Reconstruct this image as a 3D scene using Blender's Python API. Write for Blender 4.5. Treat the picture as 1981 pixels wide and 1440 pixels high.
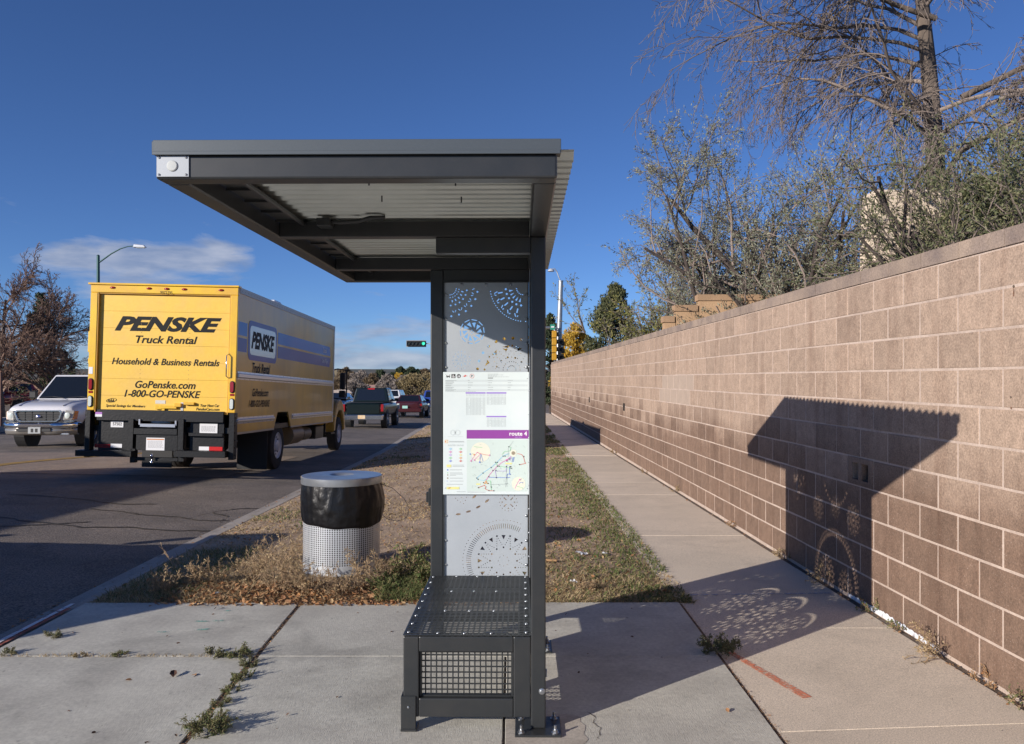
import bpy, math, random
import numpy as np
from mathutils import Vector, Matrix
from mathutils.geometry import delaunay_2d_cdt

sc = bpy.context.scene
for o in list(bpy.data.objects):
    bpy.data.objects.remove(o)
COL = sc.collection
PI = math.pi
R = math.radians

# ------------------------------------------------------------------ camera
EYE = 1.572
FPX, CX, HY = 1584.0, 990.5, 733.0
cam = bpy.data.objects.new('camera', bpy.data.cameras.new('camera'))
COL.objects.link(cam)
cam.location = (0, 0, EYE)
cam.rotation_euler = (R(90), 0, 0)
cam.data.sensor_width = 36
cam.data.lens = 36 * FPX / 1981
cam.data.shift_y = (HY - 720) / 1981
cam.data.clip_start = 0.05
cam.data.clip_end = 6000
sc.camera = cam

# ------------------------------------------------------------------ light
SUN_DIR = Vector((2.30, 1.93, -0.94)).normalized()          # the way the light travels
SUN_EL = math.asin(-SUN_DIR.z)
SUN_AZ = math.atan2(-SUN_DIR.x, -SUN_DIR.y) % (2 * PI)      # clockwise from +Y
sun = bpy.data.objects.new('sun', bpy.data.lights.new('sun', 'SUN'))
COL.objects.link(sun)
sun.rotation_euler = SUN_DIR.to_track_quat('-Z', 'Y').to_euler()
sun.data.energy = 5.0
sun.data.color = (1.0, 0.92, 0.84)
sun.data.angle = R(0.4)

world = bpy.data.worlds.new('World')
sc.world = world
world.use_nodes = True
wn, wl = world.node_tree.nodes, world.node_tree.links
wn.clear()


def wnode(t, **k):
    n = wn.new(t)
    for a, b in k.items():
        setattr(n, a, b)
    return n


def wmath(op, a, b=None, c=None, clamp=False):
    n = wnode('ShaderNodeMath', operation=op, use_clamp=clamp)
    for i, v in enumerate((a, b, c)):
        if v is None:
            continue
        if isinstance(v, (int, float)):
            n.inputs[i].default_value = v
        else:
            wl.new(v, n.inputs[i])
    return n.outputs[0]


sky = wnode('ShaderNodeTexSky', sky_type='NISHITA', sun_disc=False, sun_elevation=SUN_EL, sun_rotation=SUN_AZ,
            altitude=2100, air_density=0.9, dust_density=0.0, ozone_density=2.5)
tc = wnode('ShaderNodeTexCoord')
sx = wnode('ShaderNodeSeparateXYZ')
wl.new(tc.outputs['Generated'], sx.inputs[0])
az = wmath('ARCTAN2', sx.outputs[0], sx.outputs[1])
el = wmath('ARCSINE', sx.outputs[2])
cv = wnode('ShaderNodeCombineXYZ')
wl.new(wmath('MULTIPLY', az, 6.0), cv.inputs[0])
wl.new(wmath('MULTIPLY', el, 22.0), cv.inputs[1])
n1 = wnode('ShaderNodeTexNoise')
n1.inputs['Scale'].default_value = 1.6
n1.inputs['Detail'].default_value = 8
n1.inputs['Roughness'].default_value = 0.58
n1.inputs['Distortion'].default_value = 0.25
wl.new(cv.outputs[0], n1.inputs['Vector'])


def blob(a0, e0, wa, we):
    a = wmath('DIVIDE', wmath('SUBTRACT', az, R(a0)), R(wa))
    e = wmath('DIVIDE', wmath('SUBTRACT', el, R(e0)), R(we))
    s = wmath('ADD', wmath('MULTIPLY', a, a), wmath('MULTIPLY', e, e))
    return wmath('EXPONENT', wmath('MULTIPLY', s, -1.0))


mask = wmath('MULTIPLY', blob(-24.0, 7.4, 5.6, 1.7), 0.40)
for b, k in ((blob(-20.2, 8.3, 2.6, 1.3), .25), (blob(-29.0, 7.3, 2.6, .9), .20), (blob(-20.8, 11.3, 1.2, .5), .16),
             (blob(-9.5, 3.3, 6.5, .8), .30), (blob(-8.5, 1.4, 9.0, .9), .32), (blob(-30, 2.0, 9, 1.3), .16)):
    mask = wmath('ADD', mask, wmath('MULTIPLY', b, k))
low = wmath('MULTIPLY', wmath('EXPONENT', wmath('MULTIPLY', wmath('ABSOLUTE', el), -14.0)), 0.10)
mask = wmath('ADD', mask, low)
mask = wmath('SUBTRACT', mask, wmath('MULTIPLY', wmath('MULTIPLY', wmath('SUBTRACT', el, R(10)), 3.0, clamp=True), 0.25))
dens = wmath('MULTIPLY', wmath('SUBTRACT', wmath('ADD', n1.outputs['Fac'], mask), 0.655), 4.6, clamp=True)
dens = wmath('MULTIPLY', dens, 0.76)
n2 = wnode('ShaderNodeTexNoise')
n2.inputs['Scale'].default_value = 3.0
n2.inputs['Detail'].default_value = 5
wl.new(cv.outputs[0], n2.inputs['Vector'])
ccol = wnode('ShaderNodeMixRGB')
ccol.inputs[1].default_value = (3.1, 3.9, 5.8, 1)
ccol.inputs[2].default_value = (6.2, 6.6, 7.8, 1)
wl.new(wmath('MULTIPLY', wmath('SUBTRACT', n2.outputs['Fac'], 0.35), 3.2, clamp=True), ccol.inputs[0])
grade = wnode('ShaderNodeMixRGB', blend_type='MULTIPLY')
grade.inputs[0].default_value = 1.0
grade.inputs[2].default_value = (0.72, 0.96, 1.40, 1)
wl.new(sky.outputs[0], grade.inputs[1])
mx = wnode('ShaderNodeMixRGB')
wl.new(dens, mx.inputs[0])
wl.new(grade.outputs[0], mx.inputs[1])
wl.new(ccol.outputs[0], mx.inputs[2])
bg = wnode('ShaderNodeBackground')
bg.inputs[1].default_value = 0.072
wl.new(mx.outputs[0], bg.inputs[0])
wo = wnode('ShaderNodeOutputWorld')
wl.new(bg.outputs[0], wo.inputs[0])

sc.view_settings.view_transform = 'Standard'
sc.view_settings.look = 'None'
sc.view_settings.gamma = 1
sc.view_settings.use_curve_mapping = False
sc.view_settings.exposure = 0.16
sc.cycles.max_bounces = 8
sc.cycles.diffuse_bounces = 2
sc.cycles.use_denoising = True

# ------------------------------------------------------------------ mesh helpers


class MB:
    """collects shapes; build() links them as one mesh object"""

    def __init__(s, off=(0, 0, 0)):
        s.v, s.f, s.m, s.off, s.cur = [], [], [], off, 0

    def add(s, vs, fs):
        b = len(s.v)
        s.v.extend([(p[0] - s.off[0], p[1] - s.off[1], p[2] - s.off[2]) for p in vs])
        for f in fs:
            s.f.append([b + i for i in f])
            s.m.append(s.cur)
        return s

    def box(s, x0, x1, y0, y1, z0, z1):
        return s.add([(x, y, z) for z in (z0, z1) for y in (y0, y1) for x in (x0, x1)],
                     [(0, 2, 3, 1), (4, 5, 7, 6), (0, 1, 5, 4), (2, 6, 7, 3), (0, 4, 6, 2), (1, 3, 7, 5)])

    def hexa(s, p):   # 8 points: bottom 4 ccw, top 4 ccw
        return s.add(p, [(3, 2, 1, 0), (4, 5, 6, 7), (0, 1, 5, 4), (1, 2, 6, 5), (2, 3, 7, 6), (3, 0, 4, 7)])

    def obox(s, c, size, mat3):
        hx, hy, hz = size[0] / 2, size[1] / 2, size[2] / 2
        P = [Vector(c) + mat3 @ Vector((x * hx, y * hy, z * hz)) for z in (-1, 1) for y in (-1, 1) for x in (-1, 1)]
        return s.add([tuple(p) for p in P], [(0, 2, 3, 1), (4, 5, 7, 6), (0, 1, 5, 4), (2, 6, 7, 3), (0, 4, 6, 2), (1, 3, 7, 5)])

    def lathe(s, c, axis, prof, n=24, closed=False):
        """prof: list of (radius, distance along axis)"""
        ax = Vector(axis).normalized()
        a = ax.orthogonal().normalized()
        b = ax.cross(a)
        c = Vector(c)
        vs, fs = [], []
        for r, t in prof:
            for k in range(n):
                q = 2 * PI * k / n
                vs.append(tuple(c + ax * t + (a * math.cos(q) + b * math.sin(q)) * r))
        m = len(prof)
        for i in range(m - 1 + (1 if closed else 0)):
            j = (i + 1) % m
            for k in range(n):
                l = (k + 1) % n
                fs.append((i * n + k, i * n + l, j * n + l, j * n + k))
        return s.add(vs, fs)

    def cyl(s, p0, p1, r0, r1=None, n=12):
        p0, p1 = Vector(p0), Vector(p1)
        L = (p1 - p0).length
        r1 = r0 if r1 is None else r1
        return s.lathe(p0, p1 - p0, [(1e-5, 0), (r0, 0), (r1, L), (1e-5, L)], n)

    def tube(s, pts, r, n=6):
        P = np.array(pts, float)
        rr = np.full(len(P), r) if np.isscalar(r) else np.array(r, float)
        v, f = tube_arrays(P, rr, n)
        return s.add(v.tolist(), f.tolist())

    def prism(s, poly, axis, a, b):
        n = len(poly)

        def mk(u, w, t):
            return {'x': (t, u, w), 'y': (u, t, w), 'z': (u, w, t)}[axis]
        vs = [mk(u, w, a) for u, w in poly] + [mk(u, w, b) for u, w in poly]
        fs = [tuple(range(n)), tuple(range(2 * n - 1, n - 1, -1))]
        fs += [(i, i + n, (i + 1) % n + n, (i + 1) % n) for i in range(n)]
        return s.add(vs, fs)

    def quad(s, a, b, c, d):
        return s.add([a, b, c, d], [(0, 1, 2, 3)])

    def build(s, name, mats, parent=None, smooth=False, bevel=0, sub=0, solid=0, angle=None, segs=1):
        me = bpy.data.meshes.new(name)
        me.from_pydata(s.v, [], s.f)
        if not isinstance(mats, (list, tuple)):
            mats = [mats]
        for m in mats:
            me.materials.append(m)
        if len(mats) > 1:
            me.polygons.foreach_set('material_index', s.m)
        me.validate()
        fixn(me)
        if smooth:
            me.polygons.foreach_set('use_smooth', [True] * len(me.polygons))
        o = link(name, me, parent)
        if smooth and angle:
            try:
                me.set_sharp_from_angle(angle=R(angle))
            except Exception:
                pass
        if bevel:
            mod = o.modifiers.new('bevel', 'BEVEL')
            mod.width, mod.segments, mod.limit_method, mod.angle_limit = bevel, segs, 'ANGLE', R(50)
        if sub:
            mod = o.modifiers.new('sub', 'SUBSURF')
            mod.levels = mod.render_levels = sub
        if solid:
            mod = o.modifiers.new('solid', 'SOLIDIFY')
            mod.thickness, mod.offset = solid, 0
        return o


def fixn(me):
    import bmesh
    if len(me.polygons) > 60000:
        return
    bm = bmesh.new()
    bm.from_mesh(me)
    bmesh.ops.recalc_face_normals(bm, faces=bm.faces)
    bm.to_mesh(me)
    bm.free()


def link(name, data, parent=None):
    o = bpy.data.objects.new(name, data)
    COL.objects.link(o)
    if parent:
        o.parent = parent
    return o


def tube_arrays(P, rr, n):
    T = np.gradient(P, axis=0)
    T /= np.linalg.norm(T, axis=1)[:, None] + 1e-9
    ref = np.array([0.31, 0.17, 0.93]) if abs(T[0][2]) < .8 else np.array([.95, .2, .1])
    A = np.cross(T, ref)
    A /= np.linalg.norm(A, axis=1)[:, None] + 1e-9
    B = np.cross(T, A)
    q = np.arange(n) * 2 * PI / n
    V = (P[:, None] + rr[:, None, None] * (np.cos(q)[None, :, None] * A[:, None] + np.sin(q)[None, :, None] * B[:, None])).reshape(-1, 3)
    i = np.arange(len(P) - 1)[:, None] * n
    k = np.arange(n)[None]
    k2 = (k + 1) % n
    Fc = np.stack([i + k, i + k2, i + k2 + n, i + k + n], -1).reshape(-1, 4)
    return V, Fc


def np_mesh(name, V, Fc, mats, parent=None, smooth=False, mi=None):
    """fast mesh from arrays; Fc is (n,3) or (n,4)"""
    me = bpy.data.meshes.new(name)
    V = np.asarray(V, np.float32)
    Fc = np.asarray(Fc, np.int32)
    k = Fc.shape[1]
    used = np.unique(Fc)
    if len(used) < len(V):
        mp = np.zeros(len(V), np.int32); mp[used] = np.arange(len(used)); V, Fc = V[used], mp[Fc]
    me.vertices.add(len(V))
    me.vertices.foreach_set('co', V.ravel())
    me.loops.add(Fc.size)
    me.loops.foreach_set('vertex_index', Fc.ravel())
    me.polygons.add(len(Fc))
    me.polygons.foreach_set('loop_start', np.arange(0, Fc.size, k, dtype=np.int32))
    me.polygons.foreach_set('loop_total', np.full(len(Fc), k, np.int32))
    if smooth:
        me.polygons.foreach_set('use_smooth', np.ones(len(Fc), bool))
    for m in (mats if isinstance(mats, (list, tuple)) else [mats]):
        me.materials.append(m)
    if mi is not None:
        me.polygons.foreach_set('material_index', mi)
    me.update(calc_edges=True)
    return link(name, me, parent)


def prop(o, label=None, cat=None, group=None, kind=None):
    if label: o['label'] = label
    if cat: o['category'] = cat
    if group: o['group'] = group
    if kind: o['kind'] = kind
    return o


def thing(name, label, cat, loc=(0, 0, 0), rot=(0, 0, 0), group=None):
    o = bpy.data.objects.new(name, None)
    COL.objects.link(o)
    o.location, o.rotation_euler = loc, rot
    o.empty_display_size = 0.1
    return prop(o, label, cat, group)


def copy_tree(o, parent=None):
    c = o.copy()
    COL.objects.link(c)
    if parent:
        c.parent = parent
    for ch in list(o.children):
        copy_tree(ch, c)
    return c


def struct(name, o):
    o.name = name
    o['kind'] = 'structure'
    return o


# ------------------------------------------------------------------ materials
def M(name, col, rough=0.6, metal=0.0, col2=None, nscale=4.0, ndet=6, npos=(0.35, 0.65), bump=0.0, bscale=60.0,
      spk=None, rnd=0.0, isl=0.0, coat=0.0, spec=0.5, coords='Object', stretch=None, emit=None, trans=0.0, bdist=0.01, broom=False, stain=None):
    m = bpy.data.materials.new(name)
    m.use_nodes = True
    nt = m.node_tree
    N, L = nt.nodes, nt.links
    b = N['Principled BSDF']
    b.inputs['Base Color'].default_value = (*col, 1)
    b.inputs['Roughness'].default_value = rough
    b.inputs['Metallic'].default_value = metal
    b.inputs['Specular IOR Level'].default_value = spec
    if coat:
        b.inputs['Coat Weight'].default_value = coat
        b.inputs['Coat Roughness'].default_value = 0.06
    if emit:
        b.inputs['Emission Color'].default_value = (*emit[0], 1)
        b.inputs['Emission Strength'].default_value = emit[1]
    tcn = N.new('ShaderNodeTexCoord')
    vec = tcn.outputs[coords] if coords != 'World' else N.new('ShaderNodeNewGeometry').outputs['Position']
    if stretch:
        mp = N.new('ShaderNodeMapping')
        mp.inputs['Scale'].default_value = stretch
        L.new(vec, mp.inputs[0])
        svec = mp.outputs[0]
    else:
        svec = vec
    out = None
    if col2 is not None:
        nz = N.new('ShaderNodeTexNoise')
        nz.inputs['Scale'].default_value = nscale
        nz.inputs['Detail'].default_value = ndet
        nz.inputs['Roughness'].default_value = 0.6
        L.new(svec if not broom else vec, nz.inputs['Vector'])
        rp = N.new('ShaderNodeMapRange')
        rp.inputs[1].default_value, rp.inputs[2].default_value = npos
        L.new(nz.outputs['Fac'], rp.inputs[0])
        mxn = N.new('ShaderNodeMixRGB')
        mxn.inputs[1].default_value = (*col, 1)
        mxn.inputs[2].default_value = (*col2, 1)
        L.new(rp.outputs[0], mxn.inputs[0])
        out = mxn.outputs[0]
    if spk:    # (scale, amount): fine speckle, multiplies the colour
        nz = N.new('ShaderNodeTexNoise')
        nz.inputs['Scale'].default_value = spk[0]
        nz.inputs['Detail'].default_value = 3
        nz.inputs['Roughness'].default_value = 0.8
        L.new(vec, nz.inputs['Vector'])
        rp = N.new('ShaderNodeMapRange')
        rp.inputs[1].default_value, rp.inputs[2].default_value = .3, .7
        rp.inputs[3].default_value, rp.inputs[4].default_value = 1 - spk[1], 1 + spk[1]
        L.new(nz.outputs['Fac'], rp.inputs[0])
        vm = N.new('ShaderNodeVectorMath')
        vm.operation = 'SCALE'
        if out: L.new(out, vm.inputs[0])
        else: vm.inputs[0].default_value = col
        L.new(rp.outputs[0], vm.inputs['Scale'])
        out = vm.outputs[0]
    for sc_, lo, hi, f in (stain or ()):     # blotches and spots of their own shape
        nz = N.new('ShaderNodeTexNoise')
        nz.inputs['Scale'].default_value, nz.inputs['Detail'].default_value = sc_, 4
        nz.inputs['Roughness'].default_value = 0.65
        nz.inputs['Distortion'].default_value = 0.6
        L.new(vec, nz.inputs['Vector'])
        rp = N.new('ShaderNodeMapRange')
        rp.inputs[1].default_value, rp.inputs[2].default_value = lo, hi
        rp.inputs[3].default_value, rp.inputs[4].default_value = 1, f
        L.new(nz.outputs['Fac'], rp.inputs[0])
        vm = N.new('ShaderNodeVectorMath')
        vm.operation = 'SCALE'
        if out: L.new(out, vm.inputs[0])
        else: vm.inputs[0].default_value = col
        L.new(rp.outputs[0], vm.inputs['Scale'])
        out = vm.outputs[0]
    for amt, src in ((rnd, 'obj'), (isl, 'isl')):
        if amt:
            q = N.new('ShaderNodeObjectInfo').outputs['Random'] if src == 'obj' else N.new('ShaderNodeNewGeometry').outputs['Random Per Island']
            rp = N.new('ShaderNodeMapRange')
            rp.inputs[3].default_value, rp.inputs[4].default_value = 1 - amt, 1 + amt
            L.new(q, rp.inputs[0])
            vm = N.new('ShaderNodeVectorMath')
            vm.operation = 'SCALE'
            if out: L.new(out, vm.inputs[0])
            else: vm.inputs[0].default_value = col
            L.new(rp.outputs[0], vm.inputs['Scale'])
            out = vm.outputs[0]
    if out:
        L.new(out, b.inputs['Base Color'])
    if bump:
        nz = N.new('ShaderNodeTexNoise')
        nz.inputs['Scale'].default_value = bscale
        nz.inputs['Detail'].default_value = 5
        L.new(svec, nz.inputs['Vector'])
        bp = N.new('ShaderNodeBump')
        bp.inputs['Strength'].default_value = bump
        bp.inputs['Distance'].default_value = bdist
        L.new(nz.outputs['Fac'], bp.inputs['Height'])
        L.new(bp.outputs[0], b.inputs['Normal'])
    if trans:
        tr = N.new('ShaderNodeBsdfTranslucent')
        if out: L.new(out, tr.inputs[0])
        else: tr.inputs[0].default_value = (*col, 1)
        ms = N.new('ShaderNodeMixShader')
        ms.inputs[0].default_value = trans
        L.new(b.outputs[0], ms.inputs[1])
        L.new(tr.outputs[0], ms.inputs[2])
        L.new(ms.outputs[0], N['Material Output'].inputs[0])
    return m


def island_ramp(m, cols, wn_=None):
    """colour each separate blade or leaf from a palette"""
    nt = m.node_tree
    N, L = nt.nodes, nt.links
    g = N.new('ShaderNodeNewGeometry')
    cr = N.new('ShaderNodeValToRGB')
    cr.color_ramp.interpolation = 'LINEAR'
    e = cr.color_ramp.elements
    while len(e) < len(cols): e.new(0.5)
    for i, c in enumerate(cols):
        e[i].position = i / (len(cols) - 1)
        e[i].color = (*c, 1)
    L.new(g.outputs['Random Per Island'], cr.inputs[0])
    L.new(cr.outputs[0], N['Principled BSDF'].inputs['Base Color'])
    for n in N:
        if n.type == 'BSDF_TRANSLUCENT':
            L.new(cr.outputs[0], n.inputs[0])
    return m


def S(r, g, b):
    """sRGB bytes to linear"""
    return tuple(((c / 255 + .055) / 1.055) ** 2.4 if c > 10 else c / 255 / 12.92 for c in (r, g, b))


def px(x, y, d):
    return ((x - CX) * d / FPX, d, EYE + (HY - y) * d / FPX)


_rs = np.random.RandomState(5)
_tab = _rs.rand(256, 256)


def vnoise(x, y):
    x, y = np.asarray(x, float), np.asarray(y, float)
    xi, yi = np.floor(x).astype(int), np.floor(y).astype(int)
    fx, fy = x - xi, y - yi
    fx, fy = fx * fx * (3 - 2 * fx), fy * fy * (3 - 2 * fy)
    g = lambda a, b: _tab[a % 256, b % 256]
    return (g(xi, yi) * (1 - fx) + g(xi + 1, yi) * fx) * (1 - fy) + (g(xi, yi + 1) * (1 - fx) + g(xi + 1, yi + 1) * fx) * fy


def fbm(x, y, o=4):
    s, a = 0, .5
    for i in range(o):
        s = s + a * vnoise(x * 2 ** i + 17 * i, y * 2 ** i + 31 * i)
        a *= .5
    return s


_txt = {}


def text(name, s, w, h, mat, parent, fn, bold=0.0, shear=0.0, sub=0):
    """lettering as flat mesh; fn maps (u,v) in 0..w, 0..h to the local point"""
    cu = bpy.data.curves.new(name, 'FONT')
    cu.body, cu.offset, cu.shear = s, bold, shear
    cu.resolution_u = 3
    o = bpy.data.objects.new(name, cu)
    COL.objects.link(o)
    dg = bpy.context.evaluated_depsgraph_get()
    me = bpy.data.meshes.new_from_object(o.evaluated_get(dg))
    bpy.data.objects.remove(o)
    n = len(me.vertices)
    co = np.empty(n * 3)
    me.vertices.foreach_get('co', co)
    co = co.reshape(-1, 3)
    mn, mxx = co[:, :2].min(0), co[:, :2].max(0)
    uv = (co[:, :2] - mn) / (mxx - mn) * (w, h)
    me.vertices.foreach_set('co', np.array([fn(u, v) for u, v in uv]).ravel())
    me.materials.clear()
    me.materials.append(mat)
    me.update()
    return link(name, me, parent)


def panel_mesh(w, h, holes, fn):
    """flat sheet 0..w x 0..h with real cut-outs"""
    V = [(0, 0), (w, 0), (w, h), (0, h)]
    Fs = [[0, 1, 2, 3]]
    for H in holes:
        b = len(V)
        H = [(min(max(x, -.01), w + .01), min(max(y, -.01), h + .01)) for x, y in H]
        if sum(p[0] * q[1] - q[0] * p[1] for p, q in zip(H, H[1:] + H[:1])) < 0:
            H = H[::-1]
        V += H
        Fs.append(list(range(b, len(V))))
    r = delaunay_2d_cdt([Vector(v) for v in V], [], Fs, 0, 1e-6)
    vs, fs, of = r[0], r[2], r[5]
    keep = [list(f) for f, q in zip(fs, of) if 0 in q and len(set(q)) == 1]
    return [fn(v.x, v.y) for v in vs], keep


def circ(x, y, r, n=8):
    return [(x + r * math.cos(2 * PI * (k + .5) / n), y + r * math.sin(2 * PI * (k + .5) / n)) for k in range(n)]


def bar(x0, y0, x1, y1, w):
    d = Vector((x1 - x0, y1 - y0)).normalized()
    n = Vector((-d.y, d.x)) * w / 2
    return [(x0 + n.x, y0 + n.y), (x0 - n.x, y0 - n.y), (x1 - n.x, y1 - n.y), (x1 + n.x, y1 + n.y)]
# ================================================================== heights
_gy = [-60, 0, 8, 14, 17, 25, 37, 60, 120, 250, 500, 900, 3000]
_gz = [0.3, 0, -.03, -.14, -.22, -.41, -.55, -.85, -2.4, -6, -9, -9, -9]


def G(y): return float(np.interp(y, _gy, _gz))       # top of the kerb, falling away downhill
def WALK(y): return -.002 * y                          # the walk by the wall stays nearly level
def kerb_x(y):
    return float(np.interp(y, [-20, 6, 12, 20, 30, 43, 60, 120, 300], [-3.0, -3.01, -3.06, -3.25, -3.6, -4.0, -4.3, -4.6, -5]))
def ROAD(x, y):
    t = min(max((kerb_x(y) - .45 - x) / 17, 0), 1)
    return G(y) - .14 + .15 * math.sin(PI * t)


def wall_x(y): return 2.565 - .0189 * y
def walk_x(y): return 1.19 - .004 * y


def grid(xs_fn, ys, zf, nu):
    V, Fc = [], []
    for y in ys:
        a, b = xs_fn(y)
        for i in range(nu + 1):
            x = a + (b - a) * i / nu
            V.append((x, y, zf(x, y)))
    for j in range(len(ys) - 1):
        for i in range(nu):
            q = j * (nu + 1) + i
            Fc.append((q, q + 1, q + nu + 2, q + nu + 1))
    return V, Fc


m_ground = M('dry_ground', (.20, .145, .10), .95, col2=(.13, .10, .065), nscale=.05, spk=(2, .3), coords='World')
m_asph = M('asphalt', (.225, .187, .155), .85, col2=(.15, .127, .108), nscale=.7, spk=(60, .95), stain=((.8, .5, .62, .78), (5, .62, .7, .8)), bump=1.0, bscale=70, coords='World', bdist=.012)
m_gutter = M('gutter_concrete', (.44, .39, .33), .85, col2=(.33, .29, .25), stain=((6, .55, .68, .75),), nscale=2, spk=(120, .3), bump=.2, bscale=90, coords='World')
m_pad = M('pad_concrete', (.58, .56, .48), .82, col2=(.42, .40, .345), nscale=2.4, npos=(.38, .72), ndet=9, spk=(38, .16), stain=((1.3, .52, .66, .80), (9, .66, .72, .62), (34, .70, .76, .55)), bump=.5, bscale=22, coords='World', broom=True, stretch=(14, 1.0, 1), rnd=.04, bdist=.004)
m_walk = M('walk_concrete', (.70, .60, .475), .88, col2=(.58, .50, .395), nscale=1.2, npos=(.3, .75), spk=(150, .42), stain=((1.1, .52, .68, .84), (22, .69, .75, .6)), bump=.4, bscale=150, coords='World', rnd=.05, bdist=.004)
m_joint = M('joint_dirt', (.085, .062, .045), .95, col2=(.16, .12, .09), nscale=25, coords='World', bump=.5)
m_soil = M('dry_soil', (.52, .38, .255), .95, col2=(.34, .24, .155), nscale=1.6, spk=(60, .5), bump=.8, bscale=45, coords='World')
m_yline = M('road_paint_yellow', (.42, .25, .035), .8, col2=(.25, .17, .06), nscale=4, spk=(80, .4), coords='World')

# ---- big ground sheet
ys = [-60, -20, -5, 0, 5, 10, 15, 20, 25, 30, 40, 50, 60, 80, 120, 180, 250, 350, 500, 800, 1200, 2000, 3500]
xs = [-2500, -900, -400, -200, -100, -60, -40, -30, -21.5, -21.4, -3.2, 2.9, 3.0, 10, 20, 40, 80, 150, 300, 700, 2500]
V, Fc = [], []
for y in ys:
    for x in xs:
        if -21.45 < x < 2.95: z = G(y) - .42
        elif x >= 2.95: z = WALK(y) - .05 if y < 50 else G(y) - .35
        else: z = max(G(y), -.35 if y < 70 else -9) + .05 if y < 70 else G(y) - .3
        V.append((x, y, z))
n = len(xs)
for j in range(len(ys) - 1):
    for i in range(n - 1):
        q = j * n + i
        Fc.append((q, q + 1, q + n + 1, q + n))
mb = MB(); mb.add(V, Fc)
struct('ground', mb.build('ground', m_ground))

# ---- road, sheet with crown
ys = [-25, -15, -8, -4, 0, 2, 4, 6, 8, 10, 12, 14, 16, 18, 20, 23, 26, 30, 34, 38, 43, 50, 60, 80, 100, 130, 180, 250]
V, Fc = grid(lambda y: (-21.4, kerb_x(y) - .44), ys, ROAD, 24)
mb = MB(); mb.add(V, Fc)
V, Fc = grid(lambda y: (kerb_x(y) - .44, 60), [46, 52, 58, 64], lambda x, y: ROAD(-5, y) - .004, 6)
mb.add(V, Fc)
struct('road', mb.build('road', m_asph, smooth=True))

# ---- gutter pan and kerb (from the pad round to the far end)
kys = [-12, -6, 0, 1.2] + [2 + 2.0 * i for i in range(0, 22)]
kys = [y for y in kys if y <= 45]
mb = MB()
for a, b in zip(kys[:-1], kys[1:]):
    xa, xb = kerb_x(a), kerb_x(b)
    za, zb = G(a), G(b)
    g = .004
    P = lambda x, y, z: (x, y, z)
    mb.hexa([P(xa - .45, a + g, za - .30), P(xa - .12, a + g, za - .30), P(xb - .12, b - g, zb - .30), P(xb - .45, b - g, zb - .30),
             P(xa - .45, a + g, za - .134), P(xa - .12, a + g, za - .142), P(xb - .12, b - g, zb - .142), P(xb - .45, b - g, zb - .134)])
gut = struct('gutter', mb.build('gutter', m_gutter, bevel=.004))
kerb = thing('kerb', None, None)
kerb['kind'] = 'structure'
for a, b in zip(kys[:-1], kys[1:]):
    mb = MB()
    xa, xb = kerb_x(a), kerb_x(b)
    za, zb = G(a), G(b)
    g = .004
    sec = [(-.115, -.30), (0.0, -.30), (0.0, 0), (-.075, -.002), (-.098, -.02), (-.117, -.142)]
    va = [(xa + u, a + g, za + w) for u, w in sec]
    vb = [(xb + u, b - g, zb + w) for u, w in sec]
    k = len(sec)
    mb.add(va + vb, [tuple(range(k)), tuple(range(2 * k - 1, k - 1, -1))] + [(i, (i + 1) % k, (i + 1) % k + k, i + k) for i in range(k)])
    mb.build('kerb_stone', m_gutter, kerb)

# ---- shelter pad: big broom-finished slabs over dirt-filled joints
pad = MB()
pad.box(-3.0, 1.19, -3, 5.74, -.25, -.007)
pad = struct('pavement', pad.build('pavement', m_joint))
j1 = -1.45
SL = [(-2.992, j1 - .012, 4.645, 5.75), (j1 + .014, .75, 4.642, 5.76), (.75 + .002, 1.172, 4.644, 5.70),
      (-2.992, j1 - .014, 1.0, 4.634), (j1 + .016, -.042, 1.0, 4.639), (-.030, 1.172, 1.0, 4.639),
      (-2.992, j1 - .014, -2.9, .99), (j1 + .016, -.042, -2.9, .99), (-.030, 1.172, -2.9, .99)]
for i, (x0, x1, y0, y1) in enumerate(SL):
    if i == 2: continue
    if i == 1: x1 = 1.172
    mb = MB()
    skew = -.035 * 1.0
    t0 = j1 + (y0 - 4.64) * -.03
    def bx(x, y):
        return x + ((y - 4.64) * -.028 if abs(x - j1) < .03 else 0)
    mb.hexa([(bx(x0, y0), y0, -.12), (bx(x1, y0), y0, -.12), (bx(x1, y1), y1, -.12), (bx(x0, y1), y1, -.12),
             (bx(x0, y0), y0, 0), (bx(x1, y0), y0, 0), (bx(x1, y1), y1, 0), (bx(x0, y1), y1, 0)])
    mb.build('slab', m_pad, pad, bevel=.003)

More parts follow.
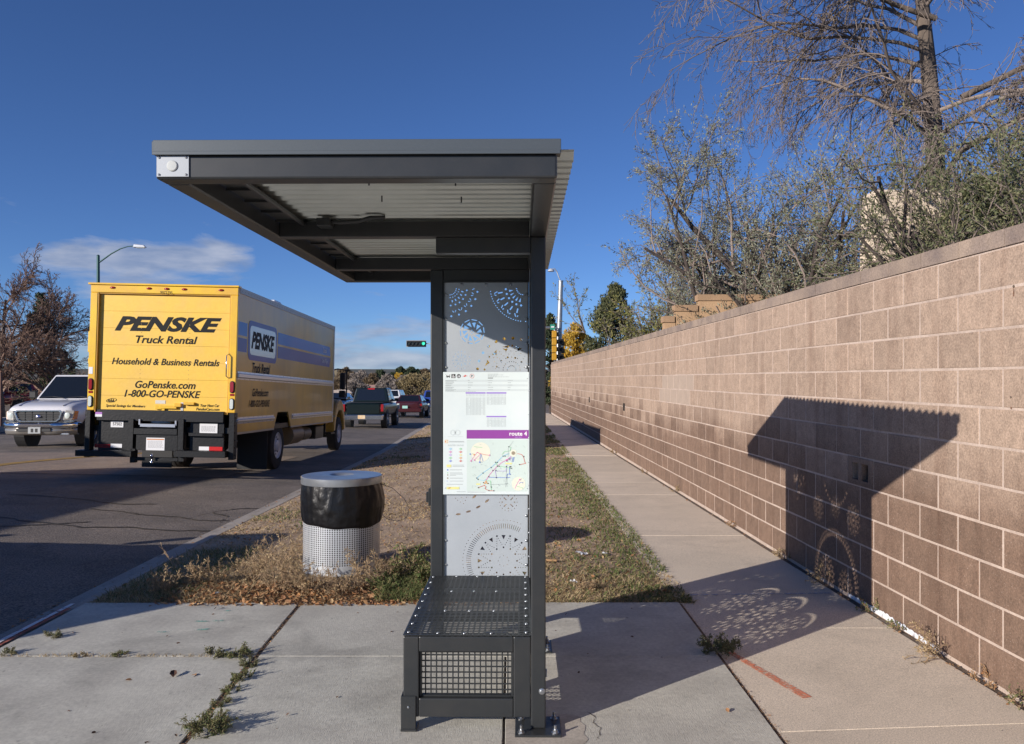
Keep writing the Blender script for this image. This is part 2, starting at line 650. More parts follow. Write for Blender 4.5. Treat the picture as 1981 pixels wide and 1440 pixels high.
# hairline crack and grout patch round the shelter foot
m_grout = M('pale_grout', (.50, .45, .38), .9, col2=(.40, .36, .30), nscale=9, spk=(60, .2), coords='World')
rs = random.Random(12)
P = []
for k in range(28):
    a = 2 * PI * k / 28
    P.append((.125 + (.20 + rs.uniform(-.012, .018)) * max(-1, min(1, 1.25 * math.cos(a))), 3.665 + (.165 + rs.uniform(-.01, .012)) * max(-1, min(1, 1.25 * math.sin(a)))))
P = [(max(x, -.028), y) for x, y in P]
mb = MB(); mb.add([(x, y, .0015) for x, y in P], [tuple(range(28))]); mb.build('grout_patch', m_grout, pad)
m_crk = M('hairline_crack', (.07, .055, .04), .95)
for pts_ in ([(.355, 3.86), (.39, 3.80), (.375, 3.74), (.40, 3.68), (.385, 3.60), (.36, 3.55)],):
    Q = []
    for a, b in zip(pts_[:-1], pts_[1:]):
        for k in range(4): Q.append((a[0] + (b[0] - a[0]) * k / 4 + rs.uniform(-.006, .006), a[1] + (b[1] - a[1]) * k / 4 + rs.uniform(-.006, .006)))
    vs = []
    for i, (x, y) in enumerate(Q):
        w = rs.uniform(.0008, .0022)
        vs += [(x - w, y - w * .6, .0022), (x + w, y + w * .6, .0022)]
    mb = MB(); mb.add(vs, [(2 * i, 2 * i + 1, 2 * i + 3, 2 * i + 2) for i in range(len(Q) - 1)]); mb.build('crack', m_crk, pad)

# ---- walk beside the wall
walk = MB()
yy = [-3, 0, 10, 20, 30, 40]
V, Fc = grid(lambda y: (walk_x(y), wall_x(y) + .1), yy, lambda x, y: WALK(y) - .0075, 1)
walk.add(V, Fc)
walk = struct('sidewalk', walk.build('sidewalk', m_joint))
cuts = [-2.9, .6, 2.15, 3.66, 5.2, 6.86, 8.3, 9.75, 11.25, 12.6, 14.1, 15.6, 17.1, 18.6, 20.1, 21.6, 23.1, 24.6, 26.1, 27.6, 29.1, 30.6, 32.1, 33.6, 35.1, 36.6, 38.1, 39.6]
rs = random.Random(3)
for a, b in zip(cuts[:-1], cuts[1:]):
    mb = MB()
    g = .003
    dz = rs.uniform(-.003, .003) if a > 6.5 else 0
    xa, xb, wa, wb = walk_x(a) + .008, walk_x(b) + .008, wall_x(a) - .055, wall_x(b) - .055
    sk = .0 if a != 3.66 else .10
    sk2 = .10 if b == 3.66 else 0
    mb.hexa([(xa, a + g, -.12), (wa, a + g + sk, -.12), (wb, b - g + sk2, -.12), (xb, b - g, -.12),
             (xa, a + g, WALK(a) + dz), (wa, a + g + sk, WALK(a) + dz), (wb, b - g + sk2, WALK(b) + dz), (xb, b - g, WALK(b) + dz)])
    mb.build('slab', m_walk, walk, bevel=.0015)

# ---- verge of dry soil between kerb and walk
def verge_z(x, y):
    t = min(max((x - kerb_x(y)) / (walk_x(y) - kerb_x(y)), 0), 1)
    base = G(y) * (1 - t) + WALK(y) * t
    e = min(t, 1 - t, .12) / .12
    e2 = min(max((y - 5.72) / .25, 0), 1)
    return base + e * e2 * (.02 + .03 * float(fbm(x * 1.3 + 9, y * 1.3 + 4)) - .02 + .02 * float(fbm(x * 7, y * 7)))
ys = [5.70 + .12 * i for i in range(60)] + [13 + .5 * i for i in range(65)]
V, Fc = grid(lambda y: (kerb_x(y) + .002, walk_x(y) + .006), ys, lambda x, y: verge_z(x, y) - .004, 36)
mb = MB(); mb.add(V, Fc)
struct('verge', mb.build('verge', m_soil, smooth=True))

# ---- far left kerb and footway
mb = MB()
mb.hexa([(-22.6, -10, -.5), (-21.4, -10, -.5), (-21.4, 44, -.9), (-22.6, 44, -.9),
         (-22.6, -10, .08), (-21.4, -10, .08), (-21.4, 44, -.17), (-22.6, 44, -.17)])
struct('far_footway', mb.build('far_footway', m_gutter, bevel=.02))

# ---- yellow median line, drawn as thin painted strip following the road surface
def strip(name, pts, w, mat, dz=.005):
    mb = MB()
    P = [Vector((p[0], p[1])) for p in pts]
    vs = []
    for i, p in enumerate(P):
        d = (P[min(i + 1, len(P) - 1)] - P[max(i - 1, 0)]).normalized()
        n = Vector((-d.y, d.x)) * (w if np.isscalar(w) else w[i]) / 2
        for q in (p - n, p + n):
            vs.append((q.x, q.y, ROAD(q.x, q.y) + dz))
    mb.add(vs, [(2 * i, 2 * i + 1, 2 * i + 3, 2 * i + 2) for i in range(len(P) - 1)])
    return mb.build(name, mat)
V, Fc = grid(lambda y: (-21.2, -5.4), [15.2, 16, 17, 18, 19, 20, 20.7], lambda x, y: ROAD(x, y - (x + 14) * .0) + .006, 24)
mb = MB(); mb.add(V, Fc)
struct('tan_road_strip', mb.build('tan_road_strip', M('tan_asphalt', (.32, .25, .195), .9, col2=(.24, .19, .155), nscale=1.5, spk=(60, .8), bump=.8, bscale=70, coords='World')))  # tan sheet laid over the asphalt, lighter than the road round it
pts = [(-9.0 - .25 * i + .01 * i * i, 21.3 - .42 * i + .004 * i * i) for i in range(22)]
prop(strip('yellow_line', pts, .32, m_yline, .012), kind='structure')
m_tar = M('tar_crack', (.03, .027, .025), .7, coords='World')
tars = [[(-5.6, 10.9), (-5.1, 10.75), (-4.7, 10.5), (-4.3, 10.45), (-3.9, 10.2), (-3.55, 10.25)],
        [(-6.6, 10.2), (-5.6, 9.75), (-5.0, 9.5), (-4.5, 9.6), (-4.0, 9.45), (-3.5, 9.5)],
        [(-6.2, 9.3), (-5.5, 9.6), (-5.1, 9.9)],
        [(-4.1, 10.3), (-4.0, 10.9), (-3.75, 11.3), (-3.5, 11.35)], [(-4.0, 10.9), (-3.7, 10.6), (-3.6, 10.1)],
        [(-7.5, 12.2), (-6.4, 11.9), (-5.5, 11.4), (-5.0, 11.5)]]
rs = random.Random(8)
mb = MB()
for t in tars:
    P = []
    for a, b in zip(t[:-1], t[1:]):
        for k in range(6):
            P.append((a[0] + (b[0] - a[0]) * k / 6 + rs.uniform(-.02, .02), a[1] + (b[1] - a[1]) * k / 6 + rs.uniform(-.03, .03)))
    P.append(t[-1])
    vs = []
    for i, p in enumerate(P):
        w = rs.uniform(.012, .03)
        for s_ in (-1, 1):
            vs.append((p[0], p[1] + s_ * w, ROAD(*p) + .006))
    mb.add(vs, [(2 * i, 2 * i + 1, 2 * i + 3, 2 * i + 2) for i in range(len(P) - 1)])
prop(mb.build('road_cracks', m_tar), kind='structure')

# ---- paint marks: red and white on the kerb, orange dash on the walk, teal and blue chalk
def mark_mat(name, col, scale, thr):
    """worn paint: a noise decides where paint is left, elsewhere the sheet lets the concrete show"""
    m = M(name, col, .8)
    N, L = m.node_tree.nodes, m.node_tree.links
    nz = N.new('ShaderNodeTexNoise')
    nz.inputs['Scale'].default_value = scale
    nz.inputs['Detail'].default_value = 6
    nz.inputs['Roughness'].default_value = .7
    g = N.new('ShaderNodeNewGeometry')
    L.new(g.outputs['Position'], nz.inputs['Vector'])
    mr = N.new('ShaderNodeMapRange')
    mr.inputs[1].default_value, mr.inputs[2].default_value = thr, thr + .16
    L.new(nz.outputs['Fac'], mr.inputs[0])
    L.new(mr.outputs[0], N['Principled BSDF'].inputs['Alpha'])
    return m
m_red = mark_mat('faded_red_kerb_paint', (.42, .13, .09), 9, .36)
m_wht = mark_mat('white_paint_line', (.75, .75, .74), 14, .33)
mb = MB()
kx = kerb_x(4)
mb.hexa([(kx - .119, 1.2, -.13), (kx + .0, 1.2, .0035), (kx + .0, 5.5, .0035), (kx - .119, 5.5, -.13),
         (kx - .0995, 1.2, -.018), (kx + .0, 1.2, .0045), (kx + .0, 5.5, .0045), (kx - .0995, 5.5, -.018)])
kp = MB()
for (u0, w0), (u1, w1) in (((-.121, -.13), (-.1005, -.018)), ((-.1005, -.018), (-.076, .003)), ((-.076, .003), (.0, .004))):
    kp.quad((kx + u0, 1.2, w0), (kx + u0, 5.6, w0), (kx + u1, 5.6, w1), (kx + u1, 1.2, w1))
prop(kp.build('kerb_paint', m_red), kind='structure')
kp = MB()
kp.quad((kx - .070, 2.5, .007), (kx - .062, 5.7, .007), (kx - .030, 5.7, .008), (kx - .020, 2.5, .008))
prop(kp.build('kerb_line', m_wht), kind='structure')
mb = MB()
mb.quad((1.275, 4.74, -.0055), (1.235, 4.73, -.0055), (1.435, 4.04, -.0045), (1.487, 4.06, -.0045))
prop(mb.build('paint_mark', mark_mat('orange_spray_mark', (.72, .24, .13), 45, .40)), kind='structure')
mb = MB()
mb.quad((1.22, 5.99, -.006), (1.22, 5.965, -.006), (2.35, 6.02, -.006), (2.35, 6.045, -.006))
prop(mb.build('chalk_line', mark_mat('pale_blue_chalk', (.35, .38, .5), 18, .42)), kind='structure')
mb = MB()
for (x0, x1, y) in ((-2.05, -1.87, 5.28), (-1.98, -1.9, 5.1), (-2.2, -2.12, 5.05), (-1.95, -1.86, 5.52)):
    mb.quad((x0, y, .004), (x1, y + .02, .004), (x1, y + .05, .004), (x0, y + .03, .004))
prop(mb.build('chalk_dashes', mark_mat('teal_chalk', (.2, .5, .42), 30, .45)), kind='structure')

# ================================================================== block wall
BH, BL = .2032, .4064
WY0 = 8.0
WROT = math.atan(.0189)


def block_mat(name, src, top, low, paint=None):
    m = M(name, top, .93, bump=.55, bscale=110, coords='World', bdist=.004)
    N, L = m.node_tree.nodes, m.node_tree.links
    b = N['Principled BSDF']
    geo = N.new('ShaderNodeNewGeometry')
    pos = geo.outputs['Position']
    sp = N.new('ShaderNodeSeparateXYZ')
    L.new(pos, sp.inputs[0])

    def noise(scale, det=4, stretch=None, rough=.6):
        nz = N.new('ShaderNodeTexNoise')
        nz.inputs['Scale'].default_value, nz.inputs['Detail'].default_value = scale, det
        nz.inputs['Roughness'].default_value = rough
        if stretch:
            mp = N.new('ShaderNodeMapping')
            mp.inputs['Scale'].default_value = stretch
            L.new(pos, mp.inputs[0])
            L.new(mp.outputs[0], nz.inputs[0])
        else:
            L.new(pos, nz.inputs[0])
        return nz.outputs['Fac']

    def mth(op, a, b_=None, clamp=False):
        n_ = N.new('ShaderNodeMath')
        n_.operation, n_.use_clamp = op, clamp
        for i, q in enumerate((a, b_)):
            if q is None: continue
            if isinstance(q, (int, float)): n_.inputs[i].default_value = q
            else: L.new(q, n_.inputs[i])
        return n_.outputs[0]
    if src == 'obj': rnd = N.new('ShaderNodeObjectInfo').outputs['Random']
    else: rnd = geo.outputs['Random Per Island']
    # lower courses keep their raw brown, upper ones are washed with old masonry paint
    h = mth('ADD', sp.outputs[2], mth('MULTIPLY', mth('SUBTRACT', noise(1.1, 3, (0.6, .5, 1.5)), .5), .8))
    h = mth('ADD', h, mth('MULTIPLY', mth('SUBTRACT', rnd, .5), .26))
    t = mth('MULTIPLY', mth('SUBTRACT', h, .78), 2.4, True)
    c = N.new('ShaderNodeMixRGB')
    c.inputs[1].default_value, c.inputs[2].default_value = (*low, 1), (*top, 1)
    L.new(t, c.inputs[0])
    # rain streaks and blotches
    st = mth('MULTIPLY', mth('SUBTRACT', noise(3.0, 5, (1, 2.2, .28)), .5), 2.6, True)
    c2 = N.new('ShaderNodeMixRGB')
    c2.blend_type = 'MULTIPLY'
    c2.inputs[2].default_value = (.60, .53, .50, 1)
    L.new(mth('MULTIPLY', st, 1.0), c2.inputs[0])
    L.new(c.outputs[0], c2.inputs[1])
    # aggregate speckle
    s1 = mth('MULTIPLY', mth('SUBTRACT', noise(85, 2, None, .8), .5), 1.5)
    s2 = mth('MULTIPLY', mth('SUBTRACT', noise(14, 4), .5), .7)
    k = mth('ADD', mth('ADD', 1.0, s1), s2)
    k = mth('MULTIPLY', k, mth('ADD', .90, mth('MULTIPLY', rnd, .20)))
    vm = N.new('ShaderNodeVectorMath')
    vm.operation = 'SCALE'
    L.new(c2.outputs[0], vm.inputs[0])
    L.new(k, vm.inputs['Scale'])
    # pale grit in the face
    g2 = mth('MULTIPLY', mth('SUBTRACT', noise(150, 1, None, .5), .70), 9, True)
    c3 = N.new('ShaderNodeMixRGB')
    c3.inputs[2].default_value = (.55, .45, .38, 1)
    L.new(g2, c3.inputs[0])
    L.new(vm.outputs[0], c3.inputs[1])
    L.new(c3.outputs[0], b.inputs['Base Color'])
    return m


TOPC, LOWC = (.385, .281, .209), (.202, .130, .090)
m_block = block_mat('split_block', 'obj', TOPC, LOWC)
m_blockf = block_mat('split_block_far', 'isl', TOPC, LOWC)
m_cap = M('cap_block', (.36, .275, .21), .93, col2=(.22, .17, .145), nscale=3, spk=(90, .3), bump=.5, bscale=100, coords='World', rnd=.08, bdist=.004)
m_mortar = M('pale_mortar', (.575, .46, .38), .95, col2=(.46, .36, .295), nscale=5, spk=(60, .15), bump=.3, bscale=80, coords='World')
m_patch = M('cover_up_paint', (.44, .345, .27), .85, col2=(.40, .31, .245), nscale=6, spk=(50, .08), bump=.25, bscale=110, coords='World')

wall = thing('block_wall', 'long tan concrete block wall running beside the sidewalk', 'wall', (wall_x(WY0), WY0, 0), (0, 0, WROT))


def block_mesh(L_, H_, depth=.03, ch=.0035, j=.0055):
    """one face shell with a chamfered arris, front face toward -x"""
    m = MB()
    y0, y1, z0, z1 = j, L_ - j, j, H_ - j
    o = [(0, y0, z0), (0, y1, z0), (0, y1, z1), (0, y0, z1)]
    f = [(-ch, y0 + ch, z0 + ch), (-ch, y1 - ch, z0 + ch), (-ch, y1 - ch, z1 - ch), (-ch, y0 + ch, z1 - ch)]
    k = [(depth, y, z) for _, y, z in o]
    m.add(f + o + k, [(0, 1, 2, 3)] + [(i, (i + 1) % 4, 4 + (i + 1) % 4, 4 + i) for i in range(4)] +
          [(4 + i, 4 + (i + 1) % 4, 8 + (i + 1) % 4, 8 + i) for i in range(4)])
    return m


def shared(m, mat, name):
    o = m.build(name, mat)
    me = o.data
    bpy.data.objects.remove(o)
    return me


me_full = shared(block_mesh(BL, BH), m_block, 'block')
me_cap = None
JOINT = 13.30
rs = random.Random(11)
phase = 4.142          # a head joint of course 7
vent_done = False
far = MB()
PATCH = {(6, 0), (7, 0)}
for c in range(11):
    off = phase + (0 if c % 2 == 1 else BL / 2)
    start = off - BL * math.ceil((off - 3.1) / BL)
    y = start
    while y < JOINT - .01:
        e = min(y + BL, JOINT)
        L_ = e - y
        if L_ > .05:
            isvent = (c == 4 and y <= 5.72 < e)
            if isvent:
                # block laid on its side: two open cells
                vb = MB()
                j = .005
                ys_ = [j, .075, .178, .228, .331, L_ - j]
                vb.box(-.005, .03, ys_[0], ys_[1], j, BH - j)
                vb.box(-.005, .03, ys_[2], ys_[3], j, BH - j)
                vb.box(-.005, .03, ys_[4], ys_[5], j, BH - j)
                for a_, b_ in ((ys_[1], ys_[2]), (ys_[3], ys_[4])):
                    vb.box(-.005, .03, a_, b_, j, .042)
                    vb.box(-.005, .03, a_, b_, BH - .042, BH - j)
                o = vb.build('vent_block', m_block, wall)
                vyy = (y + .075, y + .331)
            elif abs(L_ - BL) < .01:
                o = link('block', me_full, wall)
            else:
                o = link('block', shared(block_mesh(L_, BH), m_block, 'block'), wall)
            o.location = (rs.uniform(-.0015, .0015), y - WY0, c * BH)
            if not isvent and 10.72 < y + .2 < 12.75 and c in (6, 7):
                if o.data is me_full:
                    o.data = me_full.copy()
                o.data.materials[0] = m_patch
        y = e
    # the far run, one joined mesh
    y = JOINT
    first = True
    while y < 38.3:
        e = y + (BL if not (first and c % 2) else BL / 2)
        first = False
        if y < 32.5 < e - .04: e = 32.5
        bm_ = block_mesh(e - y, BH)
        far.add([(p[0], p[1] + y - WY0, p[2] + c * BH) for p in bm_.v], bm_.f)
        y = e
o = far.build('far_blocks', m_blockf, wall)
o['kind'] = 'stuff'
o.name = 'block_courses'
# mortar core with the opening of the vent block left out
core = MB()
a0, a1 = 3.0 - WY0, 38.35 - WY0
HW = 11 * BH
core.box(-.0012, .19, a0, JOINT - .012 - WY0, 4 * BH + .2, HW)
core.box(-.0012, .19, a0, JOINT - .012 - WY0, -.3, 4 * BH + .03)
core.box(-.0012, .19, a0, vyy[0] - WY0, 4 * BH + .03, 4 * BH + .2)
core.box(-.0012, .19, vyy[1] - WY0, JOINT - .012 - WY0, 4 * BH + .03, 4 * BH + .2)
core.box(.16, .19, vyy[0] - WY0, vyy[1] - WY0, 4 * BH + .03, 4 * BH + .2)
core.box(-.0012, .19, JOINT + .012 - WY0, 32.49 - WY0, -.3, HW)
core.box(-.0012, .19, 32.51 - WY0, a1, -.4, HW)
core.box(.1, .19, JOINT - .012 - WY0, JOINT + .012 - WY0, -.3, HW)
core.build('mortar', m_mortar, wall)
# foot of the wall and its part behind the camera (never in frame but the sun passes it)
mb = MB(); mb.box(.0, .19, -3 - WY0, 3.0 - WY0, -.3, HW + .09)
mb.build('wall_stretch', m_mortar, wall)
y = 3.0 + .3
y = 4.115 - BL * 3
capb = MB()
k = 0
CH = .092
while y < 38.2:
    e = y + BL
    if y < 16:
        mb = MB(); mb.box(-.012, .205, .0035, BL - .0035, 0.004, CH)
        if me_cap is None:
            tmp = mb.build('cap_block', m_cap, None, bevel=0)
            me_cap = tmp.data
            bpy.data.objects.remove(tmp)
        o = link('cap_block', me_cap, wall)
        o.location = (rs.uniform(-.002, .002), y - WY0, HW)
    else:
        capb.box(-.012, .205, y + .0035 - WY0, e - .0035 - WY0, HW + .004, HW + CH)
    y = e
o = capb.build('cap_course', m_cap, wall)
o['kind'] = 'stuff'
mb = MB(); mb.box(0, .19, 2.9 - WY0, 38.3 - WY0, HW + .0005, HW + CH - .006)
mb.build('cap_mortar', m_mortar, wall)
m_rust = mark_mat('rust_run', (.20, .09, .05), 40, .40)
for k, (vy, vz, hh_) in enumerate(((4.05, 1.98, .05), (4.07, 1.42, .06), (6.9, .55, .03))):
    mb = MB(); mb.quad((-.0045, vy - WY0, vz), (-.0045, vy + .008 - WY0, vz), (-.0045, vy + .010 - WY0, vz + hh_), (-.0045, vy - .003 - WY0, vz + hh_)); mb.build('rust_stain', m_rust, wall)
    mb = MB(); mb.lathe((-.0035, vy + .004 - WY0, vz + hh_), (-1, 0, 0), [(.007, 0), (.006, .003), (.0001, .004)], 8); mb.build('pin', m_joint, wall)
# short vent bricks further along the wall: two narrow open slots each
m_black = M('opening_black', (.012, .011, .01), .9)
for vy, vz in ((16.35, .93), (22.5, .92)):
    mb = MB()
    mb.box(-.012, .0, vy - WY0, vy + .06 - WY0, vz, vz + .15)
    mb.box(-.012, .0, vy + .12 - WY0, vy + .18 - WY0, vz, vz + .15)
    mb.build('weep_slot', m_black, wall)
# white efflorescence / spilled paint along the foot
mb = MB()
rs = random.Random(5)
vs = []
n = 60
for i in range(n + 1):
    yy_ = 4.75 + (5.95 - 4.75) * i / n
    hh = .03 + .035 * math.sin(PI * i / n) + rs.uniform(-.012, .016)
    vs += [(-.0075, yy_ - WY0, -.01), (-.0075, yy_ - WY0, max(hh * .42, .003))]
mb.add(vs, [(2 * i, 2 * i + 1, 2 * i + 3, 2 * i + 2) for i in range(n)])
mb.build('white_paint_splash', mark_mat('spilled_white_paint', (.82, .84, .88), 16, .30), wall)

# ================================================================== things behind the wall
m_tan = M('tan_stucco_block', (.50, .33, .19), .95, col2=(.42, .27, .155), nscale=3, spk=(50, .2), coords='World')
m_tan2 = M('tan_stucco_cap', (.42, .27, .16), .95, col2=(.34, .22, .13), nscale=3, spk=(50, .2), coords='World')
sw = thing('stepped_wall', 'tan stucco wall stepping up behind the block wall', 'wall', (px(1288, 700, 13.2)[0], 13.2, 0))
for x0, x1, zt in ((-.03, .155, 2.58), (.155, .53, 2.76), (.53, 2.0, 2.93)):
    mb = MB(); mb.box(x0 + .01, x1, .0, .2, -.3, zt - .1); mb.build('wall_panel', m_tan, sw)
    mb = MB(); mb.box(x0 - .012, x1 + (.0 if x1 > 1 else -.014), -.02, .22, zt - .098, zt); mb.build('coping', m_tan2, sw)
m_cream = M('cream_stucco', (.72, .60, .46), .9, col2=(.66, .54, .42), nscale=2, spk=(60, .08), bump=.3, bscale=60, coords='World')
hs = thing('stucco_house', 'cream stucco house corner behind the trees at right', 'house', (5.32, 12, 0))
mb = MB(); mb.box(0, 1.3, 0, .55, -.3, 4.35); mb.build('chimney_wall', m_cream, hs, bevel=.03)
mb = MB(); mb.box(1.31, 9, .3, 8, -.3, 2.55); mb.build('wall', m_cream, hs, bevel=.03)
mb = MB(); mb.box(1.32, 9.3, .1, 8.3, 2.555, 2.7); mb.build('roof', m_tan2, hs)
m_shingle = M('dark_roof', (.05, .045, .045), .9)
sh = thing('garden_shed', 'dark shed roof just showing over the wall top', 'shed', (4.4, 12.6, 0))
mb = MB(); mb.box(-.5, .85, 0, 1.5, -.3, 2.66); mb.build('wall', m_tan, sh)
mb = MB(); mb.prism([(-.6, 2.66), (.95, 2.665), (.9, 3.18)], 'y', -.1, 1.6); mb.build('roof', m_shingle, sh)

# ================================================================== left side across the road
m_lw = M('pale_brick_wall', (.40, .28, .20), .95, col2=(.33, .23, .165), nscale=3, spk=(20, .2), coords='World')
lw = thing('boundary_wall', 'low pale block wall across the road behind the white pickup', 'wall', (-36.5, 60, -.5))
mb = MB(); mb.box(-14, 22, 0, .25, -1, 1.95); mb.build('wall_panel', m_lw, lw)
for i in range(13):
    mb = MB(); mb.box(-14 + i * 3.0 - .2, -14 + i * 3.0 + .2, -.06, .3, -1, 2.1); mb.build('pier', m_lw, lw)
m_fence = M('weathered_fence', (.055, .04, .03), .9, rnd=.3, coords='World')
fn_ = thing('board_fence', 'dark weathered board fence at the left edge', 'fence', (-21.9, 33, -.2))
for i in range(20):
    mb = MB(); mb.box(-i * .16 - .148, -i * .16, 0, .03, -.1, 2.02 + random.Random(i).uniform(-.03, .02)); mb.build('board', m_fence, fn_)
mb = MB(); mb.box(-3.2, 0, .035, .09, .4, .5); mb.box(-3.2, 0, .035, .09, 1.5, 1.6); mb.build('rail', m_fence, fn_)
m_post = M('rusty_post', (.26, .12, .07), .8, col2=(.12, .07, .05), nscale=3)
for i, (x, h, lab) in enumerate(((-21.15, 2.35, 'brown square post at the end of the dark board fence'), (-20.75, 2.1, 'thinner brown post nearer the road than its neighbour'))):
    p = thing('gate_post', lab, 'post', (x, 33.2, -.25), (0, 0, 0), 'posts by the board fence')
    mb = MB(); mb.box(-.07 + .02 * i, .07 - .02 * i, -.06, .06, -.1, h); mb.build('shaft', m_post, p)
    mb = MB(); mb.box(-.09, .09, -.08, .08, h + .001, h + .03); mb.build('post_cap', m_post, p)
m_rock = M('landscape_rock', (.19, .12, .085), .95, col2=(.10, .065, .05), nscale=3, rnd=.2)
import bmesh
for i, (x, y, s_) in enumerate(((-20.9, 31.0, .34), (-20.1, 31.6, .26), (-21.9, 31.2, .42), (-19.4, 32.4, .3))):
    bm = bmesh.new()
    bmesh.ops.create_icosphere(bm, subdivisions=2, radius=s_)
    rr = random.Random(i)
    for v in bm.verts:
        v.co *= 1 + rr.uniform(-.14, .14)
        v.co.z *= .6
    me = bpy.data.meshes.new('boulder'); bm.to_mesh(me); bm.free(); me.materials.append(m_rock)
    o = link('boulder', me)
    o.location = (x, y, -.1 + .1)
    prop(o, ['middle brown boulder below the board fence', 'small brown boulder right of the others by the fence',
             'largest brown boulder left of the fence posts', 'brown boulder furthest from the road edge near the pickup'][i], 'boulder', 'boulders by the fence')

# ================================================================== poles and signals
m_pole = M('green_painted_pole', (.035, .10, .095), .5, metal=.3)
m_galv = M('galvanised_steel', (.42, .44, .46), .45, metal=.6, col2=(.33, .35, .37), nscale=3)
m_lamp = M('lamp_housing', (.62, .64, .66), .4, metal=.3)
m_lens = M('lamp_lens', (.5, .52, .5), .2)
x, y, z = px(190, 495, 50)
sl = thing('street_lamp', 'tall green street lamp with curved arm rising behind the yellow truck', 'street lamp', (x, y, -.7))
H = z + .7
mb = MB(); mb.cyl((0, 0, 0), (0, 0, H), .13, .09, 12); mb.cyl((0, 0, H), (0, 0, H + .06), .10, .03, 12); mb.build('pole', m_pole, sl, smooth=True, angle=40)
mb = MB(); mb.cyl((0, 0, -.02), (0, 0, .25), .22, .2, 12); mb.build('base_collar', m_pole, sl)
mb = MB(); mb.tube([(0, 0, H - .45), (.35, 0, H - .2), (.8, 0, H + .12), (1.35, 0, H + .42), (1.8, 0, H + .56), (2.25, 0, H + .6)], [.05, .045, .04, .035, .03, .03], 8); mb.build('arm', m_pole, sl, smooth=True)
mb = MB(); mb.hexa([(2.15, -.12, H + .5), (2.95, -.1, H + .49), (2.95, .1, H + .49), (2.15, .12, H + .5), (2.2, -.1, H + .7), (2.8, -.07, H + .64), (2.8, .07, H + .64), (2.2, .1, H + .7)])
mb.build('lamp_head', m_lamp, sl, bevel=.03)
mb = MB(); mb.box(2.35, 2.85, -.08, .08, H + .46, H + .487); mb.build('lens', m_lens, sl)

m_ysig = M('signal_yellow', (.52, .27, .02), .5)
m_bsig = M('signal_black', (.012, .012, .012), .5)
m_goff = M('dark_lens', (.03, .035, .03), .25)
m_sign = M('street_sign_green', (.03, .26, .18), .5)
m_signw = M('sign_white', (.7, .72, .7), .5)
x, y, z = px(1085, 545, 46)
zb = G(46) - .15
sg = thing('traffic_signal_pole', 'grey signal pole with yellow signal heads beyond the far end of the wall', 'traffic signal', (x, y, zb))
H = z - zb
mb = MB(); mb.cyl((-.25, 0, 0), (0, 0, H), .19, .13, 14); mb.cyl((0, 0, H), (0, 0, H + .05), .15, .15, 14); mb.build('pole', m_galv, sg, smooth=True, angle=40)
mb = MB(); mb.tube([(0, 0, H), (-.12, 0, H + .25), (-.22, 0, H + .55), (-.36, 0, H + .72), (-.5, 0, H + .70)], .03, 6); mb.build('arm', m_galv, sg)
mb = MB(); mb.lathe((-.55, 0, H + .62), (0, 0, 1), [(.2, -.05), (.17, .03), (.09, .09), (.02, .12)], 12); mb.build('lamp_head', m_lamp, sg, smooth=True)
za = px(0, 636, 46)[2] - zb
mb = MB(); mb.cyl((-.1, 0, za), (-2.3, -.9, za + .08), .09, .07, 10); mb.build('signal_arm', m_galv, sg, smooth=True, angle=40)
mb = MB(); mb.box(-.62, -.36, -.55, -.5, za - .1, za + .2); sgn = mb.build('street_name_sign', m_sign, sg)
mb = MB(); mb.box(-.57, -.41, -.556, -.552, za + .02, za + .1); mb.build('lettering', m_signw, sgn)
zt, zb2 = px(0, 641, 46)[2] - zb, px(0, 698, 46)[2] - zb
n = 4
for (cx, w, mt, face) in ((-.40, .26, m_ysig, 'side'), (.0, .22, m_bsig, 'front')):
    hh = (zt - zb2) / n
    if face == 'side':
        for i in range(n):
            mb = MB(); mb.box(cx - .13, cx + .13, -.75, -.42, zt - (i + 1) * hh + .015, zt - i * hh - .015)
            sec = mb.build('signal_section', m_ysig, sg, bevel=.02)
            mb = MB(); mb.lathe((cx + .131, -.58, zt - (i + .5) * hh), (1, 0, 0), [(.12, 0), (.12, .12), (.11, .12), (.11, 0)], 10); mb.build('visor', m_bsig, sec)
    else:
        for i in range(3):
            mb = MB(); mb.box(-.17, .13, -.62, -.34, zt - .45 - (i + 1) * hh + .015, zt - .45 - i * hh - .015)
            sec = mb.build('signal_section', m_bsig, sg, bevel=.02)
            mb = MB(); mb.lathe((-.02, -.62, zt - .45 - (i + .5) * hh), (0, -1, 0), [(.12, 0), (.12, .15), (.11, .15), (.11, 0)], 10); mb.build('visor', m_bsig, sec)
        mb = MB(); mb.box(.135, .2, -.6, -.3, zt - .45 - 3 * hh, zt - .44); mb.build('backplate', m_ysig, sg)
mb = MB(); mb.cyl((-.4, -.6, zt + .02), (0, 0, zt + .02), .03, .03, 6); mb.build('bracket', m_galv, sg)
mb = MB(); mb.cyl((-.4, -.6, zb2 - .02), (-.05, 0, zb2 - .02), .03, .03, 6); mb.build('bracket', m_galv, sg)

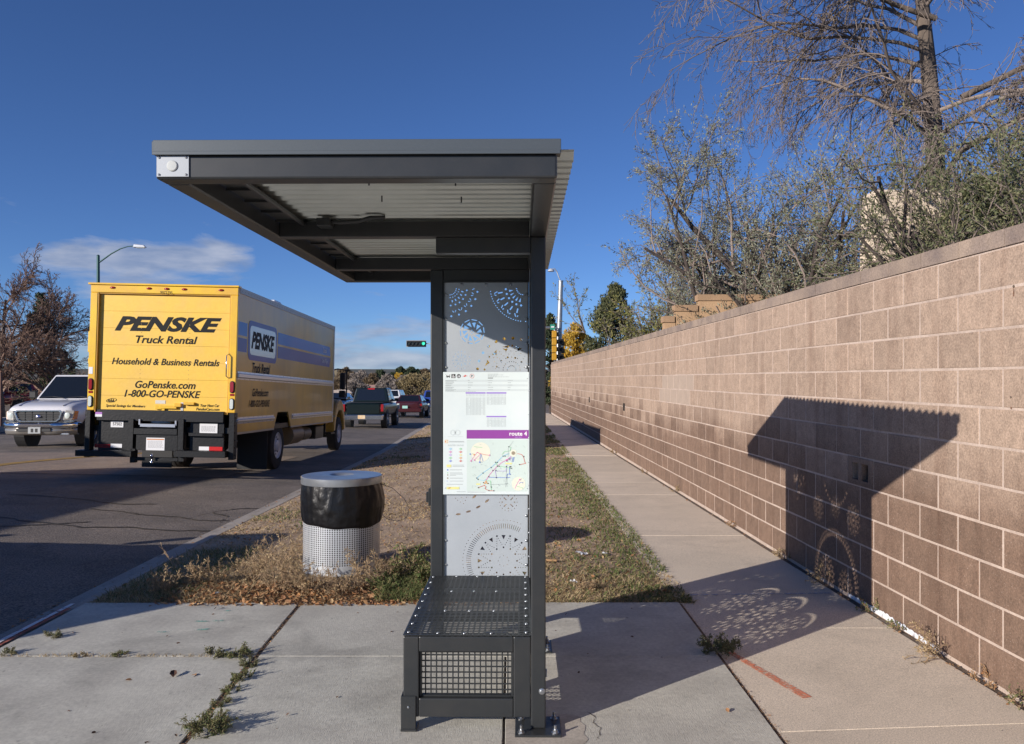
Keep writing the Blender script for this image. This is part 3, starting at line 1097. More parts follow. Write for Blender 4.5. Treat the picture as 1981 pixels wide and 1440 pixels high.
m_green = M('lit_green_lens', (.05, .5, .3), .3, emit=((.05, 1.0, .55), .9))
y2 = 92.0
x1, _, z1 = px(805, 665, y2)
xp = px(905, 665, y2)[0]
hs2 = thing('overhead_signal', 'horizontal black signal showing green over the road', 'traffic signal', (xp, y2, G(y2) - .3))
zz = z1 - G(y2) + .3
mb = MB(); mb.cyl((0, 0, 0), (0, 0, zz + .5), .16, .12, 12); mb.build('pole', m_galv, hs2, smooth=True, angle=40)
mb = MB(); mb.cyl((0, 0, zz), (x1 - xp + 1.1, 0, zz), .09, .05, 8); mb.build('mast_arm', m_galv, hs2, smooth=True)
xc = x1 - xp
mb = MB(); mb.box(xc - 1.05, xc + 1.05, -.2, .1, zz - .3, zz + .3); hd = mb.build('signal_housing', m_bsig, hs2, bevel=.03)
mb = MB(); mb.box(xc - 1.12, xc + 1.12, .105, .125, zz - .38, zz + .38); mb.build('backplate', M('pale_backplate_edge', (.3, .3, .3), .6), hs2)
for i in range(5):
    cx = xc - .84 + .42 * i
    mb = MB(); mb.lathe((cx, -.201, zz), (0, -1, 0), [(.001, 0), (.17, 0)] if i < 4 else [(.001, 0), (.19, 0)], 14); mb.build('signal_lens', m_green if i == 4 else m_goff, hs2)
    mb = MB(); mb.lathe((cx, -.2, zz), (0, -1, 0), [(.19, 0), (.19, .1), (.18, .1), (.18, 0)], 12); mb.build('visor', m_bsig, hs2)
# ================================================================== bus shelter
SA = -math.atan(.0126)                       # the shelter stands turned a touch off the view axis
m_steel = M('charcoal_powder_coat', (.026, .029, .031), .38, col2=(.036, .037, .037), nscale=6, npos=(.45, .75), spk=(900, .25), spec=.5, bump=.08, bscale=700, bdist=.001)
m_flash = M('charcoal_flashing', (.085, .10, .11), .38, spk=(500, .12), metal=.2)
m_sheet = M('galvanised_panel', (.42, .455, .485), .5, col2=(.375, .41, .44), nscale=3, spk=(300, .05), metal=.12)
m_corr = M('galvalume_roofing', (.60, .62, .58), .28, metal=.8, col2=(.52, .54, .50), nscale=3, coords='Object')
m_bolt = M('zinc_bolt', (.42, .44, .46), .32, metal=.9)
m_plate = M('brushed_plate', (.30, .32, .34), .45, metal=.5)
SO = (.0715, 3.685)
ca, sa = math.cos(SA), math.sin(SA)


def sw_(x, y, z=0):
    return (x * ca - y * sa, x * sa + y * ca, z)


sl_ = sw_(SO[0], SO[1])
shelter = thing('bus_shelter', 'dark steel bus shelter with flat roof bench and cut-out metal panels', 'bus shelter', (sl_[0], sl_[1], 0), (0, 0, SA))
OFF = (SO[0], SO[1], 0)


def sb(): return MB(OFF)


def spart(name, mb, mat, par=shelter, **k):
    k.setdefault('bevel', .003)
    return mb.build(name, mat, par, **k)


YB, YF = 2.59, 5.40
XL, XR = -1.166, .110
ZB, ZT = 2.207, 2.284
# roof frame
o = spart('front_beam', sb().box(XL, XR, YB, YB + .076, ZB, ZT), m_steel, bevel=.007, segs=2)
spart('rear_beam', sb().box(XL, XR, YF - .076, YF, ZB, ZT), m_steel, bevel=.006)
spart('side_beam', sb().box(XL, XL + .076, YB + .078, YF - .078, ZB, ZT), m_steel, bevel=.006)
spart('side_beam', sb().box(XR - .076, XR, YB + .078, YF - .078, ZB, ZT), m_steel, bevel=.006)
for y in (3.65, 4.75):
    spart('cross_beam', sb().box(XL + .078, XR - .078, y, y + .07, ZB, ZT - .008), m_steel)
# gutter pan along the left side and its purlin
spart('gutter_pan', sb().box(XL + .078, -.975, YB + .08, YF - .08, ZT - .012, ZT - .006), m_steel)
mb = sb()
for a, b in ((YB + .08, 3.645), (3.725, 4.745), (4.825, YF - .08)):
    mb.box(-.985, -.968, a, b, ZB + .047, ZT - .014)
spart('purlin', mb, m_steel)
y = YB + .2
while y < YF - .15:
    spart('gutter_rib', sb().box(XL + .079, -.99, y, y + .004, ZT - .022, ZT - .0125), m_steel, bevel=0)
    y += .2
# corrugated roofing
n = 34
pitch = (YF - .03 - (YB + .07)) / n
prof = []
for i in range(n * 8 + 1):
    t = i / 8
    prof.append((YB + .07 + t * pitch, 2.3005 + .0155 * math.cos(2 * PI * t)))
mb = sb()
vs = [(-1.07, y, z) for y, z in prof] + [(.168, y, z) for y, z in prof]
k = len(prof)
mb.add(vs, [(i, i + 1, i + 1 + k, i + k) for i in range(k - 1)])
mb.build('corrugated_roof', m_corr, shelter, solid=.0014)
# screws poking through
for (x, yy) in ((-.55, 2.93), (-.24, 2.94), (-.55, 3.2), (-.24, 3.22), (-.35, 4.1), (-.1, 4.1)):
    spart('roof_screw', sb().cyl((x, yy, 2.265), (x, yy, 2.2885), .003, n=6), m_steel, bevel=0)
# flashing round the roof edge
spart('front_flashing', sb().box(XL - .004, XR + .012, YB - .012, YB + .05, 2.286, 2.328).box(XL - .006, XR + .010, YB - .015, YB - .0125, 2.280, 2.292), m_flash, bevel=.002)
spart('side_flashing', sb().box(XL - .012, XL + .035, YB - .004, YF, 2.2865, 2.327), m_flash, bevel=.002)
spart('rear_flashing', sb().box(XL - .004, XR + .010, YF - .03, YF + .006, 2.2862, 2.3275), m_flash, bevel=.002)
# lamp plate with the round white button
pl = spart('sensor_plate', sb().box(-1.162, -1.058, YB - .0045, YB - .0005, 2.213, 2.281), m_plate, bevel=.001)
mb = sb(); mb.lathe((-1.111, YB - .0046, 2.2475), (0, -1, 0), [(.0175, 0), (.0175, .002), (.015, .004), (.011, .0042), (.0001, .0042)], 24)
mb.build('sensor_dome', M('translucent_white_dome', (.50, .52, .50), .4), pl, smooth=True, angle=30)
for sx_ in (-1.153, -1.067):
    for sz in (2.220, 2.274):
        mb = sb(); mb.lathe((sx_, YB - .0046, sz), (0, -1, 0), [(.0038, 0), (.0035, .002), (.0001, .003)], 8); mb.build('screw', m_bolt, pl, smooth=True)
# loose cable under the roof
spart('cable', sb().tube([(-.86, 3.60, 2.268), (-.80, 3.57, 2.255), (-.72, 3.58, 2.262), (-.66, 3.55, 2.272), (-.60, 3.57, 2.277)], .009, 6), m_steel, bevel=0, smooth=True)
spart('junction_box', sb().box(-.90, -.84, 3.56, 3.64, 2.24, 2.275), m_steel)

# posts
PX0, PX1 = .0385, .1045
spart('post', sb().box(PX0, PX1, 3.652, 3.722, .012, ZB - .001), m_steel, bevel=.006, segs=2)
spart('post', sb().box(PX0, PX1, 4.752, 4.822, .012, ZB - .001), m_steel, bevel=.006, segs=2)
spart('post', sb().box(-.534, -.460, 4.752, 4.822, .012, ZB - .001), m_steel, bevel=.006, segs=2)
spart('top_rail', sb().box(-.459, .0375, 4.752, 4.822, 2.139, ZB - .001), m_steel)
spart('header_plate', sb().box(-.387, .0375, 3.658, 3.716, 2.134, ZB - .001), m_steel)
# post shoes
def base(cx, cy, wx, wy, bolts):
    p = spart('base_plate', sb().box(cx - wx / 2, cx + wx / 2, cy - wy / 2, cy + wy / 2, .0, .011), m_steel, bevel=.002)
    for bx, by in bolts:
        mb = sb()
        mb.lathe((cx + bx, cy + by, .0115), (0, 0, 1), [(.017, 0), (.017, .003), (.0001, .003)], 14)
        mb.lathe((cx + bx, cy + by, .0145), (0, 0, 1), [(.0115, 0), (.0115, .011), (.0001, .011)], 6)
        mb.lathe((cx + bx, cy + by, .0255), (0, 0, 1), [(.006, 0), (.006, .018), (.0001, .019)], 8)
        mb.build('anchor_bolt', m_bolt, p)
base(.070, 3.687, .205, .205, ((-.075, -.075), (.075, -.075), (.075, .075), (-.075, .075)))
base(.070, 4.787, .205, .205, ((-.075, -.075), (.075, -.075), (.075, .075), (-.075, .075)))
base(-.497, 4.787, .18, .18, ((-.065, -.065), (.065, -.065)))
base(-.507, 3.68, .072, .085, ((.002, -.015),))
mb = sb(); mb.lathe((.088, 3.6515, .178), (0, -1, 0), [(.015, 0), (.014, .003), (.009, .0045), (.009, .010), (.0001, .0105)], 14)
mb.build('carriage_bolt', m_bolt, shelter, smooth=True, angle=30)
spart('clip_bracket', sb().box(PX1 + .0005, PX1 + .006, 3.67, 3.70, .235, .262), m_plate, bevel=0)

# bench
BT = .424
bench = spart('bench', sb().box(-.532, -.4625, 3.652, 3.70, .060, BT - .004)
              .box(-.0395, .0375, 3.652, 3.70, .060, BT - .004)
              .box(-.462, -.040, 3.652, 3.70, .352, BT - .004)
              .box(-.462, -.040, 3.652, 3.70, .060, .144)
              .box(-.532, -.480, 3.702, 4.75, BT - .055, BT - .004)
              .box(-.018, .0375, 3.702, 4.75, BT - .055, BT - .004)
              .box(-.479, -.019, 4.70, 4.75, BT - .055, BT - .004), m_steel, bevel=.005, segs=2)
spart('bench_leg', sb().box(-.542, -.474, 3.643, 3.6515, .006, .156).box(-.5425, -.5345, 3.652, 3.71, .006, .156), m_steel, bevel=.003)
mb = sb(); mb.lathe((-.508, 3.6425, .108), (0, -1, 0), [(.006, 0), (.005, .003), (.0001, .004)], 10); mb.build('rivet', m_bolt, shelter)
# inner lip of the grille window
spart('window_lip', sb().box(-.4615, -.452, 3.672, 3.699, .145, .351).box(-.0505, -.0405, 3.672, 3.699, .145, .351)
      .box(-.4515, -.051, 3.672, 3.699, .1445, .152).box(-.4515, -.051, 3.672, 3.699, .343, .3515), m_steel, bevel=.001)
def lattice(mb, x0, x1, y0, y1, nx, ny, t, w, fn):
    for i in range(nx + 1):
        x = x0 + (x1 - x0) * i / nx
        fn(mb, x - w / 2, x + w / 2, y0, y1, 0)
    for j in range(ny + 1):
        y = y0 + (y1 - y0) * j / ny
        fn(mb, x0, x1, y - w / 2, y + w / 2, 1)
mb = sb()
lattice(mb, -.4615, -.0405, .1445, .3515, 17, 8, .003, .0062,
        lambda m, a, b, c, d, k: m.box(a, b, 3.690 + .0012 * k, 3.693 + .0012 * k, c, d))
mb.build('side_grille', m_steel, shelter)
mb = sb()
lattice(mb, -.530, .036, 3.655, 4.748, 22, 44, .003, .0085,
        lambda m, a, b, c, d, k: m.box(a, b, c, d, BT + .0015 * k, BT + .003 + .0015 * k))
seat = mb.build('seat_grating', m_steel, shelter)
spart('seat_rib', sb().box(-.478, -.020, 4.005, 4.045, BT - .045, BT - .002), m_steel)
spart('seat_rib', sb().box(-.478, -.020, 4.38, 4.42, BT - .045, BT - .002), m_steel)
bolt_me = None
def dome(x, y, z, r, axis):
    mb = sb(); mb.lathe((x, y, z), axis, [(r, 0), (r * .95, r * .25), (r * .7, r * .55), (r * .35, r * .72), (.0001, r * .78)], 10)
    return mb
for i, yy in enumerate(np.linspace(3.69, 4.72, 9)):
    dome(-.513, yy, BT + .0045, .0078, (0, 0, 1)).build('seat_bolt', m_bolt, shelter, smooth=True)
    dome(.018, yy, BT + .0045, .0078, (0, 0, 1)).build('seat_bolt', m_bolt, shelter, smooth=True)
for yy in (3.675, 4.03, 4.40, 4.73):
    for xx in (-.38, -.26, -.14):
        dome(xx, yy, BT + .0045, .0075, (0, 0, 1)).build('seat_bolt', m_bolt, shelter, smooth=True)

# ---- rear art panel: pattern positions measured in panel units (metres from its lower left)
KX = 4.76 / FPX
def U(zx, zy):       # upper pattern, zoomed pixels -> panel coordinates
    X, Y = 840 + zx / 7.2, 530 + zy / 7.2
    return ((X - 1010) * KX + .4595, EYE - (Y - HY) * KX - .30)
def Lw(zx, zy):
    X, Y = 840 + zx / 8.47, 950 + zy / 8.47
    return ((X - 1010) * KX + .4595, EYE - (Y - HY) * KX - .30)
SU, SLo = KX / 7.2, KX / 8.47
holes = []
def dot(f, s, zx, zy, r): x, y = f(zx, zy); holes.append(circ(x, y, r * s, 8 if r * s > .004 else 6))
def br(f, s, x0, y0, x1, y1, w): a, b = f(x0, y0), f(x1, y1); holes.append(bar(*a, *b, w * s))
def tri(f, p): holes.append([f(*q) for q in p])
def pol(cx, cy, r, deg): return (cx + r * math.cos(R(deg)), cy + r * math.sin(R(deg)))   # y down
for p in ((303, 208), (297, 235), (285, 258), (265, 274), (243, 286), (217, 293), (341, 215), (331, 250), (312, 282), (286, 307), (254, 323), (218, 330)):
    dot(U, SU, *p, 9)
for (x, y) in ((388, 247), (369, 293), (337, 333), (294, 363), (247, 380)):
    a = math.atan2(y - 195, x - 215)
    br(U, SU, x - 16 * math.cos(a), y - 16 * math.sin(a), x + 16 * math.cos(a), y + 16 * math.sin(a), 17)
for p in ((450, 230), (432, 293), (398, 350), (348, 397), (291, 426), (225, 440)): dot(U, SU, *p, 13)
for p in ((598, 250), (569, 352), (513, 445), (435, 518), (340, 567), (234, 590)): dot(U, SU, *p, 15)
for q in ((525, 220, 556, 205), (519, 258, 546, 282), (506, 304, 540, 298), (490, 340, 510, 370), (466, 382, 500, 384), (443, 410, 452, 443),
          (408, 442, 437, 458), (332, 488, 360, 510), (381, 466, 374, 502), (248, 512, 270, 537), (298, 503, 286, 535)): br(U, SU, *q, 11)
for k in range(22):
    a = 172 - k * 4.15
    if 19 <= k <= 19: continue
    dot(U, SU, *pol(1262, 178, 486, a + 0), 9)
for p in ((1143, 207), (1150, 232), (1162, 252), (1180, 272), (1202, 285), (1228, 290)): dot(U, SU, *p, 9)
for p in ((993, 214), (1007, 280), (1038, 339), (1084, 389), (1141, 424), (1207, 440)): dot(U, SU, *p, 16)
for t in (((1038, 222), (1040, 252), (1100, 230)), ((1055, 284), (1066, 304), (1115, 262)), ((1083, 328), (1102, 347), (1137, 292)),
          ((1123, 365), (1147, 378), (1168, 318)), ((1172, 388), (1200, 396), (1204, 332))): tri(U, t)
for q in ((885, 270, 950, 257), (920, 362, 976, 332), (976, 442, 1024, 400), (1052, 502, 1088, 452), (1148, 545, 1162, 482)): br(U, SU, *q, 19)
for q in ((832, 275, 878, 248), (868, 385, 903, 347), (932, 478, 953, 432), (1020, 500, 1024, 550), (1118, 548, 1130, 598),
          (835, 292, 862, 303), (874, 401, 902, 404), (945, 492, 970, 486), (1036, 560, 1058, 548), (1150, 598, 1164, 580)): br(U, SU, *q, 14)
for k in range(10):
    a = k * 36 - 8
    x0, y0 = pol(525, 805, 168, a - 13); x1, y1 = pol(525, 805, 168, a + 13)
    br(U, SU, x0, y0, x1, y1, 13)
    tri(U, (pol(525, 805, 138, a + 12), pol(525, 805, 122, a - 12), pol(525, 805, 60, a + 22)))
for k in range(4): dot(U, SU, *pol(521, 808, 22, 90 * k), 9)
for k in range(16):
    dot(U, SU, *pol(377, 1203, 122, k * 22.5), 8)
    if k % 2 == 0:
        a, b = pol(377, 1203, 48, k * 22.5), pol(377, 1203, 90, k * 22.5)
        br(U, SU, *a, *b, 9)
    else: dot(U, SU, *pol(377, 1203, 70, k * 22.5), 6)
for k in range(6): dot(U, SU, *pol(377, 1203, 22, k * 60), 6)
for p in ((857, 943), (972, 905), (1094, 897), (1213, 920)): dot(U, SU, *p, 23)
for p in ((755, 1010), (677, 1100), (621, 1215), (600, 1325)): dot(U, SU, *p, 20)
for p in ((762, 1158), (1085, 1000), (1020, 1165), (928, 1210), (870, 1293), (698, 1333), (1125, 1172), (1212, 1230)): dot(U, SU, *p, 14)
for t in (((940, 1018), (1048, 996), (1025, 1032)), ((945, 1040), (1020, 1046), (1000, 1078)), ((1158, 1018), (1228, 1045), (1158, 1082)),
          ((795, 1128), (868, 1058), (866, 1135)), ((738, 1195), (768, 1240), (706, 1285)), ((1122, 1005), (1148, 1008), (1150, 1055))): tri(U, t)
for (r, n_, a0, a1, d) in ((60, 10, 180, 360, 7), (118, 13, 180, 360, 7), (180, 7, 190, 350, 7), (225, 9, 185, 335, 6), (265, 10, 190, 330, 6), (305, 6, 215, 320, 7)):
    for k in range(n_):
        dot(U, SU, *pol(1075, 1340, r, a0 + (a1 - a0) * k / (n_ - 1)), d)
# part of the pattern lies behind the poster; the lower field
for k in range(-12, 9):
    pass
for k in range(47):
    a = 150 + k * 3.42 if True else 0
    if 150 <= a <= 300:
        br(Lw, SLo, *pol(1132, 1147, 532, a), *pol(1132, 1147, 612, a), 9)
for k in range(41):
    a = 160 + k * 5.0
    if a <= 298: dot(Lw, SLo, *pol(1132, 1147, 668, a), 7)
for k in range(12):
    a = k * 30
    if k % 1 == 0:
        x, y = pol(1132, 1147, 392, a)
        if x < 1500 and y < 1420:
            tri(Lw, (pol(1132, 1147, 424, a - 4.6), pol(1132, 1147, 424, a + 4.6), pol(1132, 1147, 350, a)))
        b = pol(1132, 1147, 419, a + 15)
        if b[0] < 1500 and b[1] < 1420: dot(Lw, SLo, *b, 16)
        c_ = pol(1132, 1147, 222, a)
        if c_[1] < 1420: dot(Lw, SLo, *c_, 15)
        for t in (.22, .40, .58, .76):
            for s_ in (-1, 1):
                e = pol(1132, 1147, 419, a + 15 * s_)
                q = (e[0] + (c_[0] - e[0]) * t, e[1] + (c_[1] - e[1]) * t)
                if q[0] < 1500 and q[1] < 1430: dot(Lw, SLo, *q, 7.5)
for k in range(8): dot(Lw, SLo, *pol(1132, 1147, 84, k * 45), 7)
for k in range(16): dot(Lw, SLo, *pol(1212, 185, 143, k * 22.5), 8)
for k in range(4):
    a = 45 + 90 * k
    br(Lw, SLo, *pol(1212, 185, 47, a), *pol(1212, 185, 108, a), 15)
    a = 90 * k
    tri(Lw, (pol(1212, 185, 112, a - 8), pol(1212, 185, 112, a + 8), pol(1212, 185, 84, a)))
for (x, y, a) in ((390, 385, -4), (557, 340, -16), (717, 265, -30), (862, 165, -38), (655, 95, -40)):
    P = []
    for k in range(12):
        q = 2 * PI * k / 12
        u_, w_ = 43 * math.cos(q), 17 * math.sin(q)
        P.append((x + u_ * math.cos(R(a)) - w_ * math.sin(R(a)), y + u_ * math.sin(R(a)) + w_ * math.cos(R(a))))
    tri(Lw, P)
for p in ((345, 122), (380, 155), (425, 183), (477, 210), (505, 158), (525, 108), (447, 112)): dot(Lw, SLo, *p, 8)
vs, fs = panel_mesh(.495, 1.836, holes, lambda u, v: (-.4595 + u, 4.762, .30 + v))
mb = sb(); mb.add(vs, fs)
art = mb.build('rear_panel', m_sheet, shelter, solid=.003)
for yy in (548, 0):
    pass
for (bx, by) in [(893, 551), (940, 551), (987, 551)] + [(862, y) for y in (570, 617, 664, 711, 998, 1046, 1093)] + [(1018, y) for y in (570, 617, 664, 711, 998, 1046, 1093)]:
    x = (bx - 1010) * KX; z = EYE - (by - HY) * KX
    dome(x, 4.7595, z, .0085, (0, -1, 0)).build('panel_bolt', m_bolt, art, smooth=True)
spart('panel_trim', sb().box(-.4592, -.4535, 4.749, 4.7600, .43, 2.138).box(.0310, .0372, 4.749, 4.7600, .43, 2.138).box(-.453, .0305, 4.746, 4.7600, 2.131, 2.1385), m_steel, bevel=0)

# ---- side art panel along the walk side (its cut-outs throw the lace shadow)
holes = []
W2, H2 = 1.026, 2.10
def wheel(cx, cy, r, n_, seed):
    for k in range(n_):
        a = 2 * PI * k / n_
        c, s_ = math.cos(a), math.sin(a)
        for r0, r1, w in ((.30, .56, .07), (.68, .86, .09)):
            if r0 * r > .01: holes.append(bar(cx + c * r0 * r, cy + s_ * r0 * r, cx + c * r1 * r, cy + s_ * r1 * r, w * r))
        c, s_ = math.cos(a + PI / n_), math.sin(a + PI / n_)
        holes.append(circ(cx + c * r * .97, cy + s_ * r * .97, .06 * r, 6))
    holes.append(circ(cx, cy, .10 * r, 8))
def arc(cx, cy, r, a0, a1, n_, w, l):
    for k in range(n_):
        a = R(a0 + (a1 - a0) * k / (n_ - 1))
        c, s_ = math.cos(a), math.sin(a)
        holes.append(bar(cx + c * (r - l / 2), cy + s_ * (r - l / 2), cx + c * (r + l / 2), cy + s_ * (r + l / 2), w))
wheel(.30, 1.62, .13, 12, 1); wheel(.74, 1.60, .15, 14, 1); wheel(.52, 1.30, .085, 10, 1)
wheel(.20, 1.26, .11, 12, 1); wheel(.86, 1.24, .10, 12, 1)
arc(.52, .72, .37, 5, 175, 34, .011, .03)
arc(.52, .72, .405, 0, 180, 34, .012, .012)
arc(.52, 1.56, .24, 190, 350, 16, .010, .02)
wheel(.34, .74, .12, 14, 1); wheel(.68, .76, .14, 16, 1)
wheel(.16, .34, .14, 14, 1); wheel(.50, .36, .15, 16, 1); wheel(.85, .34, .13, 14, 1)
def cres(cx, cy, r, a0, a1, t):
    P = []
    for k in range(13): a = R(a0 + (a1 - a0) * k / 12); P.append((cx + r * math.cos(a), cy + r * math.sin(a)))
    for k in range(12, -1, -1):
        a = R(a0 + (a1 - a0) * k / 12); rr_ = r - t * math.sin(PI * k / 12) - .001
        P.append((cx + rr_ * math.cos(a), cy + rr_ * math.sin(a)))
    holes.append(P)
cres(.50, .36, .195, 40, 150, .016); cres(.16, .34, .18, 60, 160, .014); cres(.86, .34, .165, 20, 120, .014)
holes = [[(a_, b_ + .20) for a_, b_ in H_] for H_ in holes]
vs, fs = panel_mesh(W2, H2, holes, lambda u, v: (.0695, 3.724 + u, .05 + v))
mb = sb(); mb.add(vs, fs)
sart = mb.build('side_panel', m_sheet, shelter, solid=.003)
for z in np.linspace(.45, 2.08, 13):
    for y_ in (3.745, 4.730):
        dome(.0675, y_, z, .0085, (-1, 0, 0)).build('panel_bolt', m_bolt, sart, smooth=True)
spart('panel_angle', sb().box(.0400, .0445, 4.700, 4.7505, .43, 2.205), M('bright_angle', (.35, .36, .37), .3, metal=.7), bevel=0)
for z in np.linspace(.55, 2.05, 12):
    dome(.038, 4.712, z, .006, (-1, 0, 0)).build('angle_bolt', m_bolt, shelter, smooth=True)
# latch on the far left post
lt = spart('post_latch', sb().box(-.549, -.535, 4.765, 4.805, .83, .93), m_steel, bevel=.004)
mb = sb(); mb.box(-.562, -.5495, 4.772, 4.798, .85, .91); mb.build('latch_knob', m_steel, lt, bevel=.003)

# ================================================================== timetable poster (flat print on a board, fixed to the panel)
PYv = 4.743
PX_, PY_ = -.459, .901
PW, PHt = .498, .710
poster = thing('route_poster', 'white route 4 timetable and map poster fixed inside the shelter', 'poster', (sl_[0], sl_[1], 0), (0, 0, SA))
m_paper = M('poster_paper', (.66, .72, .71), .45, col2=(.62, .69, .69), nscale=8, spec=.4)
m_ink = {k: M('ink_' + k, c, .5) for k, c in dict(black=(.03, .03, .03), grey=(.36, .40, .40), pale=(.56, .62, .62), violet=(.30, .18, .58), purple=(.26, .05, .30),
        white=(.8, .8, .8), mapgreen=(.56, .65, .61), blue=(.12, .2, .6), cyan=(.25, .55, .75), magenta=(.65, .2, .45), red=(.6, .10, .07),
        green=(.25, .6, .3), yellow=(.72, .70, .28), orange=(.7, .36, .10), cream=(.70, .70, .58), lilac=(.45, .36, .68), brown=(.3, .25, .18)).items()}


def pz(zx, zy):       # poster zoom coordinates to (x, z)
    return (PX_ + (zx - 57) / 928 * PW, PY_ + PHt - (zy - 52) / 1320 * PHt)


KP = PW / 928
mb = sb(); mb.box(PX_, PX_ + PW, PYv, PYv + .004, PY_, PY_ + PHt)
sheet = mb.build('poster_sheet', m_paper, poster, bevel=.001)
LAY = [0]


def ink(name, col, rects, par=None, lay=1):
    mb = sb()
    y = PYv - .0005 * lay
    for r in rects:
        if len(r) == 4:
            (x0, z0), (x1, z1) = pz(r[0], r[1]), pz(r[2], r[3])
            mb.quad((x0, y, z1), (x1, y, z1), (x1, y, z0), (x0, y, z0))
        else:
            P = [pz(r[i], r[i + 1]) for i in range(0, len(r), 2)]
            mb.add([(p[0], y, p[1]) for p in P], [tuple(range(len(P)))])
    return mb.build(name, m_ink[col], par or poster)


def pline(pts, w):
    out = []
    for (a, b) in zip(pts[:-1], pts[1:]):
        q = bar(a[0], a[1], b[0], b[1], w)
        out.append(tuple(c for p in q for c in p))
    return out


def disc(cx, cy, r, n=20):
    return tuple(c for k in range(n) for c in (cx + r * math.cos(2 * PI * k / n), cy + r * math.sin(2 * PI * k / n)))


rs = random.Random(4)
rects = []
for (x0, x1) in ((540, 710), (540, 770)):
    pass
for i, (x0, x1) in enumerate(((540, 650), (540, 705), (540, 640), (540, 770))):
    y = 72 + i * 10
    x = x0
    while x < x1:
        w = rs.uniform(6, 26); rects.append((x, y, min(x + w, x1), y + 4)); x += w + 4
ink('small_print', 'grey', rects)
ink('small_print', 'black', [(540, 114, 596, 121)])
rects, bands = [], []
for i in range(5):
    y = 140 + i * 25
    if i % 2 == 0: bands.append((80, y - 5, 968, y + 17))
    for x0, w in ((82, rs.choice((60, 90, 110, 150))), (325, rs.choice((20, 44))), (540, rs.choice((28, 45))), (755, rs.choice((22, 46)))):
        for j in range(2 if x0 == 82 else 1):
            x = x0
            ww = w * (1 if j == 0 else .8)
            while x < x0 + ww:
                q = rs.uniform(6, 18); rects.append((x, y + j * 9, x + q, y + j * 9 + 5)); x += q + 3
x = 82
while x < 390:
    q = rs.uniform(8, 24); rects.append((x, 260, x + q, 263)); x += q + 4
ink('table_band', 'pale', bands)
ink('small_print', 'grey', rects, lay=2)
ink('table_header', 'violet', [(300, 270, 516, 285), (525, 270, 740, 285), (525, 525, 740, 539)])
rects = []
for (x0, x1, y0, y1, yy0, yy1) in ((302, 514, 290, 312, 328, 518), (527, 738, 290, 312, 322, 402), (527, 738, 546, 566, 572, 642)):
    nc = 14
    for c in range(nc):
        x = x0 + (x1 - x0) * (c + .5) / nc
        y = y0
        while y < y1: rects.append((x - 2, y, x + 2, y + 6)); y += 9
        y = yy0
        while y < yy1:
            if not (c in (2, 11) and rs.random() < .5): rects.append((x - 4.5, y, x + 4.5, y + 2.4))
            y += 5.6
ink('timetable_figures', 'grey', rects)
ink('title_bar', 'purple', [(311, 676, 981, 770)])
text('title_lettering', 'route 4', 190 * KP, 46 * KP, m_ink['white'], poster, lambda u, v: (pz(773, 738)[0] + u - OFF[0], PYv - .0011 - OFF[1], pz(773, 738)[1] + v), bold=.022)
ink('small_print', 'lilac', [(832, 752, 868, 756), (874, 752, 906, 756)], lay=2)
# pale emblem: two linked rings
def ring(cx, cy, r, t, n=22):
    out = []
    for k in range(n):
        a, b = 2 * PI * k / n, 2 * PI * (k + 1) / n
        out.append((cx + r * math.cos(a), cy + r * math.sin(a), cx + (r - t) * math.cos(a), cy + (r - t) * math.sin(a),
                    cx + (r - t) * math.cos(b), cy + (r - t) * math.sin(b), cx + r * math.cos(b), cy + r * math.sin(b)))
    return out
ink('ring_emblem', 'pale', ring(163, 705, 32, 13) + ring(213, 705, 32, 13) + [(105, 746, 275, 752)])
# header symbols
syms = ink('bus_symbol', 'black', [(94, 86, 130, 106), (88, 92, 93, 100), (97, 106, 104, 114), (120, 106, 127, 114), (82, 76, 90, 79), (126, 78, 134, 81), (84, 114, 92, 117)], lay=1)
ink('bus_windscreen', 'white', [(99, 89, 125, 95)], lay=2)
ink('wheelchair_symbol', 'black', [(146, 74, 190, 118)])
ink('wheelchair_figure', 'white', ring(166, 103, 12, 4, 14) + [(161, 80, 168, 87), (162, 88, 167, 101), (165, 97, 178, 101), (176, 99, 181, 111)], lay=2)
ink('crossing_symbol', 'black', [disc(226, 96, 22)])
ink('crossing_figure', 'white', [(214, 92, 222, 106), (230, 92, 238, 106), (216, 85, 221, 90), (231, 85, 236, 90), (212, 108, 240, 110)], lay=2)
ink('bird_symbol', 'red', [(262, 99, 286, 92, 292, 84, 300, 82, 303, 90, 330, 96, 302, 97, 296, 104, 276, 105, 284, 98)])
ink('parking_ring', 'red', ring(369, 96, 24, 3.5))
text('parking_letter', 'P', 16 * KP, 24 * KP, m_ink['black'], poster, lambda u, v: (pz(361, 108)[0] + u - OFF[0], PYv - .0008 - OFF[1], pz(361, 108)[1] + v), bold=.02)
text('legend_title', 'ROUTES / RUTAS', 168 * KP, 14 * KP, m_ink['grey'], poster, lambda u, v: (pz(110, 849)[0] + u - OFF[0], PYv - .0006 - OFF[1], pz(110, 849)[1] + v))
ink('badge', 'orange', [(75, 784, 110, 818)])
ink('badge_face', 'cream', [(79, 788, 106, 814)], lay=2)
ink('badge_mark', 'red', [(80, 796, 90, 806)], lay=3)
ink('small_print', 'grey', [(122, 797, 280, 801), (122, 804, 288, 809)])
cols = [('cyan', 'green'), ('magenta', 'red'), ('lilac', 'yellow'), ('green', 'orange'), ('blue', 'red')]
for i, (a, b) in enumerate(cols):
    y = 881 + i * 32.5
    for c, x in ((a, 137), (b, 247)):
        ink('route_symbol', c, [(x - 14, y, x, y - 14, x + 14, y, x, y + 14), (x - 21, y - 2, x + 21, y + 2)])
        ink('route_symbol_core', 'white', [(x - 5, y, x, y - 5, x + 5, y, x, y + 5)], lay=2)
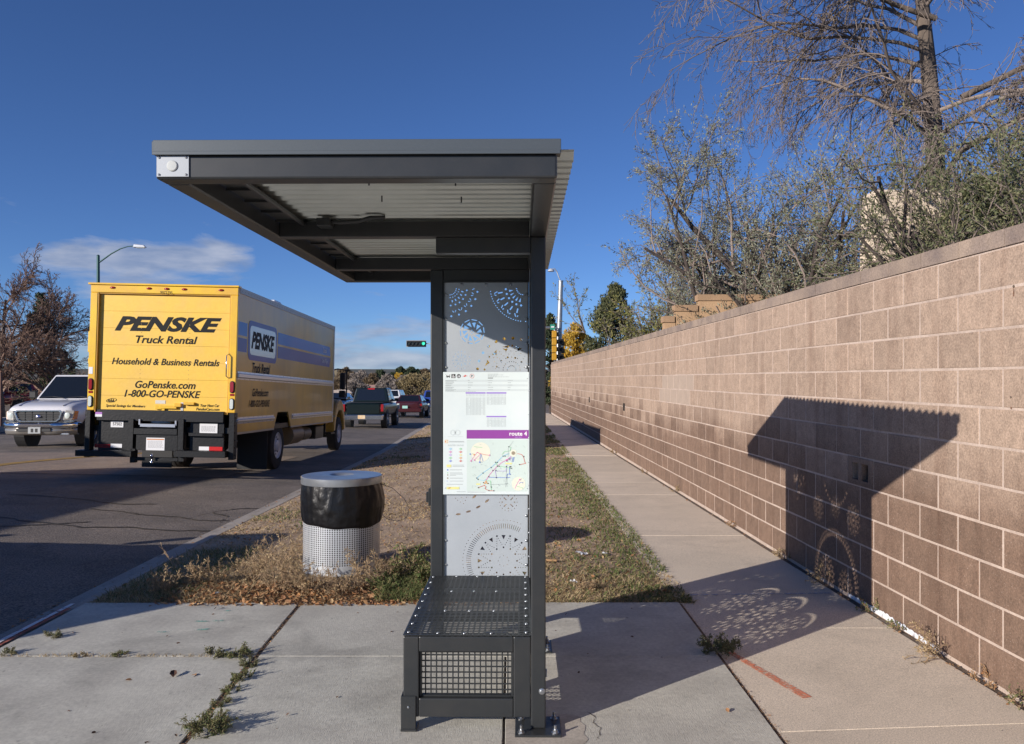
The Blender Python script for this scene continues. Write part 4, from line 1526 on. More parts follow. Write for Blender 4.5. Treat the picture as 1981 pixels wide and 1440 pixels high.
for r_ in ((95, 1050, 143, 1078), (95, 1290, 232, 1316), (730, 1030, 800, 1046), (415, 1253, 458, 1268)): ink('legend_swatch', 'yellow', [r_], lay=3)
ink('legend_dot', 'blue', [disc(106, 1107, 8), disc(100, 1228, 4)])
ink('legend_dot', 'green', [disc(106, 1140, 6)])
ink('legend_dot', 'brown', [disc(106, 1162, 7), disc(106, 1196, 8)])
ink('small_print', 'grey', [(158, 1053, 280, 1058), (158, 1067, 286, 1072), (130, 1104, 262, 1110), (130, 1137, 262, 1142), (130, 1150, 270, 1155), (130, 1163, 196, 1168),
                    (130, 1193, 268, 1199), (130, 1225, 278, 1230), (95, 1260, 270, 1265), (203, 1340, 300, 1345), (320, 1344, 515, 1349)])
ink('bird_symbol', 'red', [(104, 1305, 124, 1298, 134, 1294, 140, 1300, 128, 1308)], lay=3)
# map
ink('map_field', 'mapgreen', [(313, 783, 970, 1338)])
ink('inset_circle', 'cream', [disc(461, 915, 106, 32)], lay=2)
ink('inset_circle', 'cream', [disc(872, 1256, 74, 28)], lay=2)
ink('inset_circle', 'brown', [disc(815, 925, 20)], lay=3)
ink('inset_circle', 'cream', [disc(815, 925, 38)], lay=2)
ink('route_line', 'cyan', pline([(770, 930), (705, 955), (640, 1022), (575, 1080), (485, 1140), (420, 1195), (432, 1212)], 5), lay=3)
ink('route_line', 'cyan', pline([(450, 1215), (500, 1222), (520, 1205)], 4), lay=3)
ink('route_line', 'magenta', pline([(790, 960), (745, 1000), (700, 1020), (645, 1062), (560, 1155), (510, 1235)], 6), lay=3)
ink('route_line', 'magenta', pline([(358, 1010), (425, 915), (460, 935), (395, 1000)], 5) + pline([(835, 1305), (848, 1270), (885, 1210)], 5), lay=3)
ink('route_line', 'lilac', pline([(620, 1118), (735, 1118), (742, 1075), (745, 1050)], 5) + pline([(620, 1118), (632, 1188)], 5) + pline([(770, 990), (790, 965), (780, 1005)], 5), lay=4)
ink('route_line', 'blue', pline([(550, 1185), (745, 1190), (780, 1185)], 5) + pline([(745, 1190), (750, 1150), (775, 1150), (775, 1070)], 5) + pline([(452, 1022), (465, 935), (488, 1015)], 4) + pline([(800, 1020), (812, 968)], 5) + pline([(814, 1020), (824, 968)], 5) + pline([(880, 1255), (890, 1240), (925, 1240)], 4), lay=4)
ink('route_line', 'green', pline([(765, 858), (790, 862), (782, 900), (720, 908), (695, 940)], 4) + pline([(625, 1025), (645, 1065), (720, 1075), (785, 1088)], 5) + pline([(515, 1222), (570, 1225), (575, 1300), (580, 1325)], 5) + pline([(850, 1280), (915, 1298), (918, 1310)], 4) + pline([(390, 855), (440, 862), (480, 865)], 4), lay=4)
ink('route_line', 'red', pline([(860, 930), (905, 940), (925, 965), (940, 1025), (950, 1035), (880, 1050)], 5) + pline([(500, 1275), (520, 1282), (510, 1310), (550, 1330), (610, 1332)], 5) + pline([(432, 1298), (470, 1285), (505, 1272)], 5) + pline([(425, 920), (500, 942), (555, 948)], 4), lay=4)
rects = []
for k in range(44):
    x, y = rs.uniform(370, 950), rs.uniform(800, 1320)
    a = rs.uniform(0, PI)
    l = rs.uniform(10, 36)
    rects += pline([(x, y), (x + l * math.cos(a), y + l * math.sin(a) * .9)], 1.8)
rects += pline([(560, 1265), (640, 1262), (700, 1260), (760, 1250)], 2.5) + pline([(745, 1290), (745, 1200), (735, 1150), (745, 1090)], 2.5) + pline([(728, 1290), (735, 1200)], 2.5) + pline([(762, 860), (760, 960)], 2) + pline([(815, 795), (770, 855)], 2.5)
ink('street_lines', 'grey', rects, lay=5)
ink('stop_dots', 'black', [disc(*p, 6, 8) for p in ((766, 857), (704, 957), (725, 957), (622, 1024), (641, 1024), (575, 1081), (487, 1140), (419, 1194), (434, 1208), (643, 1066), (662, 1066), (594, 1112), (627, 1113), (549, 1180), (632, 1190), (742, 1192), (740, 1070), (778, 1072), (790, 1088), (743, 1010), (770, 990), (438, 1296), (576, 1290), (551, 1328), (605, 1330), (493, 1243), (543, 1252), (927, 962), (882, 1048), (787, 1070))], lay=6)
ink('end_dots', 'magenta', [disc(358, 1010, 8), disc(395, 1000, 8), disc(558, 947, 7), disc(745, 1000, 11), disc(885, 1210, 8)], lay=6)
ink('end_dots', 'blue', [disc(452, 1023, 8), disc(350, 936, 7), disc(778, 1152, 7)], lay=6)
ink('end_dots', 'orange', [disc(391, 942, 8), disc(520, 1235, 9), disc(505, 1250, 8), disc(530, 1250, 7)], lay=6)
for (x, y) in ((967, 123), (967, 1307), (84, 1303)):
    X, Z = pz(x, y)
    mb = sb(); mb.lathe((X, PYv - .0005, Z), (0, -1, 0), [(.003, 0), (.002, .0015), (.0001, .002)], 8); mb.build('screw', m_bolt, poster)

# ================================================================== litter bin
bx_, by_ = -1.412, 6.79
bin_ = thing('litter_bin', 'round silver perforated litter bin lined with black plastic', 'litter bin', (bx_, by_, -.030))
bin_.scale = (1, 1, 1.055)
m_alu = M('silver_paint', (.62, .65, .68), .36, metal=.4, spk=(200, .04))
m_bag = M('black_bin_liner', (.007, .007, .008), .33, spec=.42, bump=.6, bscale=12, bdist=.02, stretch=(1, 1, .6))
RB = .312
m_plate0 = M('dark_inner_pail', (.02, .02, .022), .7)
zb0 = .03
rows, nc = 20, 100
z0, z1 = .105, .42
mb = MB()
V, Fc = [], []
ph = (z1 - z0) / rows
hr = .0060
idx = {}
for j in range(2 * rows + 1):
    for i in range(2 * nc):
        a = PI * i / nc
        V.append((RB * math.cos(a), RB * math.sin(a), z0 + j * ph / 2))
def gi(i, j): return j * 2 * nc + (i % (2 * nc))
for j in range(rows):
    for i in range(nc):
        b = len(V)
        ca_, cz = PI * (2 * i + 1) / nc, z0 + (j + .5) * ph
        for k in range(8):
            q = 2 * PI * k / 8 + PI / 8 * 0 - 3 * PI / 4
            V.append((RB * math.cos(ca_ + hr * math.cos(q) / RB), RB * math.sin(ca_ + hr * math.cos(q) / RB), cz + hr * math.sin(q)))
        out = [gi(2 * i, 2 * j), gi(2 * i + 1, 2 * j), gi(2 * i + 2, 2 * j), gi(2 * i + 2, 2 * j + 1), gi(2 * i + 2, 2 * j + 2), gi(2 * i + 1, 2 * j + 2), gi(2 * i, 2 * j + 2), gi(2 * i, 2 * j + 1)]
        for k in range(8):
            Fc.append((out[k], out[(k + 1) % 8], b + (k + 1) % 8, b + k))
np_mesh('perforated_shell', V, Fc, m_alu, bin_, smooth=True)
mb = MB(); mb.lathe((0, 0, 0), (0, 0, 1), [(RB - .004, .03), (RB + .001, .03), (RB + .001, .105), (RB - .003, .1051)], 64, True); mb.build('base_band', m_alu, bin_, smooth=True, angle=40)
mb = MB(); mb.lathe((0, 0, 0), (0, 0, 1), [(RB - .001, .42), (RB + .0, .42), (RB, .70), (RB - .003, .70)], 64, True); mb.build('upper_shell', m_alu, bin_, smooth=True, angle=40)
mb = MB(); mb.cyl((0, 0, .0), (0, 0, .031), .26, .26, 32); mb.build('foot', m_steel, bin_)
mb = MB(); mb.lathe((0, 0, 0), (0, 0, 1), [(.24, .06), (.255, .15), (.262, .5), (.262, .66)], 32); mb.build('inner_pail', m_plate0, bin_, smooth=True)
mb = MB(); mb.lathe((0, 0, 0), (0, 0, 1), [(.295, .705), (.328, .705), (.3295, .709), (.3295, .758), (.325, .763), (.105, .768), (.098, .766), (.072, .735), (.070, .735), (.094, .76)], 72, False)
mb.build('lid', M('grey_metal_lid', (.44, .47, .50), .30, metal=.7, col2=(.38, .40, .42), nscale=7), bin_, smooth=True, angle=35)
V, Fc = [], []
NA, NZ = 160, 26
for j in range(NZ + 1):
    t = j / NZ
    for i in range(NA):
        a = 2 * PI * i / NA
        zt_ = .705 - t * (.295 + .024 * math.sin(a + 2.4) + .004 * math.sin(a * 7))
        bulge = .006 + .009 * math.sin(PI * min(t * 1.05, 1)) 
        wob = .010 * (float(fbm(i * .16, t * 7 + 3)) - .5) + .007 * math.sin(a * 23 + t * 5 * math.sin(a * 3)) * (.15 + .55 * abs(t - .55))
        side = .022 * max(0, math.cos(a - .1)) ** 4 * math.sin(PI * t)
        r = RB + .004 + max(bulge + wob + side, .003)
        if j == NZ: r = RB + .003
        V.append((r * math.cos(a), r * math.sin(a), zt_))
for j in range(NZ):
    for i in range(NA):
        Fc.append((j * NA + i, j * NA + (i + 1) % NA, (j + 1) * NA + (i + 1) % NA, (j + 1) * NA + i))
np_mesh('bin_liner', V, Fc, m_bag, bin_, smooth=True)
mb = MB(); mb.tube([(.33, 0, .69), (.42, 0, .66), (.52, -.02, .58), (.565, -.03, .5), (.54, -.02, .43), (.46, 0, .40), (.38, .02, .41), (.34, .02, .44)], .0022, 5)
mb.build('wire_loop', m_steel, bin_, smooth=True)
# ================================================================== vehicles
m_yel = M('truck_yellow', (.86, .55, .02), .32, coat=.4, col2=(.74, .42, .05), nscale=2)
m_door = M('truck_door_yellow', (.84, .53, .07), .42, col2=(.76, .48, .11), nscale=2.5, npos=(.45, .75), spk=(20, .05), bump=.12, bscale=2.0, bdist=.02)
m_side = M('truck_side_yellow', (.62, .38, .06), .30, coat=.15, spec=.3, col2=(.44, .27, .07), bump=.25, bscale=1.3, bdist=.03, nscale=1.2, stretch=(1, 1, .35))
m_blk = M('black_truck_steel', (.006, .0065, .0075), .4, bump=.2, bscale=30)
m_rub = M('tyre_rubber', (.018, .017, .017), .85, col2=(.03, .027, .025), nscale=8)
m_rim = M('white_wheel_rim', (.55, .56, .58), .4)
m_chr = M('chrome', (.72, .73, .75), .12, metal=1.0)
m_alr = M('aluminium_rail', (.62, .64, .68), .3, metal=.8)
m_red = M('red_lens', (.30, .012, .016), .2, coat=.6)
m_wlens = M('clear_lens', (.62, .68, .64), .15, coat=.6)
m_let = M('charcoal_lettering', (.012, .013, .014), .6, spec=.2)
m_lblue = M('decal_light_blue', (.03, .17, .58), .4, coat=.1)
m_dblue = M('decal_dark_blue', (.05, .05, .30), .4, coat=.1)
m_dwht = M('decal_white', (.58, .57, .56), .25, coat=.6)
m_white = M('label_white', (.74, .75, .76), .5)
m_glass = M('tinted_glass', (.010, .012, .014), .04, spec=.8, coat=.4)
m_plasb = M('black_plastic', (.02, .02, .021), .55)
m_amber = M('amber_lens', (.60, .20, .02), .2, coat=.6)


def wheel(par, x, y, r, w, side, rim=m_rim, rimr=.58, name='wheel'):
    """tyre with a rim and hub as its children; side = +1 faces +x"""
    mb = MB()
    s = side
    mb.lathe((x - s * w / 2, y, r), (s, 0, 0), [(r * .5, 0), (r * .86, 0), (r * .97, w * .08), (r, w * .2), (r, w * .42), (r * .985, w * .43), (r * .985, w * .57), (r, w * .58), (r, w * .8), (r * .97, w * .93), (r * .86, w), (r * rimr, w * .99)], 36)
    t = mb.build(name, m_rub, par, smooth=True, angle=40)
    mb = MB()
    mb.lathe((x + s * w / 2, y, r), (s, 0, 0), [(r * rimr, -.012), (r * rimr * .95, .002), (r * rimr * .88, -.03), (r * .26, -.055), (r * .22, -.01), (r * .10, .01), (.0001, .012)], 28)
    rr = mb.build('rim', rim, t, smooth=True, angle=35)
    mb = MB()
    for k in range(8):
        q = 2 * PI * k / 8
        mb.lathe((x + s * (w / 2 - .052), y + r * .36 * math.cos(q), r + r * .36 * math.sin(q)), (s, 0, 0), [(r * .045, 0), (r * .045, .012), (.0001, .012)], 8)
    mb.build('lug_nuts' if False else 'wheel_nuts', m_plasb, t)
    return t


# ---- yellow box truck
TY, TX, TZ = 14.3, -6.155, -.238
truck = thing('box_truck', 'yellow moving truck seen from behind with blue striped side panel', 'truck', (TX, TY, TZ), (-.0245, R(1.2), R(.15)))
HWd = 1.285
ZBt, ZTt = .87, 3.47
LB = 7.9
KT = 14.3 / FPX


def T(X, Y):
    u = (X - CX) * KT - TX
    return u, EYE + (HY - Y) * KT - TZ + u * .021


def Z6(zx, zy): return T(170 + zx / 5.1414, 540 + zy / 5.1414)


# shell of the box: right side sheet with a wheel cut-out, left side, roof, nose
arch = [(.02, ZBt + .01), (2.38, ZBt + .01), (2.62, ZBt + .34), (3.42, ZBt + .34), (3.66, ZBt + .01), (LB, ZBt + .01), (LB, ZTt - .06), (.02, ZTt - .06)]
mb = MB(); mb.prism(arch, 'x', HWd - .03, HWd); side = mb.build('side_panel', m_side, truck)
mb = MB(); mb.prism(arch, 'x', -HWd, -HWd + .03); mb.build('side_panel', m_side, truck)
mb = MB(); mb.box(-HWd + .005, HWd - .005, .02, LB, ZTt - .055, ZTt - .02); mb.build('roof', M('truck_roof_white', (.55, .55, .54), .5), truck)
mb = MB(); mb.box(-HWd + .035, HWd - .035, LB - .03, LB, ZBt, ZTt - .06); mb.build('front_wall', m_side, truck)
mb = MB(); mb.box(-HWd + .035, HWd - .035, .10, LB - .04, ZBt, ZBt + .1); mb.build('floor', m_blk, truck)
# rear frame, yellow
mb = MB()
mb.box(-HWd - .012, -HWd + .115, -.03, .02, 1.238, ZTt - .17)
mb.box(HWd - .125, HWd + .004, -.03, .02, 1.238, ZTt - .17)
mb.box(-HWd - .012, HWd + .004, -.03, .02, ZTt - .169, ZTt - .035)
fr = mb.build('rear_frame', m_yel, truck, bevel=.008)
mb = MB(); mb.box(-HWd - .05, HWd + .02, -.055, .10, ZTt - .034, ZTt); mb.build('roof_lip', m_yel, truck, bevel=.006)
# jambs and recessed roll-up door of horizontal panels
mb = MB()
mb.box(-HWd + .116, -HWd + .13, -.02, .055, 1.21, ZTt - .17)
mb.box(HWd - .14, HWd - .126, -.02, .055, 1.21, ZTt - .17)
mb.box(-HWd + .131, HWd - .141, -.01, .055, ZTt - .185, ZTt - .171)
mb.build('door_jamb', M('jamb_yellow', (.55, .29, .03), .5), truck)
door = thing('roller_door', None, None); door.parent = truck
nP = 7
dz0, dz1 = 1.205, ZTt - .187
for i in range(nP):
    a, b = dz0 + (dz1 - dz0) * i / nP, dz0 + (dz1 - dz0) * (i + 1) / nP
    mb = MB(); mb.box(-HWd + .132, HWd - .142, .038, .055, a + .0012, b - .0012)
    mb.build('door_panel', m_door, door, bevel=.001)
mb = MB()
for zc in np.linspace(dz0 + .25, dz1 - .3, 22):
    if int(zc * 10) % 7 in (0, 1, 2): continue
    for xx in (-.42, .43):
        mb.lathe((xx, .0375, float(zc)), (0, -1, 0), [(.009, 0), (.006, .003), (.0001, .004)], 6)
mb.build('rivets', M('dull_rivet', (.6, .40, .12), .6), door)
YD = .0345


def rt(s, zx0, zx1, zyb, hz, bold=.012, shear=.25, sc_=1.0):
    (u0, w0), (u1, _) = Z6(zx0, zyb), Z6(zx1, zyb)
    k = 14.49 / 14.3
    return text('lettering', s, (u1 - u0) * k, hz / 5.1414 * KT * k, m_let, truck, lambda u, v: (u0 + u - .04 * 0, YD, w0 + v), bold=bold, shear=shear)


rt('PENSKE', 207, 1262, 510, 148, bold=.045, shear=.35)
rt('Truck Rental', 420, 1030, 634, 76, bold=.022)
rt('Household & Business Rentals', 190, 1252, 846, 66, bold=.018)
rt('GoPenske.com', 430, 1026, 1084, 74, bold=.02)
rt('1-800-GO-PENSKE', 325, 1076, 1172, 72, bold=.02)
rt('Special Savings for Members', 145, 532, 1278, 32, bold=.014)
rt('Your Next Car', 1088, 1274, 1272, 28, bold=.014)
rt('PenskeCars.com', 1046, 1276, 1308, 28, bold=.014)
u0, w0 = Z6(668, 146); u1, _ = Z6(790, 146)
text('number', '9972795', u1 - u0, 30 / 5.1414 * KT, m_let, truck, lambda u, v: (u0 + u, -.032, w0 + v), bold=.0)
# AAA emblem: three letters crossed by an ellipse
u0, w0 = Z6(158, 1226); u1, _ = Z6(226, 1226)
em = text('emblem', 'AAA', u1 - u0, 34 / 5.1414 * KT, m_let, truck, lambda u, v: (u0 + u, YD, w0 + v), bold=.03, shear=.2)
mb = MB()
P = []
for k in range(22):
    q = 2 * PI * k / 20
    P.append(Z6(198 + 50 * math.cos(q) + 0, 1207 - 19 * math.sin(q + .35)))
mb.tube([(p[0], YD, p[1]) for p in P], .004, 4); mb.build('emblem_ellipse', m_let, truck)

# door handle and latch
def fbox(name, zx0, zx1, zy0, zy1, y0, y1, mat, par=truck, bevel=.004):
    (a, b), (c, d) = Z6(zx0, zy1), Z6(zx1, zy0)
    mb = MB(); mb.box(a, c, y0, y1, min(b, d), max(b, d))
    return mb.build(name, mat, par, bevel=bevel)
fbox('door_label', 637, 738, 1208, 1240, .033, .037, M('worn_label', (.62, .60, .52), .6), bevel=0)
lt = fbox('door_latch', 690, 860, 1262, 1288, -.012, .037, m_yel)
fbox('latch_pivot', 645, 712, 1258, 1296, -.005, .0365, m_yel, lt)
fbox('latch_hook', 838, 905, 1238, 1272, -.022, .0365, m_yel, lt)
fbox('latch_post', 712, 742, 1290, 1325, -.005, .0365, m_yel, lt)
fbox('pull_handle', 932, 1035, 1228, 1252, -.02, .0365, m_yel)
fbox('tape_scrap', 892, 918, 1228, 1310, .031, .0368, m_dwht, bevel=0)
mb = MB(); 
(a, b), (c, d) = Z6(1372, 985), Z6(1380, 745)
mb.tube([(a, -.03, b), (a - .02, -.09, b + .03), (a - .02, -.09, d - .03), (a, -.03, d)], .011, 6); mb.build('grab_handle', m_chr, truck, smooth=True)
for zx in (193, 556, 732, 908, 1275):
    (a, b) = Z6(zx, 82 + (zx - 190) * .024)
    mb = MB(); mb.lathe((a, -.031, b), (0, -1, 0), [(.001, .022), (.03, .02), (.045, .01), (.052, 0)], 16)
    mb.v = [(p[0], p[1], b + (p[2] - b) * .42) for p in mb.v]
    mb.build('marker_lamp', m_red, truck, smooth=True)


def oval(cx, cz, w, h, y, t):
    mb = MB()
    prof = []
    P = []
    for k in range(24):
        q = 2 * PI * k / 24
        ux = math.cos(q) * w
        uz = math.sin(q) * w + (h - w) * (1 if math.sin(q) > 0 else -1 if math.sin(q) < 0 else 0)
        P.append((cx + ux, cz + uz))
    mb.prism(P, 'y', y - t, y)
    return mb


for sx_, zx in ((-1, 8), (1, 1366)):
    cx = -HWd + .045 if sx_ < 0 else HWd - .055
    for (zy, mt, hh) in ((1075, m_red, .095), (1245, m_wlens, .09)):
        cz = Z6(1366, zy)[1]
        b_ = oval(cx, cz, .045, hh + .012, -.031, .012).build('lamp_bezel', m_plasb, truck, bevel=.004)
        oval(cx, cz, .033, hh, -.0435, .014).build('tail_lamp' if mt is m_red else 'reverse_lamp', mt, truck, bevel=.006)
    cz = Z6(1366, 1152)[1]
    mb = MB(); mb.box(cx - .035, cx + .035, -.038, -.031, cz - .018, cz + .018); mb.build('reflector', m_red, truck)
mb = MB(); mb.box(-HWd + .0, -HWd + .07, -.034, -.0305, ZBt + 1.0, ZBt + 1.12); mb.build('frame_label', m_white, truck)
# hinge knuckles on the far side edge
mb = MB(); mb.box(-HWd - .05, -HWd - .013, 0, .08, ZBt + 1.38, ZBt + 1.75); mb.box(-HWd - .04, -HWd - .013, 0, .07, ZBt + 1.18, ZBt + 1.28); mb.build('side_latch', m_yel, truck, bevel=.01)


def K(name, X0, X1, Y0, Y1, y0, y1, mat=m_blk, par=truck, bevel=.004):
    """box on the rear face from photograph extents (metres via T)"""
    (a, b), (c, d) = T(X0, Y1), T(X1, Y0)
    b, d = b - (a + c) / 2 * 0, d
    mb = MB(); mb.box(a, c, y0, y1, min(b, d), max(b, d))
    return mb.build(name, mat, par, bevel=bevel)


K('sill', 184, 429, 797, 813, -.02, .10)
mb = MB(); mb.box(-HWd + .131, HWd - .141, .056, .07, 1.2, ZTt - .19); mb.build('door_backing', m_door, truck)
for a, b in ((-HWd - .02, -HWd + .07), (HWd - .085, HWd + .012)):
    mb = MB(); mb.box(a, b, -.06, .10, .42, 1.236)
    mb.build('corner_post', m_blk, truck, bevel=.006)
mb = MB()
for zz_ in np.linspace(.5, 1.15, 6):
    for a in (-HWd - .024, HWd + .012):
        mb.lathe((a, -.03, float(zz_)), (1, 0, 0), [(.0001, -.012), (.014, -.01), (.014, .012), (.0001, .012)], 6)
mb.build('post_bolts', m_blk, truck)
K('step_bumper', 155, 262, 872, 881, -.20, .05)
K('step_bumper', 343, 441, 873, 883, -.20, .05)
K('rear_panel', 184, 246, 813, 871, .06, .09)
K('rear_panel', 362, 428, 813, 873, .06, .09)
K('upright', 247, 257, 811, 878, -.05, .10)
K('upright', 343, 354, 811, 880, -.05, .10)
K('cross_bar', 362, 428, 839, 844, -.01, .058)
K('cross_bar', 258, 342, 830, 840, -.06, .05)
K('ramp_box', 262, 342, 841, 871, -.03, .5)
K('hitch_frame', 252, 262, 868, 895, -.05, .06)
K('hitch_frame', 345, 356, 870, 893, -.05, .06)
K('hitch_bar', 262.5, 344.5, 886, 891, -.05, .03)
mb = MB(); a, b = T(297, 893); mb.lathe((a, -.10, b), (0, 0, 1), [(.02, -.03), (.03, 0), (.014, .02), (.014, .07), (.03, .085), (.034, .11), (.02, .135), (.0001, .14)], 14); mb.build('tow_ball', m_chr, truck, smooth=True)
K('ramp_tray', 270, 338, 821, 826, -.06, -.01, m_alr)
K('ramp_bracket', 266.5, 270, 811, 822, -.05, -.01, m_alr)
K('ramp_bracket', 336.5, 340, 814, 824, -.05, -.01, m_alr)
lp = K('licence_plate', 208, 232.5, 815.5, 827, .05, .058, m_white, bevel=.001)
u0, w0 = T(212, 823.5)
text('plate_number', '57502', .16, .055, m_let, lp, lambda u, v: (u0 + u, .0485, w0 + v), bold=.01)
K('purple_sticker', 181.5, 194.5, 797.5, 806, -.0235, -.021, M('purple_print', (.40, .16, .5), .5), bevel=0)
K('sticker_base', 181.5, 194.5, 801.8, 806.2, -.0245, -.0237, m_white, bevel=0)
for nm, (a, b, c, d, q) in (('warning_label', (282, 317.5, 847.5, 871, -.031)), ('instruction_label', (381, 415.5, 820.5, 839, .0495))):
    lb = K(nm, a, b, c, d, q - .003, q, m_white, bevel=0)
    (u0, w1), (u1, w0) = T(a, c), T(b, d)
    mb = MB()
    rr = random.Random(2)
    for i in range(7):
        zz_ = w1 - (w1 - w0) * (.27 + .09 * i)
        xx = u0 + .03
        while xx < u1 - .04:
            l = rr.uniform(.01, .04); mb.quad((xx, q - .0045, zz_), (xx + l, q - .0045, zz_), (xx + l, q - .0045, zz_ + .006), (xx, q - .0045, zz_ + .006)); xx += l + .008
    mb.build('small_print', M('grey_print', (.3, .3, .3), .6), lb)
    if nm == 'warning_label':
        mb = MB(); mb.quad((u0 + .01, q - .0045, w1 - .03), (u1 - .01, q - .0045, w1 - .03), (u1 - .01, q - .0045, w1 - .012), (u0 + .01, q - .0045, w1 - .012)); mb.build('orange_band', M('orange_print', (.6, .22, .05), .5), lb)
K('red_reflector_strip', 178, 208.5, 860, 866.5, .052, .0585, m_red, bevel=0)
K('white_reflector_strip', 209, 231, 859.5, 866.5, .052, .0585, m_white, bevel=0)
K('white_reflector_strip', 380.5, 400, 865, 872, .052, .0585, m_white, bevel=0)
K('red_reflector_strip', 400.5, 426, 865.5, 872.5, .052, .0585, M('bright_red_tape', (.55, .02, .02), .3), bevel=0)

# side graphics, rails
XS = HWd + .0025


def sq(name, l0, l1, h0, h1, mat, dx=0, par=None, skew=0):
    mb = MB()
    x = XS + dx
    mb.quad((x, l0, ZBt + h0), (x, l1, ZBt + h0), (x, l1 + skew, ZBt + h1), (x, l0, ZBt + h1))
    return mb.build(name, mat, par or truck)


sq('light_blue_stripe', .03, .52, 1.745, 1.985, m_lblue)
sq('dark_blue_stripe', .03, .52, 1.455, 1.70, m_dblue)
sq('light_blue_stripe', 2.5, 7.45, 1.745, 1.985, m_lblue, skew=-.12)
sq('dark_blue_stripe', 2.5, 7.35, 1.455, 1.70, m_dblue, skew=.12)


def rrect(l0, l1, h0, h1, r, n=5):
    P = []
    for cx, cz, a0 in ((l1 - r, h1 - r, 0), (l0 + r, h1 - r, 90), (l0 + r, h0 + r, 180), (l1 - r, h0 + r, 270)):
        for k in range(n + 1):
            a = R(a0 + 90 * k / n); P.append((cx + r * math.cos(a), ZBt + cz + r * math.sin(a)))
    return P


def poly_side(name, P, mat, dx):
    mb = MB(); mb.add([(XS + dx, a, b) for a, b in P], [tuple(range(len(P)))]); return mb.build(name, mat, truck)


poly_side('logo_surround', rrect(.58, 2.42, 1.33, 2.06, .14), m_dblue, .002)
poly_side('logo_panel', rrect(.68, 2.32, 1.43, 1.97, .10), m_dwht, .004)
def st(s, l0, l1, h0, hh, mat=m_let, bold=.03, shear=.3):
    return text('lettering', s, l1 - l0, hh, mat, truck, lambda u, v: (XS + .006, l0 + u, ZBt + h0 + v), bold=bold, shear=shear)
st('PENSKE', .76, 2.24, 1.545, .33, bold=.05, shear=.3)
st('Truck Rental', .86, 1.98, 1.10, .19, bold=.02)
st('GoPenske.com', .90, 1.92, .66, .15, bold=.015)
st('1-800-GO-PENSKE', .70, 2.02, .46, .13, bold=.015)
st('Local', 6.55, 6.98, 1.80, .13, m_white, .01, .2)
st('One Way', 6.45, 7.1, 1.51, .13, m_white, .01, .2)
for l0, l1, h0, h1 in ((.04, LB - .1, .955, 1.10), (.04, 2.32, .17, .29), (3.72, LB - .1, .17, .29)):
    mb = MB()
    m_ = (h0 + h1) / 2
    P = [(HWd + .001, h0), (HWd + .008, h0), (HWd + .010, h0 + .03), (HWd + .035, h0 + .045), (HWd + .035, h1 - .045), (HWd + .010, h1 - .03), (HWd + .008, h1), (HWd + .001, h1)]
    mb.prism([(a, ZBt + b) for a, b in P], 'y', l0, l1)
    rl = mb.build('rub_rail', m_alr, truck)
    mb = MB()
    l = l0 + .12
    while l < l1:
        for hh in (h0 + .013, h1 - .013):
            mb.lathe((HWd + .009, l, ZBt + hh), (1, 0, 0), [(.008, 0), (.0001, .005)], 5)
        l += .28
    mb.build('rail_rivets', m_blk, rl)
mb = MB(); mb.box(HWd - .02, HWd + .012, .05, LB, ZTt - .12, ZTt - .019); mb.build('top_rail', M('dull_aluminium', (.40, .38, .35), .45, metal=.4), truck)
mb = MB(); mb.box(HWd - .02, HWd + .008, .05, 2.37, ZBt - .015, ZBt + .02); mb.box(HWd - .02, HWd + .008, 3.67, LB, ZBt - .015, ZBt + .02); mb.build('bottom_rail', M('dull_aluminium_rail', (.42, .38, .33), .45, metal=.4), truck)
mb = MB(); mb.box(HWd - .02, HWd + .01, LB - .05, LB + .02, ZBt, ZTt - .1); mb.build('corner_trim', m_alr, truck)
mb = MB()
for i in range(46):
    l = .15 + i * .17
    mb.lathe((HWd + .0125, l, ZTt - .075), (1, 0, 0), [(.009, 0), (.0001, .006)], 5)
mb.build('top_rivets', m_blk, truck)
mb = MB(); mb.box(.5, .95, 3.4, 3.9, ZTt - .02, ZTt + .16); mb.build('roof_vent', m_white, truck, bevel=.03)
# chassis
for x in (-.43, .36):
    mb = MB(); mb.box(x, x + .08, .2, 10.2, .60, .84); mb.build('chassis_rail', m_blk, truck)
mb = MB(); mb.cyl((-.9, 2.95, .5), (.9, 2.95, .5), .07, .07, 10); mb.lathe((0, 2.95, .5), (0, 1, 0), [(.0001, -.22), (.16, -.12), (.19, 0), (.16, .12), (.0001, .2)], 14); mb.build('rear_axle', m_blk, truck, smooth=True)
mb = MB(); mb.cyl((-.9, 9.35, .42), (.9, 9.35, .42), .06, .06, 8); mb.build('front_axle', m_blk, truck)
for s in (-1, 1):
    wheel(truck, s * 1.09, 2.95, .5, .26, s, rimr=.56)
    wheel(truck, s * .79, 2.95, .5, .26, s, rimr=.56)
    wheel(truck, s * 1.04, 9.35, .48, .27, s, rimr=.56)
    mb = MB(); mb.box(s * .95 - .3, s * .95 + .3, 2.08, 2.095, .07, .84); mb.build('mud_flap', m_plasb, truck)
for x0, x1 in ((-1.0, -.45), (.72, 1.20)):
    pass
mb = MB()
mb.cyl((.98, 4.2, .66), (.98, 5.15, .66), .24, .24, 16)
mb.build('fuel_tank', M('grimy_tank', (.30, .22, .12), .5), truck, smooth=True, angle=40)
mb = MB(); mb.cyl((.95, 5.6, .62), (.95, 6.3, .62), .17, .17, 14); mb.build('air_tank', M('grimy_tank_dark', (.22, .17, .10), .5), truck, smooth=True, angle=40)
mb = MB(); mb.box(.62, 1.12, 6.7, 7.6, .45, .78); mb.build('battery_box', m_blk, truck, bevel=.02)
